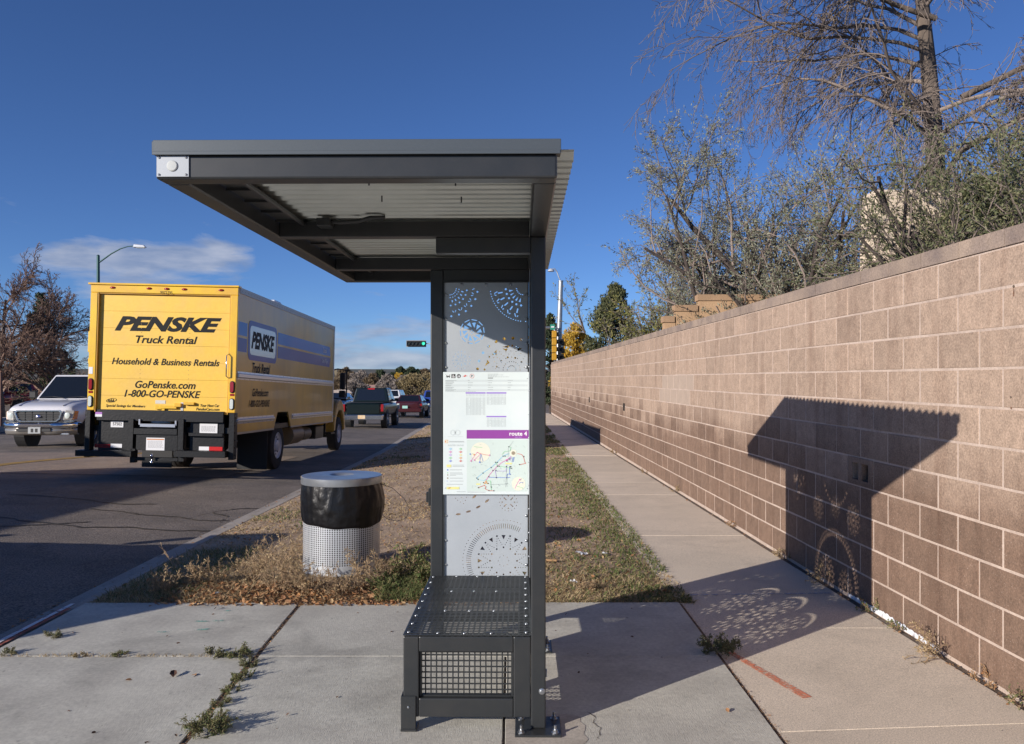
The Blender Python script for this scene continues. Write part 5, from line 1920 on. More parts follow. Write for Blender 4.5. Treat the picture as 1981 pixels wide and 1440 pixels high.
# cab and bonnet
mb = MB()
mb.hexa([(-1.02, 8.05, .75), (1.02, 8.05, .75), (1.02, 9.0, .75), (-1.02, 9.0, .75), (-.97, 8.05, 2.45), (.97, 8.05, 2.45), (.92, 8.75, 2.45), (-.92, 8.75, 2.45)])
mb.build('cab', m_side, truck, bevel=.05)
mb = MB(); mb.hexa([(1.005, 8.2, 1.6), (1.006, 8.9, 1.6), (.985, 8.72, 2.3), (.975, 8.2, 2.3), (1.012, 8.2, 1.6), (1.012, 8.9, 1.6), (.99, 8.72, 2.3), (.985, 8.2, 2.3)])
mb.build('door_window', m_glass, truck)
mb = MB(); mb.hexa([(-.75, 9.01, .8), (.75, 9.01, .8), (.68, 10.35, .8), (-.68, 10.35, .8), (-.78, 9.01, 1.72), (.78, 9.01, 1.72), (.62, 10.25, 1.42), (-.62, 10.25, 1.42)]); mb.build('bonnet', m_side, truck, bevel=.08)
for s in (-1, 1):
    mb = MB()
    P = []
    for k in range(13):
        a = R(180 * k / 12); P.append((9.35 + .78 * math.cos(a), .56 + .76 * math.sin(a) * 1.22))
    for k in range(12, -1, -1):
        a = R(180 * k / 12); P.append((9.35 + .58 * math.cos(a), .56 + .58 * math.sin(a)))
    mb.prism(P, 'x', s * .72, s * 1.19); mb.build('front_wing', m_side, truck, bevel=.04, smooth=True, angle=40)
    mb = MB(); mb.box(min(s * .95, s * 1.22), max(s * .95, s * 1.22), 8.1, 8.55, .98, 1.02); mb.box(min(s * .95, s * 1.22), max(s * .95, s * 1.22), 8.1, 8.55, .52, .56); mb.box(min(s * .98, s * 1.04), max(s * .98, s * 1.04), 8.15, 8.22, .5, 1.0); mb.build('cab_step', m_blk, truck)
    mb = MB(); mb.tube([(s * .98, 8.85, 2.28), (s * 1.2, 8.85, 2.33), (s * 1.42, 8.85, 2.30), (s * 1.46, 8.85, 2.2), (s * 1.46, 8.85, 1.55), (s * 1.40, 8.85, 1.47), (s * 1.0, 8.85, 1.50)], .018, 6); mb.build('mirror_arm', m_plasb, truck, smooth=True)
    mb = MB(); mb.box(min(s * 1.28, s * 1.42), max(s * 1.28, s * 1.42), 8.76, 8.9, 1.76, 2.22); mb.box(min(s * 1.26, s * 1.43), max(s * 1.26, s * 1.43), 8.76, 8.9, 1.52, 1.72)
    mb.build('mirror', m_plasb, truck, bevel=.02)

# ---- generic car builder -------------------------------------------------------------
def body_loft(st_, mat, par, name='body', sub=1):
    """stations: (y, z_bottom, z_shoulder, z_top, half_width)"""
    V, Fc = [], []
    ring_n = None
    for (y, zb, zs, zt, w) in st_:
        half = [(0, zb), (w * .72, zb), (w * .97, zb + .06), (w, zb + (zs - zb) * .5), (w * .985, zs), (w * .90, zt - .015), (w * .7, zt), (0, zt + .012)]
        rg = [(x, y, z) for x, z in half] + [(-x, y, z) for x, z in half[-2:0:-1]]
        ring_n = len(rg)
        V += rg
    for j in range(len(st_) - 1):
        for i in range(ring_n):
            Fc.append((j * ring_n + i, j * ring_n + (i + 1) % ring_n, (j + 1) * ring_n + (i + 1) % ring_n, (j + 1) * ring_n + i))
    Fc.append(tuple(range(ring_n)))
    b = (len(st_) - 1) * ring_n
    Fc.append(tuple(range(b + ring_n - 1, b - 1, -1)))
    mb = MB(); mb.add(V, Fc)
    return mb.build(name, mat, par, smooth=True, sub=sub, angle=50)


def lerp(a, b, t): return tuple(a[i] + (b[i] - a[i]) * t for i in range(3))


def pane(name, c, ins, par, mat, off, thick=.004):
    """window in quad c (4 corners), inset by fractions (left,right,bottom,top), pushed out along its normal"""
    l, r, b, t = ins
    bl, br_, tr, tl = c
    def q(u, v): return lerp(lerp(bl, br_, u), lerp(tl, tr, u), v)
    P = [Vector(q(l, b)), Vector(q(r, b)), Vector(q(r, t)), Vector(q(l, t))]
    n = (P[1] - P[0]).cross(P[3] - P[0]).normalized() * off
    mb = MB(); mb.hexa([tuple(p) for p in P] + [tuple(p + n) for p in P])
    return mb.build(name, mat, par)


def vehicle(name, label, cat, loc, rot, paint, L, W, st_, cabin, wheels, wr=.34, rims=m_alr, group=None, tail=True, plate=None, side_cuts=((.03, .48), (.52, .97)), bump_mat=None, lights=None, brake=False, sub=1):
    v = thing(name, label, cat, loc, rot, group)
    body_loft(st_, paint, v, sub=sub)
    (yb0, yb1, yt0, yt1, zb, zt, wb, wt) = cabin       # rear, front at belt; rear, front at roof
    c = [(-wb, yb0, zb), (wb, yb0, zb), (wb, yb1, zb), (-wb, yb1, zb), (-wt, yt0, zt), (wt, yt0, zt), (wt, yt1, zt), (-wt, yt1, zt)]
    mb = MB(); mb.hexa(c); mb.build('cabin', paint, v, bevel=.045, segs=2)
    o_ = .006
    pane('rear_window', (c[0], c[1], c[5], c[4]), (.09, .91, .14, .90), v, m_glass, o_)
    pane('windscreen', (c[2], c[3], c[7], c[6]), (.07, .93, .10, .92), v, m_glass, o_)
    for a, b in side_cuts:
        pane('side_window', (c[1], c[2], c[6], c[5]), (a + .02, b - .02, .14, .88), v, m_glass, o_)
        pane('side_window', (c[3], c[0], c[4], c[7]), (1 - b + .02, 1 - a - .02, .14, .88), v, m_glass, o_)
    for y in wheels:
        for s in (-1, 1):
            mb = MB(); mb.cyl((s * (W / 2 - .25), y, wr * .98), (s * (W / 2 + .004), y, wr * .98), wr * 1.2, wr * 1.17, 24)
            mb.build('wheel_arch', m_plasb, v)
            wheel(v, s * (W / 2 - .10), y, wr, .22, s, rims, .62)
    y0, y1 = st_[0][0], st_[-1][0]
    zmid = st_[0][1]
    bm_ = bump_mat or paint
    mb = MB(); mb.hexa([(-W * .47, y0 - .1, .36), (W * .47, y0 - .1, .36), (W * .49, y0 + .12, .36), (-W * .49, y0 + .12, .36), (-W * .47, y0 - .1, .60), (W * .47, y0 - .1, .60), (W * .49, y0 + .12, .60), (-W * .49, y0 + .12, .60)])
    mb.build('rear_bumper', bm_, v, bevel=.03)
    mb = MB(); mb.hexa([(-W * .49, y1 - .12, .34), (W * .49, y1 - .12, .34), (W * .44, y1 + .1, .34), (-W * .44, y1 + .1, .34), (-W * .49, y1 - .12, .60), (W * .49, y1 - .12, .60), (W * .44, y1 + .1, .60), (-W * .44, y1 + .1, .60)])
    mb.build('front_bumper', bm_, v, bevel=.03)
    zl0, zl1 = lights or (.68, .86)
    for s in (-1, 1):
        a, b = sorted((s * W * .425, s * W * .488))
        mb = MB(); mb.box(a, b, y0 - .035, y0 + .05, zl0, zl1); mb.build('tail_light', m_red, v, bevel=.01)
        mb = MB(); mb.box(a, b, y1 - .10, y1 + .02, zl0 - .02, zl1 - .06); mb.build('headlight', m_wlens, v, bevel=.015)
        mb = MB(); a, b = sorted((s * wb, s * (wb + .2))); mb.box(a, b, yb1 - .45, yb1 - .37, zb + .02, zb + .17); mb.build('mirror', m_plasb, v, bevel=.02)
    if plate:
        mb = MB(); mb.box(-.16 + plate[1], .16 + plate[1], y0 - .115, y0 - .101, plate[2], plate[2] + .16); mb.build('licence_plate', plate[0], v)
    if brake:
        mb = MB(); mb.box(-.16, .16, yt0 - .03, yt0 + .02, zt - .065, zt - .025); mb.build('brake_light', M('lit_red_lamp', (.6, .02, .02), .3), v)
    return v


def road_loc(x, y, tilt=True): return (x, y, ROAD(x, y) + .005)


# dark green pickup ahead of the truck
m_dg = M('dark_green_paint', (.004, .010, .009), .28, coat=.25)
pk = [(0, .55, .95, 1.10, .88), (.06, .50, 1.0, 1.12, .915), (.9, .48, 1.02, 1.12, .925), (1.8, .48, 1.02, 1.12, .925), (3.4, .48, 1.02, 1.12, .925), (4.2, .48, 1.0, 1.10, .91), (5.0, .50, .92, 1.02, .86), (5.15, .55, .8, .9, .78)]
m_plo = M('orange_licence_plate', (.72, .42, .16), .5, col2=(.7, .62, .45), nscale=14)
gp = vehicle('pickup_truck', 'dark green pickup truck stopped ahead of the yellow truck', 'pickup truck', road_loc(-6.55, 36), (-.012, 0, 0), m_dg, 5.15, 1.85, pk,
             (1.95, 4.05, 2.12, 3.35, 1.12, 1.78, .86, .70), (1.05, 4.2), .38, bump_mat=m_chr, plate=(m_plo, -.05, .42), lights=(.74, 1.06), side_cuts=((.04, .42), (.46, .93)), brake=True, group='cars queueing along the road')
mb = MB(); mb.box(-.72, .72, -.012, .0, .66, 1.05); mb.build('tailgate', m_dg, gp, bevel=.02)
mb = MB(); mb.box(-.83, .83, .12, 1.85, 1.125, 1.135); mb.build('bed_liner', m_plasb, gp)
# dark red sedan
m_dr = M('dark_red_paint', (.055, .012, .014), .25, coat=.4)
sd = [(0, .48, .80, .95, .78), (.1, .38, .85, 1.0, .85), (.9, .30, .88, .98, .88), (1.8, .28, .86, .94, .89), (3.0, .28, .84, .92, .89), (3.9, .32, .74, .84, .87), (4.5, .38, .62, .74, .80), (4.65, .45, .58, .64, .70)]
m_plt = M('teal_licence_plate', (.35, .62, .55), .5)
rs_ = vehicle('sedan', 'dark red sedan ahead of the green pickup', 'car', road_loc(-6.3, 49.5), (-.015, 0, 0), m_dr, 4.65, 1.76, sd,
              (.45, 3.25, 1.15, 2.3, .95, 1.38, .80, .60), (.85, 3.7), .31, plate=(m_plt, -.16, .58), lights=(.72, .86), group='cars queueing along the road')
# white SUV behind it
m_wp = M('white_car_paint', (.62, .64, .66), .3, coat=.6)
suv = [(0, .5, .95, 1.05, .84), (.1, .4, 1.0, 1.1, .90), (1.2, .36, 1.0, 1.08, .93), (3.2, .36, 1.0, 1.06, .93), (4.2, .4, .9, 1.0, .88), (4.6, .45, .75, .86, .8)]
vehicle('suv', 'white suv showing between the green pickup and red sedan', 'car', road_loc(-9.3, 62), (-.02, 0, 0), m_wp, 4.6, 1.86, suv,
        (.12, 3.3, .4, 2.7, 1.08, 1.66, .86, .70), (.9, 3.7), .35, lights=(.8, 1.05), group='cars queueing along the road')
m_bl = M('blue_car_paint', (.03, .07, .32), .25, coat=.7)
vehicle('suv', 'blue car half hidden by the left shelter post', 'car', road_loc(-6.35, 66), (-.02, 0, 0), m_bl, 4.6, 1.86, suv,
        (.12, 3.3, .4, 2.7, 1.08, 1.72, .86, .70), (.9, 3.7), .35, lights=(.8, 1.05), group='cars queueing along the road', bump_mat=m_white)
m_dk = M('near_black_paint', (.012, .014, .02), .25, coat=.7)
oc = vehicle('sedan', 'dark oncoming car with one bright headlight beyond the truck mirror', 'car', road_loc(-11.9, 58), (.02, 0, PI), m_dk, 4.65, 1.76, sd,
             (.45, 3.25, 1.15, 2.3, .95, 1.38, .80, .60), (.85, 3.7), .31, lights=(.62, .78))
mb = MB(); mb.lathe((-.66, 4.66, .66), (0, 1, 0), [(.0001, .03), (.09, .02), (.1, 0)], 12)
mb.build('lit_headlight', M('lit_headlamp', (1, .9, .75), .3, emit=((1, .9, .75), 6)), oc)
# white pickup at the end of the block wall
m_wq = M('white_truck_paint', (.70, .71, .72), .35, coat=.4)
vehicle('pickup_truck', 'white vehicle crossing the side street beyond the wall end', 'pickup truck', (3.9, 60, ROAD(-5, 60)), (0, 0, R(-90)), m_wq, 5.15, 1.85,
        pk, (1.95, 4.05, 2.12, 3.35, 1.12, 1.78, .86, .70), (1.05, 4.2), .38, bump_mat=m_plasb, lights=(.74, 1.06))
# dark red suv parked on the left
m_mar = M('maroon_paint', (.20, .02, .035), .25, coat=.7)
vehicle('suv', 'maroon suv parked in front of the pale wall at left', 'car', (-29.2, 47, -.3), (0, 0, R(-68)), m_mar, 4.6, 1.86, suv,
        (.12, 3.3, .4, 2.7, 1.08, 1.66, .86, .70), (.9, 3.7), .35, lights=(.8, 1.0))

# ---- white pickup coming the other way, front in view
WPX, WPY = -13.12, 22.7
wp = thing('pickup_truck', 'white pickup truck with chrome bumper facing the camera beside the yellow truck', 'pickup truck', (WPX, WPY, ROAD(WPX, WPY + 1) + .01), (.012, 0, PI + R(2)))
m_wpp = M('white_pickup_paint', (.66, .66, .69), .28, coat=.6)
# local +y is the nose; nose at y = 0, body runs to -5.6
st_ = [(-5.5, .55, 1.0, 1.18, .92), (-5.4, .5, 1.05, 1.2, .97), (-3.6, .46, 1.06, 1.2, .99), (-2.4, .46, 1.06, 1.2, .99), (-1.75, .46, 1.06, 1.19, .99), (-1.0, .48, 1.03, 1.175, .975), (-.45, .52, .99, 1.13, .955), (-.14, .60, .93, 1.06, .93), (-.03, .66, .88, .99, .90)]
body_loft(st_, m_wpp, wp, sub=2)
c = [(-.93, -3.7, 1.17), (.93, -3.7, 1.17), (.91, -1.45, 1.19), (-.91, -1.45, 1.19), (-.74, -3.55, 1.83), (.74, -3.55, 1.83), (.73, -2.25, 1.85), (-.73, -2.25, 1.85)]
mb = MB(); mb.hexa(c); mb.build('cabin', m_wpp, wp, bevel=.07, segs=3)
pane('windscreen', (c[2], c[3], c[7], c[6]), (.055, .945, .05, .93), wp, m_glass, .008)
pane('side_window', (c[1], c[2], c[6], c[5]), (.08, .84, .12, .88), wp, m_glass, .006)
pane('side_window', (c[3], c[0], c[4], c[7]), (.16, .92, .12, .88), wp, m_glass, .006)
mb = MB(); mb.tube([(-.75, -1.40, 1.225), (-.4, -1.5, 1.27), (-.05, -1.46, 1.245)], .009, 4); mb.tube([(.05, -1.42, 1.235), (.4, -1.5, 1.27), (.72, -1.46, 1.25)], .009, 4); mb.build('wiper', m_plasb, wp)
# bonnet creases
for s in (-1, 1):
    mb = MB(); mb.tube([(s * .60, -.13, 1.055), (s * .64, -.5, 1.125), (s * .70, -1.3, 1.19)], [.018, .028, .02], 6); mb.build('bonnet_crease', m_wpp, wp, smooth=True)
# grille: chrome surround, dark recess, bars, badge oval
P = [(-.60, .72), (-.50, .655), (.50, .655), (.60, .72), (.66, .90), (.60, .945), (-.60, .945), (-.66, .90)]
Pi = [(-.545, .735), (-.46, .69), (.46, .69), (.545, .735), (.60, .885), (.55, .915), (-.55, .915), (-.60, .885)]
mb = MB()
n = 8
vs = [(x, .0, z) for x, z in P] + [(x, .055, z) for x, z in P] + [(x, .055, z) for x, z in Pi] + [(x, .0, z) for x, z in Pi]
fs = []
for i in range(n):
    j = (i + 1) % n
    fs += [(i, j, n + j, n + i), (n + i, n + j, 2 * n + j, 2 * n + i), (2 * n + i, 2 * n + j, 3 * n + j, 3 * n + i)]
mb.add(vs, fs); gr = mb.build('grille_surround', m_chr, wp, bevel=.01)
mb = MB(); mb.prism(Pi, 'y', .0, .012); mb.build('grille_recess', m_plasb, gr)
mb = MB()
for z in (.745, .80, .855): mb.box(-.57, .57, .013, .035, z - .008, z + .008)
for x in (-.38, -.19, .19, .38): mb.box(x - .006, x + .006, .013, .03, .69, .91)
mb.build('grille_bars', M('dark_chrome_bar', (.05, .052, .052), .4), gr)
mb = MB(); mb.lathe((0, .036, .80), (0, 1, 0), [(.085, 0), (.08, .012), (.0001, .016)], 20); mb.v = [(p[0], p[1], .80 + (p[2] - .80) * .42) for p in mb.v]
bd = mb.build('badge', m_chr, gr, smooth=True)
text('badge_lettering', 'Ford', .11, .04, m_dblue, bd, lambda u, v: (.055 - u, .054, .782 + v), bold=.02, shear=.3)
m_ghl = M('hazy_headlamp', (.52, .50, .44), .12, coat=.8)
for s in (-1, 1):
    v_ = [(s * .665, .03, .695), (s * .90, -.04, .71), (s * .925, -.10, .93), (s * .70, -.0, .945)]
    mb = MB(); mb.hexa([(x, y - .10, z) for x, y, z in v_] + v_); hl = mb.build('headlight', m_ghl, wp, bevel=.02)
    mb = MB(); mb.lathe((s * .77, .005, .815), (0, 1, 0), [(.075, 0), (.06, .008), (.0001, .012)], 16); mb.build('lamp_bowl', m_wlens, hl, smooth=True)
    v_ = [(s * .905, -.045, .71), (s * .965, -.16, .72), (s * .972, -.24, .92), (s * .93, -.105, .925)]
    mb = MB(); mb.hexa([(x - s * .04, y - .05, z) for x, y, z in v_] + v_); mb.build('indicator', m_amber, wp, bevel=.01)
    mb = MB(); a, b = sorted((s * .68, s * .94)); mb.box(a, b, -.08, -.01 if s else 0, .665, .688); mb.build('lamp_trim', m_chr, wp)
    mb = MB(); a, b = sorted((s * .95, s * 1.16)); mb.box(a, b, -1.75, -1.62, 1.22, 1.42); mb.build('mirror', m_plasb, wp, bevel=.03)
# chrome bumper with lower valance
def bump_ring(zs, ys_, w, nm, mat, bev):
    V, Fc = [], []
    N_ = 16
    for (z, dy) in zip(zs, ys_):
        for i in range(N_ + 1):
            t = -1 + 2 * i / N_
            x = w * t
            y = .20 + dy - .34 * max(0, abs(t) - .45) ** 1.5 * 2.2
            V.append((x, y, z))
    for j in range(len(zs) - 1):
        for i in range(N_):
            a = j * (N_ + 1) + i
            Fc.append((a, a + 1, a + N_ + 2, a + N_ + 1))
    mb = MB(); mb.add(V, Fc)
    return mb.build(nm, mat, wp, smooth=True, solid=.02, angle=60)
bump_ring([.60, .625, .64, .60, .545, .50], [-.26, -.16, -.04, .02, .015, -.03], 1.01, 'front_bumper', m_chr, .01)
bump_ring([.498, .44, .37, .34], [-.035, -.02, -.05, -.12], .985, 'bumper_valance', M('dull_chrome', (.36, .34, .31), .3, metal=.6), .01)
mb = MB(); mb.box(-.42, -.16, .19, .215, .43, .50); mb.box(.18, .5, .19, .215, .43, .50); mb.build('bumper_opening', m_plasb, wp)
pf = MB(); pf.box(-.16, .17, .18, .235, .38, .53); pf = pf.build('plate_frame', M('light_plate_frame', (.4, .42, .42), .4), wp)
mb = MB(); mb.box(-.085, -.02, .236, .24, .41, .50); mb.box(.03, .095, .236, .24, .41, .50); mb.build('plate_slot', m_plasb, pf)
mb = MB(); mb.box(-.9, .9, -.3, .02, .62, .665); mb.build('filler_strip', m_plasb, wp)
for s in (-1, 1):
    for y in (-1.0, -4.5):
        mb = MB(); mb.cyl((s * .70, y, .42), (s * .995, y, .42), .49, .47, 28); mb.build('wheel_arch', m_plasb, wp)
        wheel(wp, s * .87, y, .39, .26, s, m_alr, .6)
mb = MB(); mb.box(-.7, .7, -5.2, -.2, .40, .50); mb.build('underbody', m_plasb, wp)
mb = MB(); mb.box(-.85, -.55, .02, .08, .35, .372); mb.box(-.2, .1, .02, .08, .35, .368); mb.build('skid_bar', m_alr, wp)

wp.scale = (1, 1, 1.12)
for ch in wp.children:
    if ch.name.startswith('wheel') and 'arch' not in ch.name: ch.scale = (1, 1, 1 / 1.12)

# ---- unseen vehicles added left of frame, guessed from the broad road shadows they throw
m_tp = M('silver_minivan_paint', (.35, .36, .38), .3, coat=.5)
van = [(0, .45, .95, 1.08, .90), (.1, .36, 1.02, 1.14, .98), (1.2, .32, 1.02, 1.12, 1.0), (3.2, .32, 1.0, 1.10, 1.0), (4.3, .36, .92, 1.02, .96), (4.9, .42, .78, .88, .86)]
vehicle('minivan', 'silver minivan added unseen left of the view to throw a road shadow', 'minivan', road_loc(-7.28, 1.8), (0, 0, 0), m_tp, 4.9, 2.0, van,
        (.12, 3.9, .35, 3.0, 1.12, 1.78, .92, .78), (.95, 4.0), .35, lights=(.85, 1.08))
bus = thing('unseen_bus', 'white city bus added out of view to shade the road at left', 'bus', road_loc(-14.6, -.9))
m_bus = M('bus_white', (.6, .6, .58), .4)
mb = MB(); mb.box(-1.27, 1.27, 0, 11.0, .35, 3.02); mb.build('body', m_bus, bus, bevel=.12, segs=3)
for i in range(7):
    for s in (-1, 1):
        a, b = sorted((s * 1.271, s * 1.28))
        mb = MB(); mb.box(a, b, .5 + 1.4 * i, 1.75 + 1.4 * i, 1.5, 2.5); mb.build('side_window', m_glass, bus, bevel=.003)
mb = MB(); mb.box(-1.1, 1.1, 11.001, 11.01, 1.2, 2.6); mb.build('windscreen', m_glass, bus)
mb = MB(); mb.box(-1.0, 1.0, -.01, -.001, 1.6, 2.5); mb.build('rear_window', m_glass, bus)
for s in (-1, 1):
    for y in (2.4, 8.6):
        mb = MB(); mb.cyl((s * 1.0, y, .5), (s * 1.275, y, .5), .6, .58, 20); mb.build('wheel_arch', m_plasb, bus)
        wheel(bus, s * 1.14, y, .48, .28, s)
    mb = MB(); mb.box(s * 1.0 - .12, s * 1.0 + .12, 11.0, 11.04, .7, .9); mb.build('headlight', m_wlens, bus)
# ================================================================== trees and plants
def rotv(v, axis, a):
    c, s = math.cos(a), math.sin(a)
    return v * c + axis.cross(v) * s + axis * (axis.dot(v)) * (1 - c)


def grow(rng, p, d, L, r, lev, spec, out):
    """a branch as a wandering polyline; children spring along it"""
    S_ = spec[lev]
    n = S_['n']
    P, Rr = [p.copy()], [r]
    dd = d.normalized()
    seg = L / n
    q = p.copy()
    tip = S_.get('tip', .25)
    dirs = [dd.copy()]
    for i in range(n):
        w = S_['wob']
        dd = dd + Vector((rng.gauss(0, w), rng.gauss(0, w), rng.gauss(0, w) + S_.get('up', 0)))
        if 'pull' in S_: dd = dd + Vector(S_['pull'])
        dd.normalize()
        q = q + dd * seg
        P.append(q.copy()); dirs.append(dd.copy())
        Rr.append(r * (1 - (1 - tip) * (i + 1) / n))
    out[lev].append((P, Rr))
    if lev + 1 < len(spec):
        k = S_['kids']
        k = rng.randint(k[0], k[1]) if isinstance(k, tuple) else k
        t0 = S_.get('t0', .25)
        for c in range(k):
            t = t0 + (1 - t0) * ((c + rng.random()) / k)
            f = min(t * n, n - .001)
            i = int(f)
            bp = P[i].lerp(P[i + 1], f - i)
            bd = dirs[i + 1]
            ax = bd.orthogonal().normalized()
            ax = rotv(ax, bd, rng.uniform(0, 2 * PI))
            ang = R(rng.gauss(S_['ang'], S_.get('angv', 9)))
            cd = rotv(bd, ax, ang)
            cl = L * S_['kl'] * rng.uniform(.65, 1.15) * (1 - .45 * t * S_.get('taperl', 1))
            cr = max(Rr[i] * S_['kr'], .002)
            grow(rng, bp, cd, cl, cr, lev + 1, spec, out)


def poly_arrays(polys, sides, minr=0.0):
    Vs, Fs, b = [], [], 0
    for P, Rr in polys:
        V, Fc = tube_arrays(np.array([tuple(p) for p in P]), np.maximum(np.array(Rr), minr), sides)
        Vs.append(V); Fs.append(Fc + b); b += len(V)
    return (np.concatenate(Vs), np.concatenate(Fs)) if Vs else (np.zeros((0, 3)), np.zeros((0, 4), int))


def leaf_arrays(pts, size, rng, dirs=None, asp=.38, jit=.6, hang=0):
    """two-triangle leaves folded on the midrib at the given points"""
    n = len(pts)
    size = size * (1 + jit * (rng.rand(n) - .5))
    a = rng.randn(n, 3) if dirs is None else dirs + .55 * rng.randn(n, 3)
    a[:, 2] -= hang
    a /= np.linalg.norm(a, axis=1)[:, None]
    b = np.cross(a, rng.randn(n, 3)); b /= np.linalg.norm(b, axis=1)[:, None] + 1e-9
    nn = np.cross(a, b)
    s = size[:, None]
    p0 = pts
    p2 = pts + a * s
    p1 = pts + a * s * .5 + b * s * asp * .5 + nn * s * .06
    p3 = pts + a * s * .5 - b * s * asp * .5 + nn * s * .06
    V = np.stack([p0, p1, p2, p3], 1).reshape(-1, 3)
    i = np.arange(n)[:, None] * 4
    Fc = np.stack([i + np.array([[0, 1, 2]]), i + np.array([[0, 2, 3]])], 1).reshape(-1, 3)
    return V, Fc


def along(polys, per_m, rng, t0=0.1, spread=.01):
    pts, ds = [], []
    for P, Rr in polys:
        A = np.array([tuple(p) for p in P])
        sg = np.diff(A, axis=0)
        L = np.linalg.norm(sg, axis=1)
        tot = L.sum()
        k = rng.poisson(tot * per_m)
        if k < 1: continue
        t = (t0 + (1 - t0) * rng.rand(k)) * tot
        cs = np.concatenate([[0], np.cumsum(L)])
        ix = np.clip(np.searchsorted(cs, t) - 1, 0, len(L) - 1)
        f = ((t - cs[ix]) / L[ix])[:, None]
        pts.append(A[ix] + sg[ix] * f); ds.append(sg[ix] / L[ix][:, None])
    if not pts: return np.zeros((0, 3)), np.zeros((0, 3))
    pts, ds = np.concatenate(pts), np.concatenate(ds)
    return pts + rng.randn(*pts.shape) * spread, ds


m_bark = M('grey_brown_bark', (.16, .125, .10), .95, col2=(.10, .08, .065), nscale=9, stretch=(1, 1, .2), bump=.8, bscale=18, bdist=.02)
m_twig = M('bare_twig', (.20, .16, .135), .9, isl=.4)
m_twigl = M('pale_twig', (.21, .165, .14), .9, isl=.35)
m_bark2 = M('dark_olive_bark', (.085, .065, .055), .95, col2=(.05, .04, .035), nscale=9, bump=.8, bscale=18, bdist=.02)
m_olive = island_ramp(M('silver_olive_leaf', (.3, .32, .25), .7, trans=.25), [(.19, .205, .13), (.31, .32, .225), (.24, .255, .17), (.38, .39, .285), (.25, .22, .13)])
m_grnl = island_ramp(M('grey_green_leaf', (.15, .17, .08), .7, trans=.25), [(.075, .095, .04), (.14, .16, .075), (.20, .21, .11), (.26, .24, .12), (.10, .12, .05)])
m_yell = island_ramp(M('autumn_yellow_leaf', (.5, .3, .06), .7, trans=.4), [(.62, .40, .05), (.75, .50, .08), (.45, .32, .06), (.68, .44, .06)])
m_yg = island_ramp(M('yellow_green_leaf', (.3, .3, .08), .7, trans=.35), [(.14, .17, .05), (.30, .30, .09), (.40, .34, .10), (.20, .22, .06)])
m_jun = island_ramp(M('juniper_leaf', (.07, .08, .035), .8, trans=.1), [(.055, .068, .028), (.095, .105, .045), (.13, .13, .055), (.075, .085, .035)])
m_pine = island_ramp(M('pine_needles', (.04, .06, .03), .8), [(.028, .045, .02), (.05, .07, .03), (.04, .055, .025)])
m_drybr = island_ramp(M('dry_brown_leaf', (.2, .14, .08), .8, trans=.2), [(.17, .115, .07), (.26, .19, .11), (.12, .085, .055), (.22, .18, .10)])
m_straw = island_ramp(M('dry_straw', (.3, .2, .1), .85, trans=.25), [(.50, .39, .22), (.34, .25, .135), (.60, .48, .28), (.42, .30, .16), (.24, .18, .10)])
m_grass = island_ramp(M('green_blades', (.1, .15, .04), .8, trans=.3), [(.10, .145, .04), (.17, .20, .07), (.30, .26, .12), (.085, .12, .035), (.14, .19, .06)])
m_litter = island_ramp(M('fallen_leaf', (.4, .22, .1), .8, trans=.2), [(.40, .19, .08), (.52, .29, .14), (.28, .13, .06), (.56, .38, .20), (.34, .20, .10), (.46, .22, .08)])


def behind_clip(loc, floor=0):
    """pruned where the block wall stands: nothing grows through it or hangs low on its street side"""
    def f(V, Fc):
        x, y, z = V[:, 0] + loc[0], V[:, 1] + loc[1], V[:, 2] + loc[2]
        bad = (x < 2.565 - .0189 * y + .24) & (z < 2.75)
        bad |= z < floor
        return Fc[~bad[Fc].any(1)]
    return f


def tree(name, label, loc, seed, H, r, spec, d0=(0, 0, 1), trunk_lv=1, twig_sides=3, minr=.0, leaves=None, twig=None, bark=None, group=None, cat='tree', extra=None, starts=None, floor=0):
    rng = random.Random(seed)
    nr = np.random.RandomState(seed)
    out = [[] for _ in spec]
    if starts:
        for (p, d, L, rr) in starts: grow(rng, Vector(p), Vector(d), L, rr, 0, spec, out)
    else: grow(rng, Vector((0, 0, -.1)), Vector(d0), H, r, 0, spec, out)
    t = thing(name, label, cat, loc, (0, 0, 0), group)
    clip = behind_clip(loc, floor) if loc[0] > 2.2 and loc[1] < 35 else (lambda V, F_: F_)
    V, Fc = poly_arrays([p for l in out[:trunk_lv] for p in l], 8, minr)
    np_mesh('trunk', V, clip(V, Fc), bark or m_bark, t, smooth=True)
    tw = [p for l in out[trunk_lv:] for p in l]
    V1, F1 = poly_arrays([p for l in out[trunk_lv:-1] for p in l], 4, minr)
    V2, F2 = poly_arrays(out[-1], twig_sides, minr)
    if len(V1): np_mesh('branches', V1, clip(V1, F1), twig or m_twig, t, smooth=True)
    np_mesh('twigs', V2, clip(V2, F2), twig or m_twig, t)
    if leaves:
        Vs, Fs, b = [], [], 0
        for (lvs, per, sz, asp, spread, hang) in leaves['sets']:
            pts, ds = along([p for k in lvs for p in out[k]], per, nr, spread=spread)
            if leaves.get('keep'): 
                k = leaves['keep'](pts, nr); pts, ds = pts[k], ds[k]
            V, Fc = leaf_arrays(pts, sz, nr, ds, asp, hang=hang)
            Vs.append(V); Fs.append(Fc + b); b += len(V)
        Vs, Fs = np.concatenate(Vs), np.concatenate(Fs)
        np_mesh('crown', Vs, clip(Vs, Fs), leaves['mat'], t)
    return t


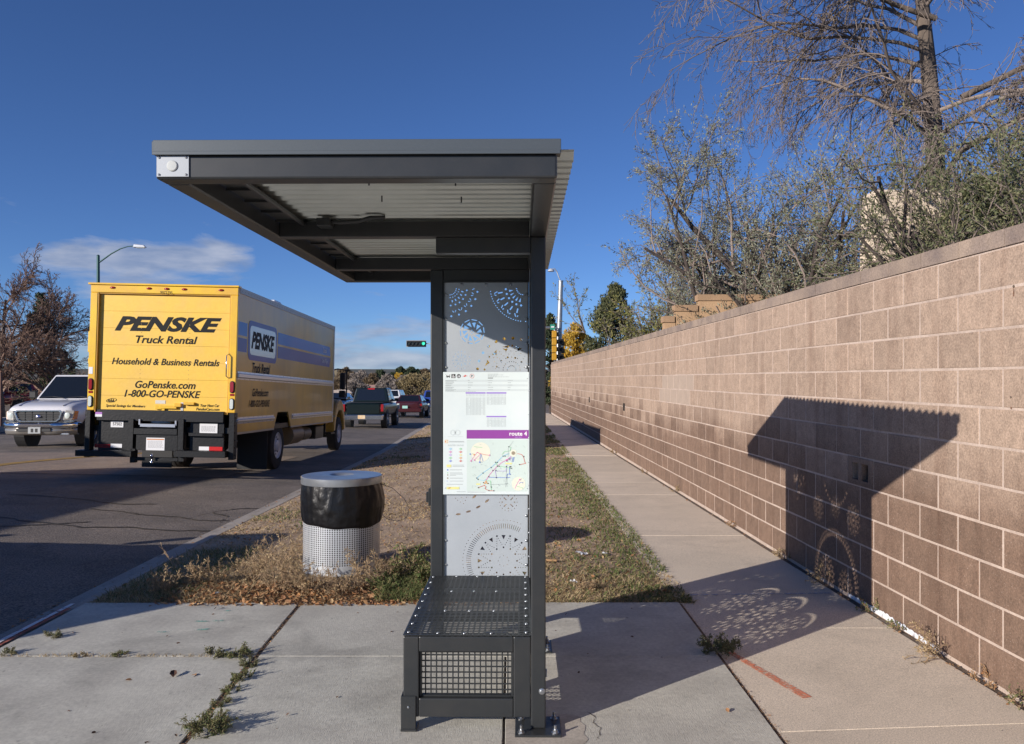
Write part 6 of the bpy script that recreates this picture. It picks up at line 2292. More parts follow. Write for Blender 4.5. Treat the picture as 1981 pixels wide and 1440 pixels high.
# A: tall bare elm with drooping twigs, trunk behind the wall at right
elm = [dict(n=14, wob=.03, kids=30, t0=.40, ang=62, angv=20, kl=.46, kr=.34, tip=.3, taperl=.5),
       dict(n=9, wob=.13, up=-.045, kids=(9, 12), t0=.12, ang=48, angv=14, kl=.50, kr=.5, tip=.2),
       dict(n=7, wob=.14, up=-.11, kids=(7, 9), t0=.1, ang=38, angv=14, kl=.60, kr=.5, tip=.3),
       dict(n=6, wob=.12, up=-.15, kids=(4, 6), t0=.15, ang=38, angv=12, kl=.48, kr=.6, tip=.4),
       dict(n=4, wob=.16, up=-.07, tip=.5)]
ex, ey = px(1838, 500, 14.5)[0], 14.5
tree('elm_tree', 'tall bare elm with drooping twigs at the top right', (ex, ey, -.05), 21, 11.5, .24, elm, d0=(-.035, 0, 1), trunk_lv=1, minr=.0042, twig=m_twig, starts=[((0, 0, -.1), (-.035, 0, 1), 11.5, .24), ((-.25, 0, 8.0), (-1, -.1, .25), 3.6, .05), ((.2, 0, 6.6), (1, -.35, .45), 3.4, .06), ((.1, -.1, 5.6), (.8, -.6, .5), 2.6, .05)])
# long limb reaching out to the left across the sky, from a second stem
# B: russian olive, silvery, behind the wall
olv = [dict(n=9, wob=.12, up=.02, kids=18, t0=.26, ang=58, angv=18, kl=.58, kr=.45, tip=.25),
       dict(n=8, wob=.15, up=.02, kids=(9, 12), t0=.1, ang=45, angv=14, kl=.5, kr=.5, tip=.25),
       dict(n=6, wob=.17, up=.02, kids=(8, 10), t0=.1, ang=42, angv=14, kl=.5, kr=.5, tip=.35),
       dict(n=4, wob=.18, up=.03, tip=.5)]
lv_olive = dict(mat=m_olive, sets=[([3], 52, .048, .34, .03, .1), ([2], 20, .048, .34, .04, .1)])
ox = px(1605, 400, 14.0)[0]
tree('russian_olive', 'silvery half-bare olive tree with dark trunk behind the middle of the wall', (ox, 14.0, 0), 5, 5.6, .13, olv, d0=(-.06, 0, 1), trunk_lv=1, minr=.003, twig=m_twigl, bark=m_bark2, leaves=lv_olive, group='olive trees behind the wall')
ox = px(1960, 400, 10.2)[0]
tree('russian_olive', 'grey-green leafy olive tree at the right edge in front of the cream house', (ox, 10.2, 0), 14, 3.9, .12, olv, d0=(.02, 0, 1), trunk_lv=1, minr=.003, twig=m_twigl, bark=m_bark2,
     leaves=dict(mat=m_grnl, sets=[([3], 60, .055, .36, .03, .1), ([2], 20, .055, .36, .05, .1)]), group='olive trees behind the wall')
ox = px(2010, 330, 11.5)[0]
tree('russian_olive', 'olive tree with pinkish twigs cut off by the right edge', (ox, 11.5, 0), 31, 5.2, .12, olv, d0=(-.05, 0, 1), trunk_lv=1, minr=.003, twig=m_twigl, bark=m_bark2,
     leaves=dict(mat=m_grnl, sets=[([3], 22, .05, .34, .02, .1)]), group='olive trees behind the wall')
# low silvery shrubs along the wall top
shr = [dict(n=6, wob=.16, up=.03, kids=(9, 11), t0=.1, ang=38, angv=14, kl=.55, kr=.5, tip=.3),
       dict(n=5, wob=.18, up=.03, kids=(8, 10), t0=.1, ang=40, angv=14, kl=.5, kr=.5, tip=.3),
       dict(n=4, wob=.18, up=.03, tip=.5)]
def shrub(name, label, X, d, top, seed, mat, wd=1.0, dens=26, ls=.05, twigm=None, group=None, nst=13, thin=1.0, cat='shrub', floor=0):
    x, y, z = px(X, top, d)
    H = z
    rr = random.Random(seed)
    starts = []
    for k in range(nst):
        a = rr.uniform(0, 2 * PI)
        l = rr.uniform(.2, 1.0) * wd
        starts.append(((math.cos(a) * .15, math.sin(a) * .15, 0), (math.cos(a) * l * .45, math.sin(a) * l * .3, 1), H * rr.uniform(.62, .9), .035 * H / 3))
    return tree(name, label, (x, y, 0 if d < 24 else G(d) * .3), seed, 0, 0, shr, trunk_lv=1, minr=.003 * d / 15, twig=twigm or m_twigl, bark=m_bark2, starts=starts,
                leaves=dict(mat=mat, sets=[([2], dens, ls, .34, .03, .1), ([1], dens * .5, ls, .34, .05, .1)]), group=group, cat=cat, floor=floor)
shrub('olive_shrub', 'silvery olive shrub above the stepped wall beside the bare olive trunk', 1600, 14.6, 450, 3, m_olive, .9, 30, .06, group='silvery shrubs behind the wall')
shrub('olive_shrub', 'silvery olive shrub right of the yellow-green tree', 1385, 19.2, 480, 7, m_olive, 1.0, 26, .065, group='silvery shrubs behind the wall')
shrub('olive_shrub', 'silver-grey shrub over the top step of the tan wall', 1470, 18.6, 470, 9, m_olive, 1.0, 26, .065, group='silvery shrubs behind the wall')
shrub('olive_shrub', 'tall silvery olive thicket round the dark olive trunk', 1535, 13.9, 225, 61, m_olive, .95, 62, .048, group='silvery shrubs behind the wall', nst=13)
shrub('olive_shrub', 'silvery olive thicket reaching furthest left over the wall', 1455, 15.6, 310, 62, m_olive, 1.2, 50, .048, group='silvery shrubs behind the wall', nst=9)
shrub('green_shrub', 'dense grey-green shrub over the wall at the right edge', 2020, 9.6, 190, 63, m_grnl, .95, 60, .05, group='green shrubs at the right', nst=22)
shrub('green_shrub', 'shrub with pinkish twigs cut off by the right edge', 1990, 10.4, 150, 65, m_grnl, 1.0, 24, .055, group='green shrubs at the right', nst=14)
x, y, z = px(1905, 350, 10.6)
JUN_RIGHT = (x, y, z)
shrub('yellow_green_tree', 'sparse yellow-green tree left of the silvery shrubs', 1290, 20.5, 455, 12, m_yg, .8, 15, .085, cat='tree', nst=8)
shrub('yellow_green_tree', 'bushy green shrub at the foot of the stepped tan wall', 1250, 21.5, 545, 15, m_yg, .7, 30, .08, cat='shrub', nst=8)


# junipers and conifers: dense clumps of small foliage along short limbs
def juniper(name, label, loc, H, W, seed, mat, n=90, per=900, ls=.07, cat='tree', group=None, cone=.5, core=True):
    nr = np.random.RandomState(seed)
    t = thing(name, label, cat, loc, (0, 0, 0), group)
    mb = MB(); mb.tube([(0, 0, -.2), (.02 * H, 0, H * .35), (-.01 * H, .01, H * .7), (0, 0, H * .93)], [W * .09, W * .07, W * .045, .02], 8)
    mb.build('trunk', m_bark2, t, smooth=True)
    cl, polys = [], []
    for k in range(n):
        h = nr.rand() ** .85
        rad = W * (np.sin(PI * min(1, .12 + h * .88)) ** .6 * (1 - cone * h)) * (.45 + .6 * nr.rand())
        a = nr.rand() * 2 * PI
        c = np.array([math.cos(a) * rad, math.sin(a) * rad, H * (.08 + .9 * h)])
        cl.append((c, W * (.13 + .17 * nr.rand()) * (1.1 - .5 * h)))
        b0 = np.array([0, 0, max(c[2] - rad * .5, .1)])
        polys.append(([b0, (b0 + c) / 2 + nr.randn(3) * .04 * W, c], [.03 * W, .02 * W, .008 * W]))
    V, Fc = poly_arrays(polys, 4)
    np_mesh('branches', V, Fc, m_bark2, t)
    P = []
    for c, r_ in cl:
        q = nr.randn(per // 10, 3)
        q /= np.linalg.norm(q, axis=1)[:, None]
        q *= (nr.rand(len(q), 1) ** .4)
        q[:, 2] *= 1.15
        P.append(c + q * r_)
    P = np.concatenate(P)
    dirs = P - np.array([0, 0, H * .3]); dirs /= np.linalg.norm(dirs, axis=1)[:, None] + 1e-9
    V, Fc = leaf_arrays(P, ls, nr, dirs, .55)
    np_mesh('crown', V, Fc, mat, t)
    return t
x, y, z = px(1188, 552, 27)
juniper('juniper_tree', 'round dark green juniper standing behind the wall', (x, y, 0), z, 1.05, 4, m_jun, 170, 1300, .085, cone=.25)
x, y, z = JUN_RIGHT
juniper('juniper_tree', 'dark juniper deep inside the shrubs at the right edge', (x, y, 0), z, 1.1, 71, m_jun, 130, 1300, .06, cone=.2)
x, y, z = px(1232, 640, 26)
juniper('juniper_tree', 'lower dark green juniper right of the round one', (x, y, 0), z, .6, 8, m_jun, 60, 1100, .08, cone=.2)
x, y, z = px(1070, 608, 60)
juniper('spruce_tree', 'dark conifer behind the yellow traffic signal', (x - .2, y, -.8), z + .8, 1.5, 6, m_pine, 150, 1000, .16, cone=.7)
x, y, z = px(1112, 628, 54)
juniper('cottonwood_tree', 'golden yellow cottonwood behind the signal pole', (x, y, -.6), z + .6, 1.6, 9, m_yell, 110, 900, .17, cone=.15)
# golden tree seen through the cut-outs of the panel
x, y, z = px(990, 640, 62)
juniper('cottonwood_tree', 'golden cottonwood glimpsed through the panel cut-outs', (x, y, -.9), z + 1.1, 2.4, 19, m_yell, 110, 800, .18, cone=.15)

# left side: bare tree over the pickup, pine inside it
brt = [dict(n=8, wob=.10, up=.02, kids=18, t0=.18, ang=62, angv=14, kl=.80, kr=.5, tip=.25),
       dict(n=8, wob=.13, up=.0, kids=(11, 13), t0=.12, ang=42, angv=12, kl=.52, kr=.5, tip=.25),
       dict(n=6, wob=.14, up=.03, kids=(9, 11), t0=.1, ang=38, angv=12, kl=.50, kr=.5, tip=.35),
       dict(n=4, wob=.14, up=.02, kids=(3, 4), t0=.1, ang=36, angv=12, kl=.55, kr=.6, tip=.5),
       dict(n=3, wob=.14, up=.0, tip=.6)]
m_rtwig = M('reddish_twig', (.19, .12, .09), .9, isl=.4)
x, y, z = px(2, 480, 38)
tree('bare_tree', 'bare brown winter tree at the left edge over the white pickup', (x, y, -.3), 44, 6.0, .2, brt, d0=(.02, 0, 1), trunk_lv=1, minr=.0085, twig=m_rtwig)
tree('bare_tree', 'second bare tree filling the crown above the white pickup', (x + 1.6, y + 1.5, -.3), 47, 5.0, .15, brt, d0=(.02, 0, 1), trunk_lv=1, minr=.008, twig=m_rtwig)
x, y, z = px(78, 560, 43)
juniper('pine_tree', 'dark green pine behind the bare tree at left', (x, y, -.3), z + .2, 1.15, 33, m_pine, 90, 800, .13, cone=.45)
x, y, z = px(118, 680, 46)
juniper('pine_tree', 'low round pine beside the yellow truck over the pale wall', (x, y, -.3), z + .3, 1.0, 35, m_pine, 60, 800, .13, cone=.2)
x, y, z = px(-25, 600, 46)
juniper('pine_tree', 'dark pine cut by the left edge of the picture', (x, y, -.3), z + .2, 1.6, 37, m_pine, 80, 800, .15, cone=.35)
x, y, z = px(148, 705, 66)
shrub('bare_shrub', 'small bare shrub over the pale wall beside the yellow truck', 148, 64, 705, 51, m_drybr, 1.0, 10, .12, twigm=m_twig)

# ---- valley beyond the road: separate bushes and trees
fars = [  # X, top, distance, width, kind, label
    (668, 716, 190, 9, 'dry', 'grey-green tree behind the truck mirror'),
    (700, 722, 170, 8, 'bare', 'bare grey tree above the green pickup'),
    (722, 726, 160, 6, 'dry', 'russet tree above the green pickup roof'),
    (735, 718, 230, 7, 'pine', 'dark pine on the skyline right of the mirror'),
    (752, 728, 150, 6, 'bare', 'grey bare tree in front of the golden bush'),
    (760, 724, 200, 6, 'pine', 'slim dark conifer left of the golden trees'),
    (772, 726, 175, 7, 'yel', 'yellow-leaved tree left of the olive-brown bush'),
    (776, 714, 250, 9, 'pine', 'broad dark pine on the skyline'),
    (797, 713, 240, 10, 'pine', 'tall dark pine standing on the skyline near the post'),
    (783, 732, 140, 8, 'bare', 'pale bare bush above the red sedan'),
    (802, 730, 130, 9, 'gold', 'big olive-gold bush behind the red sedan'),
    (824, 728, 150, 9, 'gold', 'golden bush against the left shelter post'),
    (822, 716, 260, 9, 'dry', 'brown tree on the skyline next to the post'),
    (688, 740, 120, 6, 'bare', 'grey bare tree just left of the green pickup cab'),
    (655, 735, 125, 5, 'dry', 'dull green bush behind the truck cab'),
    (745, 742, 115, 5, 'bare', 'grey shrub right above the pickup cab'),
    (815, 765, 95, 3, 'gold', 'small green-gold bush by the pale wall beyond the sedan'),
    (856, 722, 180, 10, 'dry', 'brown tree hidden partly by the shelter post'),
    (900, 720, 200, 12, 'dry', 'far brown tree behind the shelter panel'),
]
km = dict(dry=m_drybr, pine=m_pine, yel=m_yell, gold=island_ramp(M('olive_gold_leaf', (.3, .22, .1), .8, trans=.2), [(.27, .21, .10), (.31, .24, .12), (.23, .18, .09), (.28, .22, .12)]),
          bare=island_ramp(M('grey_twig_haze', (.25, .21, .18), .9), [(.23, .195, .165), (.26, .22, .19), (.20, .17, .145)]))
for i, (X, top, d, w, kd, lab) in enumerate(fars):
    x, y, z = px(X, top, d)
    g = G(d) - 1.5
    juniper('pine_tree' if kd == 'pine' else 'valley_tree', lab, (x, y, g), z - g, w * .5, 100 + i, km[kd], 90, 1900, .0021 * d, cat='tree',
            group='trees in the valley beyond the road', cone=.35 if kd == 'pine' else .1)
# far wood on the valley floor, one mass nobody could count
nr = np.random.RandomState(77)
n = 2600
yy_ = 260 + 1500 * nr.rand(n) ** 1.6
xx_ = (nr.rand(n) * 1.9 - 1.15) * yy_
gz = np.interp(yy_, _gy, _gz) - .5
sz = 3.0 + 5 * nr.rand(n) ** 2
P, SZ = [], []
for k in range(n):
    q = nr.randn(14, 3) * [1.0, 1.0, .55] * sz[k] * .55
    P.append(q + [xx_[k], yy_[k], gz[k] + sz[k] * .5])
    SZ.append(np.full(14, sz[k] * .62))
P = np.concatenate(P)
V, Fc = leaf_arrays(P, np.concatenate(SZ), nr, None, .8)
m_wood = island_ramp(M('far_wood', (.1, .09, .05), .9), [(.06, .062, .035), (.13, .105, .065), (.09, .085, .045), (.16, .13, .085)])
o = np_mesh('far_wood', V, Fc, m_wood)
prop(o, kind='stuff')
# hills along the horizon
hx = np.linspace(-2600, 2600, 90)
V, Fc = [], []
for j, (y, h0) in enumerate(((1300, -9), (1700, 6), (2100, 24), (2600, 30), (3300, 20))):
    for x in hx:
        hh = h0 + (9 * (float(fbm(x / 260 + 3, y / 400)) - .5) + 2.5 * float(fbm(x / 60, y / 60))) * (h0 > 0)
        V.append((x, y, hh))
nx = len(hx)
for j in range(4):
    for i in range(nx - 1):
        q = j * nx + i; Fc.append((q, q + 1, q + nx + 1, q + nx))
m_hill = M('wooded_hill', (.085, .085, .060), .95, col2=(.15, .13, .10), nscale=.022, ndet=8, npos=(.48, .62), coords='World')
o = np_mesh('hills', V, Fc, m_hill, smooth=True)
o['kind'] = 'structure'
# pale houses low in the valley
m_hw = M('valley_house_wall', (.55, .45, .36), .9)
m_hr = M('valley_house_roof', (.22, .10, .08), .9)
m_hp = M('valley_pink_wall', (.45, .28, .22), .9)
for i, (X, Y, d, w, h, m1, lab) in enumerate(((821, 765, 100, 4.0, 2.2, m_hw, 'low cream wall beyond the red sedan'),
                                          (712, 745, 150, 5, 2.4, m_hp, 'brick-red house above the green pickup'),
                                          (657, 755, 110, 3, 2.0, m_hw, 'pale low building behind the truck mirror'),
                                          (826, 737, 170, 6, 2.6, m_hr, 'red roofed house beside the shelter post'),
                                          (693, 721, 600, 8, 3.5, m_hw, 'tiny white house on the far slope left of the pines'),
                                          (790, 715, 900, 10, 5, m_hw, 'tiny white house on the skyline between two pines'))):
    x, y, z = px(X, Y, d)
    g = G(d) - 2
    hh = thing('house', lab, 'house', (x, y, g), (0, 0, R(8)), 'buildings in the valley')
    H = z - g
    mb = MB(); mb.box(-w / 2, w / 2, 0, w * .8, 0, H - h * .22); mb.build('wall', m1, hh)
    mb = MB(); mb.hexa([(-w / 2 - .2, -.2, H - h * .22 + .01), (w / 2 + .2, -.2, H - h * .22 + .01), (w / 2 + .2, w * .8 + .2, H - h * .22 + .01), (-w / 2 - .2, w * .8 + .2, H - h * .22 + .01),
                        (-w / 2 + .3, w * .3, H), (w / 2 - .3, w * .3, H), (w / 2 - .3, w * .5, H), (-w / 2 + .3, w * .5, H)]); mb.build('roof', m_hr if m1 is m_hr else m1, hh)
    if d < 200:
        mb = MB(); mb.box(-w * .2, w * .05, -.03, -.002, H - h * .7, H - h * .4); mb.build('window', m_glass, hh)

# ================================================================== ground cover
def blades(name, X, Y, Z, h, w, mat, seed, lean=.5, kind='stuff', par=None):
    nr = np.random.RandomState(seed)
    n = len(X)
    a = nr.rand(n) * 2 * PI
    b = nr.rand(n) * 2 * PI
    ln = lean * (.3 + nr.rand(n)) * h
    wx, wy = np.cos(b) * w / 2, np.sin(b) * w / 2
    lx, ly = np.cos(a) * ln, np.sin(a) * ln
    P0 = np.stack([X - wx, Y - wy, Z], 1); P1 = np.stack([X + wx, Y + wy, Z], 1)
    P2 = np.stack([X + wx * .8 + lx * .35, Y + wy * .8 + ly * .35, Z + h * .6], 1)
    P3 = np.stack([X - wx * .8 + lx * .35, Y - wy * .8 + ly * .35, Z + h * .6], 1)
    P4 = np.stack([X + lx, Y + ly, Z + h * (.75 + .25 * nr.rand(n))], 1)
    V = np.stack([P0, P1, P2, P3, P4], 1).reshape(-1, 3)
    i = np.arange(n)[:, None] * 5
    Fc = np.stack([i + np.array([[0, 1, 2]]), i + np.array([[0, 2, 3]]), i + np.array([[3, 2, 4]])], 1).reshape(-1, 3)
    o = np_mesh(name, V, Fc, mat, par)
    if kind: o['kind'] = kind
    return o


def vz(X, Y):
    kx = np.interp(Y, [-20, 6, 12, 20, 30, 43, 60, 120, 300], [-3.0, -3.01, -3.06, -3.25, -3.6, -4.0, -4.3, -4.6, -5])
    wx = 1.19 - .004 * Y
    t = np.clip((X - kx) / (wx - kx), 0, 1)
    base = np.interp(Y, _gy, _gz) * (1 - t) + (-.002 * Y) * t
    e = np.minimum(np.minimum(t, 1 - t), .12) / .12
    e2 = np.clip((Y - 5.72) / .25, 0, 1)
    return base + e * e2 * (.02 + .03 * fbm(X * 1.3 + 9, Y * 1.3 + 4) - .02 + .02 * fbm(X * 7, Y * 7)) - .006


def spot(n, seed, y0=5.78, y1=40, pw=2.0, x0=None, x1=None):
    nr = np.random.RandomState(seed)
    Y = y0 + (y1 - y0) * nr.rand(n) ** pw
    kx = np.interp(Y, [6, 12, 20, 30, 43], [-3.01, -3.06, -3.25, -3.6, -4.0])
    a = kx + .02 if x0 is None else np.full(n, x0)
    b = 1.19 - .004 * Y + .12 if x1 is None else np.full(n, x1)
    return a + (b - a) * nr.rand(n), Y, nr


# thatch all over, thinning over bare patches
X, Y, nr = spot(150000, 1, pw=2.1)
dn = fbm(X * .9 + 3, Y * .7 + 8)
k = nr.rand(len(X)) < np.clip((dn - .40) * 3.0, .12, .95)
X, Y = X[k], Y[k]
blades('dry_grass', X, Y, vz(X, Y), .010 + .022 * nr.rand(len(X)), .003 + .0009 * Y, m_straw, 2, lean=2.6)
# green band next to the walk and in patches
X, Y, nr = spot(110000, 3, pw=1.6)
edge = (1.19 - .004 * Y + .12 - X)
gr_ = np.exp(-np.maximum(edge - .10, 0) / .38) * (fbm(X * 2 + 1, Y * 1.1) > .36) * 1.6
gr_ = np.maximum(gr_, (fbm(X * 1.1 + 40, Y * .9 + 12) > .64) * .3)
k = nr.rand(len(X)) < gr_
X, Y = X[k], Y[k]
blades('green_grass', X, Y, vz(X, Y), .016 + .032 * nr.rand(len(X)), .0045 + .0008 * Y, m_grass, 4, lean=1.3)
# rough weedy growth at the pad edge and kerb corner
X, Y, nr = spot(14000, 5, 5.74, 6.5, 1.5, -2.95, 1.28)
k = nr.rand(len(X)) < np.clip(.25 + .8 * (fbm(X * 1.7, Y * 2) - .3) * 2 + .8 * (X < -1.9) * (X > -3), .12, 1) * np.where(X > .2, .55, 1)
X, Y = X[k], Y[k]
blades('edge_grass', X, Y, vz(X, Y), .015 + .06 * nr.rand(len(X)) ** 2, .004, m_straw, 6, lean=1.8)
X, Y, nr = spot(2000, 7, 5.74, 7.6, 1.0, -2.98, -2.3)
blades('corner_grass', X, Y, vz(X, Y), .02 + .05 * nr.rand(len(X)), .005, m_grass, 8, lean=1.2)
X, Y, nr = spot(2500, 17, 5.76, 6.5, 1.2, -.95, -.5)
blades('corner_grass', X, Y, vz(X, Y), .03 + .09 * nr.rand(len(X)), .005, m_grass, 18, lean=1.2)
# litter of fallen leaves, thick along the pad edge
def litter(name, X, Y, Z, size, mat, seed):
    nr = np.random.RandomState(seed)
    n = len(X)
    P = np.stack([X, Y, Z], 1)
    dirs = nr.randn(n, 3); dirs[:, 2] *= .35
    dirs /= np.linalg.norm(dirs, axis=1)[:, None]
    s = size * (.5 + nr.rand(n))
    a = dirs
    up = np.array([[0, 0, 1.0]]) + nr.randn(n, 3) * .4
    b = np.cross(up, a); b /= np.linalg.norm(b, axis=1)[:, None]
    nn = np.cross(a, b)
    w = .55
    V, Fc = [], []
    pts = []
    for u, v, q in ((0, 0, 0), (.35, .5, .25), (.75, .38, .30), (1, 0, .12), (.75, -.38, .30), (.35, -.5, .25), (.5, 0, -.02)):
        pts.append(P + a * (u * s)[:, None] + b * (v * w * s)[:, None] + nn * (q * .5 * s)[:, None])
    V = np.stack(pts, 1).reshape(-1, 3)
    i = np.arange(n)[:, None] * 7
    Fc = np.stack([i + np.array([[6, k_, (k_ + 1) % 6]]) for k_ in range(6)], 1).reshape(-1, 3)
    o = np_mesh(name, V, Fc, mat)
    o['kind'] = 'stuff'
    return o
X, Y, nr = spot(6000, 9, 5.68, 6.25, 1.4, -2.5, .15)
k = nr.rand(len(X)) < np.clip(1.25 - np.abs(X + 1.5) * .75, .12, 1)
X, Y = X[k], Y[k]
litter('leaf_litter', X, Y, vz(X, Y) + .008 + .02 * nr.rand(len(X)), .032, m_litter, 10)
X, Y, nr = spot(2600, 11, 6.0, 26, 2.2)
litter('scattered_leaves', X, Y, vz(X, Y) + .010, .03, m_litter, 12)
nr = np.random.RandomState(13)
n = 260
Y = 3.2 + 24 * nr.rand(n) ** 1.7
X = 2.565 - .0189 * Y - .03 - .05 * nr.rand(n) ** 2
litter('wall_foot_leaves', X, Y, -.002 * Y + .004, .02, m_litter, 14)
X = -2.9 + 4 * nr.rand(46); Y = 3.0 + 2.8 * nr.rand(46)
litter('pad_leaves', X, Y, 0 * X + .003, .020, island_ramp(M('dark_crumb', (.1, .06, .04), .9), [(.06, .04, .03), (.14, .07, .04), (.2, .12, .07)]), 15)
X = -3.5 + .5 * nr.rand(220) ** 2; Y = 5 + 9 * nr.rand(220)
litter('gutter_leaves', X, Y, np.interp(Y, _gy, _gz) - .136, .028, m_litter, 16)
# pebbles and grit on pad and walk
X = -2.9 + 5.2 * nr.rand(420); Y = 2.9 + 5 * nr.rand(420)
k = X < 2.42
litter('grit', X[k], Y[k], 0 * X[k] + .001, .006, island_ramp(M('grit', (.2, .17, .14), .9), [(.1, .08, .06), (.3, .26, .2), (.05, .04, .03)]), 19)

# ---- countable weeds: dry brush on the verge and tufts in the joints
wd = [dict(n=5, wob=.16, up=.05, kids=(5, 8), t0=.2, ang=42, angv=14, kl=.55, kr=.6, tip=.3),
      dict(n=4, wob=.2, up=.02, kids=(3, 5), t0=.2, ang=42, angv=16, kl=.55, kr=.65, tip=.4),
      dict(n=3, wob=.2, up=.0, tip=.5)]
m_brush = M('dry_brush_stem', (.36, .25, .15), .85, isl=.35)
def weed(name, label, x, y, z, H, seed, nst=9, mat=None, leafmat=None, dens=0, ls=.02, spread=1.0, r=.0028, cat='weed', group=None):
    rng = random.Random(seed); nr = np.random.RandomState(seed)
    out = [[], [], []]
    for k in range(nst):
        a = rng.uniform(0, 2 * PI); l = rng.uniform(.2, 1.3) * spread
        grow(rng, Vector((math.cos(a) * .02, math.sin(a) * .02, 0)), Vector((math.cos(a) * l, math.sin(a) * l, rng.uniform(.5, 1))), H * rng.uniform(.6, 1.1), r, 0, wd, out)
    t = thing(name, label, cat, (x, y, z), (0, 0, 0), group)
    V, Fc = poly_arrays([p for l in out for p in l], 3, .0009)
    V[:, 2] = np.maximum(V[:, 2], .002)
    np_mesh('stems', V, Fc, mat or m_brush, t)
    if leafmat:
        pts, ds = along(out[1] + out[2], dens, nr, spread=.004)
        pts[:, 2] = np.maximum(pts[:, 2], .004)
        V, Fc = leaf_arrays(pts, ls, nr, ds, .5)
        np_mesh('leaves', V, Fc, leafmat, t)
    return t
def vzs(x, y): return float(vz(np.array([x]), np.array([y]))[0])
bg_ = 'dry brush along the pad edge'
for i, (x, y, h, nst, lab) in enumerate(((-2.02, 6.35, .30, 12, 'leftmost tangled dry brush just outside the shadow edge'),
                                       (-1.72, 6.05, .28, 14, 'dense tan brush leaning over the slab edge left of the bin'),
                                       (-1.98, 7.0, .34, 6, 'tall branching dry stem behind the brush at the shadow tip'),
                                       (-1.48, 6.0, .22, 12, 'low dry brush just left of the concrete joint'),
                                       (-1.12, 6.15, .30, 10, 'dry stalks leaning against the litter bin foot'),
                                       (-.95, 6.3, .26, 8, 'thin dry stalks right of the bin front'),
                                       (-2.35, 6.25, .20, 9, 'shaded dry brush near the kerb corner'),
                                       (-2.6, 6.0, .18, 9, 'shaded low weeds at the kerb end of the pad'),
                                       (-1.25, 5.95, .16, 10, 'short dry weeds at the pad edge in front of the bin'),
                                       (.55, 6.05, .10, 9, 'low dead weeds at the pad edge right of the shelter'))):
    weed('dry_brush', lab, x, y, vzs(x, y), h, 200 + i, nst + 4, leafmat=m_straw, dens=22, ls=.016, group=bg_)
weed('dry_stalk', 'single pale dry stalk standing in the shaded grass by the kerb', -2.62, 6.45, vzs(-2.62, 6.45), .26, 230, 1, spread=.2)
for i, (x, y, h, lab) in enumerate(((-.78, 6.35, .26, 'leafy green weed behind the bin on its right'), (-.62, 6.15, .20, 'leafy green weed left of the shelter bench'), (-.95, 6.05, .12, 'small green weed at the pad edge between bin and bench'))):
    weed('green_weed', lab, x, y, vzs(x, y), h, 240 + i, 12, leafmat=m_grass, dens=130, ls=.022, group='green weeds by the bin')
m_stemg = M('green_brown_stem', (.14, .12, .06), .85, isl=.3)
jw = [(-1.36, 3.66, .12, 26, 'largest bushy green weed in the slab joint at the bottom'),
      (-1.405, 3.95, .06, 14, 'small weed just above the bushy one in the joint'),
      (-1.41, 4.12, .05, 12, 'tuft of weed halfway up the slab joint'),
      (-1.415, 4.30, .07, 16, 'green tuft in the joint below the crossing'),
      (-1.44, 4.50, .07, 16, 'spreading weed right at the slab joint crossing'),
      (-1.56, 4.64, .10, 18, 'leafy weed left of the joint crossing with a long shadow'),
      (-1.70, 4.64, .08, 14, 'weed at the left end of the crossing clump'),
      (-2.22, 4.64, .05, 12, 'upright little weed midway along the cross joint'),
      (-2.45, 4.64, .04, 10, 'low dry weed further left in the cross joint'),
      (-2.88, 4.66, .06, 12, 'weed at the kerb end of the cross joint'),
      (-2.80, 4.98, .07, 14, 'sprawling dry weed lying on the painted kerb edge')]
for i, (x, y, h, n_, lab) in enumerate(jw):
    weed('joint_weed', lab, x, y, 0.0, h * (.62 if i else .85), 260 + i, n_, mat=m_stemg, leafmat=m_grass if i in (0, 2, 3, 5, 7) else m_straw if i in (8,) else m_grnl, dens=130, ls=.009, spread=2.4, r=.0012, group='weeds in the slab joints')
weed('joint_weed', 'prickly green weed in the joint beside the orange paint mark', 1.19, 4.72, 0, .11, 290, 18, mat=m_stemg, leafmat=m_grnl, dens=120, ls=.014, spread=1.8, r=.0014, group='weeds in the slab joints')
for i, (y, h, lf, lab) in enumerate(((5.55, .10, m_grass, 'green grass tuft by the white splash at the wall foot'), (5.15, .08, m_grass, 'small green weed right of the white splash'), (4.62, .22, m_straw, 'tall thin dry weed against the wall right of the splash'),
                                   (4.25, .09, m_litter, 'reddish dry weed at the wall foot'), (3.95, .10, m_grass, 'green and red weed nearest along the wall foot'), (6.3, .16, m_straw, 'shaded dry weed in the wall shadow'),
                                   (7.2, .10, m_straw, 'dry tuft where the wall shadow starts'), (8.8, .07, m_litter, 'brown tuft further along the wall foot'), (11.5, .10, m_straw, 'dry tuft by the wall before the far shadow'), (17.5, .14, m_straw, 'weed at the tip of the far shadow'), (13.9, .08, m_straw, 'low tuft in mid distance by the wall'))):
    weed('wall_weed', lab, wall_x(y) - .035, y, WALK(y), h, 300 + i, 6, mat=m_brush, leafmat=lf, dens=70, ls=.014, spread=.9, r=.0013, group='weeds along the wall foot')
# joint filler debris in the open joints
nr = np.random.RandomState(23)
Y = 3 + 2.75 * nr.rand(700); X = j1 + (Y - 4.64) * -.028 + .012 * nr.randn(700)
litter('joint_debris', X, Y, 0 * X - .006 + .007 * nr.rand(700), .008, m_litter, 24)
X = -2.95 + 1.5 * nr.rand(500); Y = 4.64 + .012 * nr.randn(500)
blades('joint_fluff', X, Y, 0 * X - .006, .010 + .02 * nr.rand(500), .003, m_straw, 25, lean=1.2)
Y = 3 + 2.8 * nr.rand(500); X = 1.185 + .008 * nr.randn(500)
litter('joint_debris', X, Y, 0 * X - .006 + .006 * nr.rand(500), .007, m_litter, 26)

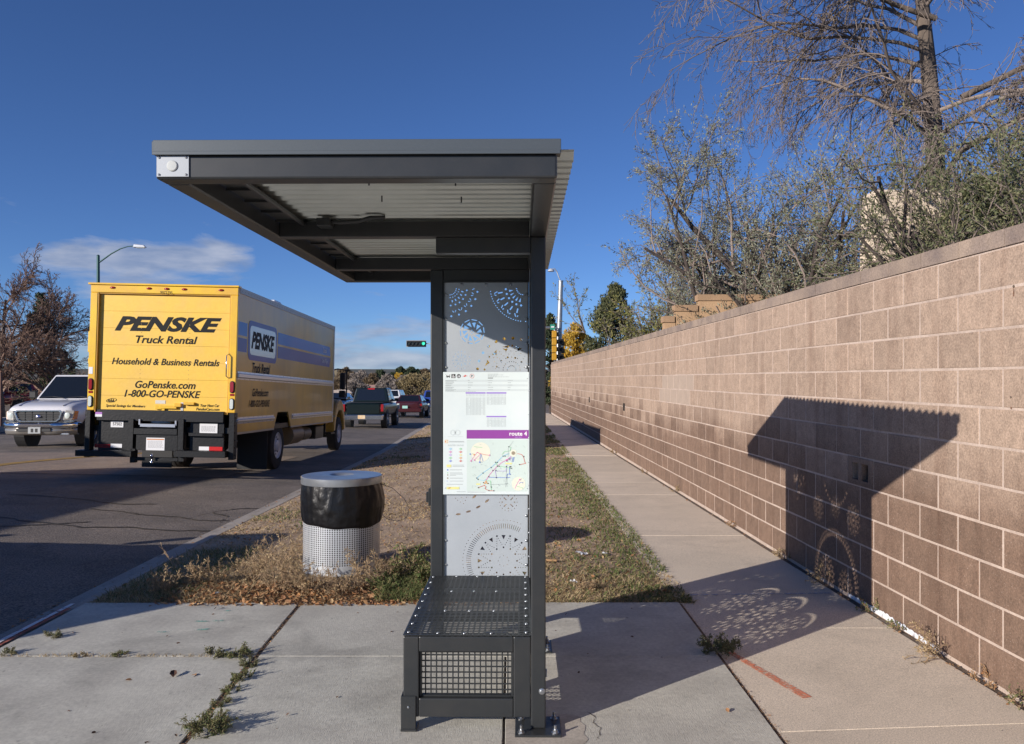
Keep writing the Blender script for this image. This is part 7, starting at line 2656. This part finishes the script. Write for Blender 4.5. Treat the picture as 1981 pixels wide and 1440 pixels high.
# single objects lying about
m_paperw = M('crumpled_paper', (.75, .76, .76), .7)
def scrap(x, y, s, seed, lab, mat=m_paperw, name='paper_scrap', cat='litter', group='scraps of paper on the grass'):
    nr = np.random.RandomState(seed)
    V, Fc = [], []
    n = 6
    for j in range(n):
        for i in range(n):
            V.append(((i / (n - 1) - .5) * s, (j / (n - 1) - .5) * s * .6, .012 + .022 * nr.rand()))
    for j in range(n - 1):
        for i in range(n - 1): Fc.append((j * n + i, j * n + i + 1, (j + 1) * n + i + 1, (j + 1) * n + i))
    o = np_mesh(name, V, Fc, mat)
    o.location = (x, y, vzs(x, y) if y > 5.75 else .0)
    o.rotation_euler = (0, 0, nr.rand() * 3)
    return prop(o, lab, cat, group)
scrap(.62, 7.30, .11, 1, 'larger crumpled white paper scrap on the grass right of the shelter')
scrap(.83, 7.33, .06, 2, 'smaller white paper scrap on the grass right of the bigger one')
scrap(.47, 6.25, .06, 3, 'flat white scrap in the grass near the shaded corner')
scrap(-2.13, 5.92, .035, 4, 'white scrap among the brown leaves left of the bin')
m_wd = M('weathered_wood', (.36, .22, .11), .85)
mb = MB(); mb.obox((0, 0, .012), (.17, .035, .016), Matrix.Rotation(-.2, 3, 'Z')); o = mb.build('wood_stick', m_wd, None, bevel=.002)
o.location = (.30, 6.98, vzs(.3, 6.98) + .01); prop(o, 'flat wood splinter on the grass right of the shelter', 'stick')
def dleaf(x, y, s, seed, lab):
    X_, Y_ = np.array([0.0]), np.array([0.0])
    o = litter('dead_leaf', X_, Y_, np.array([.004]), s, m_litter if seed % 2 else M('dark_leaf', (.10, .05, .03), .8), seed)
    del o['kind']; o.location = (x, y, 0)
    prop(o, lab, 'leaf', 'dead leaves on the pad')
dleaf(-1.98, 4.27, .06, 31, 'dark curled leaf on the left slab nearest the kerb side')
dleaf(-1.78, 4.30, .055, 32, 'brown curled leaf right of its darker neighbour on the left slab')
dleaf(-1.68, 4.36, .04, 33, 'small pale leaf beside the little stick on the slab')
dleaf(-2.1, 3.88, .045, 34, 'brown leaf lying alone lower on the left slab')
dleaf(-1.86, 3.62, .035, 36, 'dark leaf fragment near the bottom of the left slab')
dleaf(1.02, 3.85, .03, 37, 'brown stain-like leaf on the slab right of the shelter')
dleaf(-1.60, 5.73, .07, 39, 'curled leaf on the slab edge by the joint top')
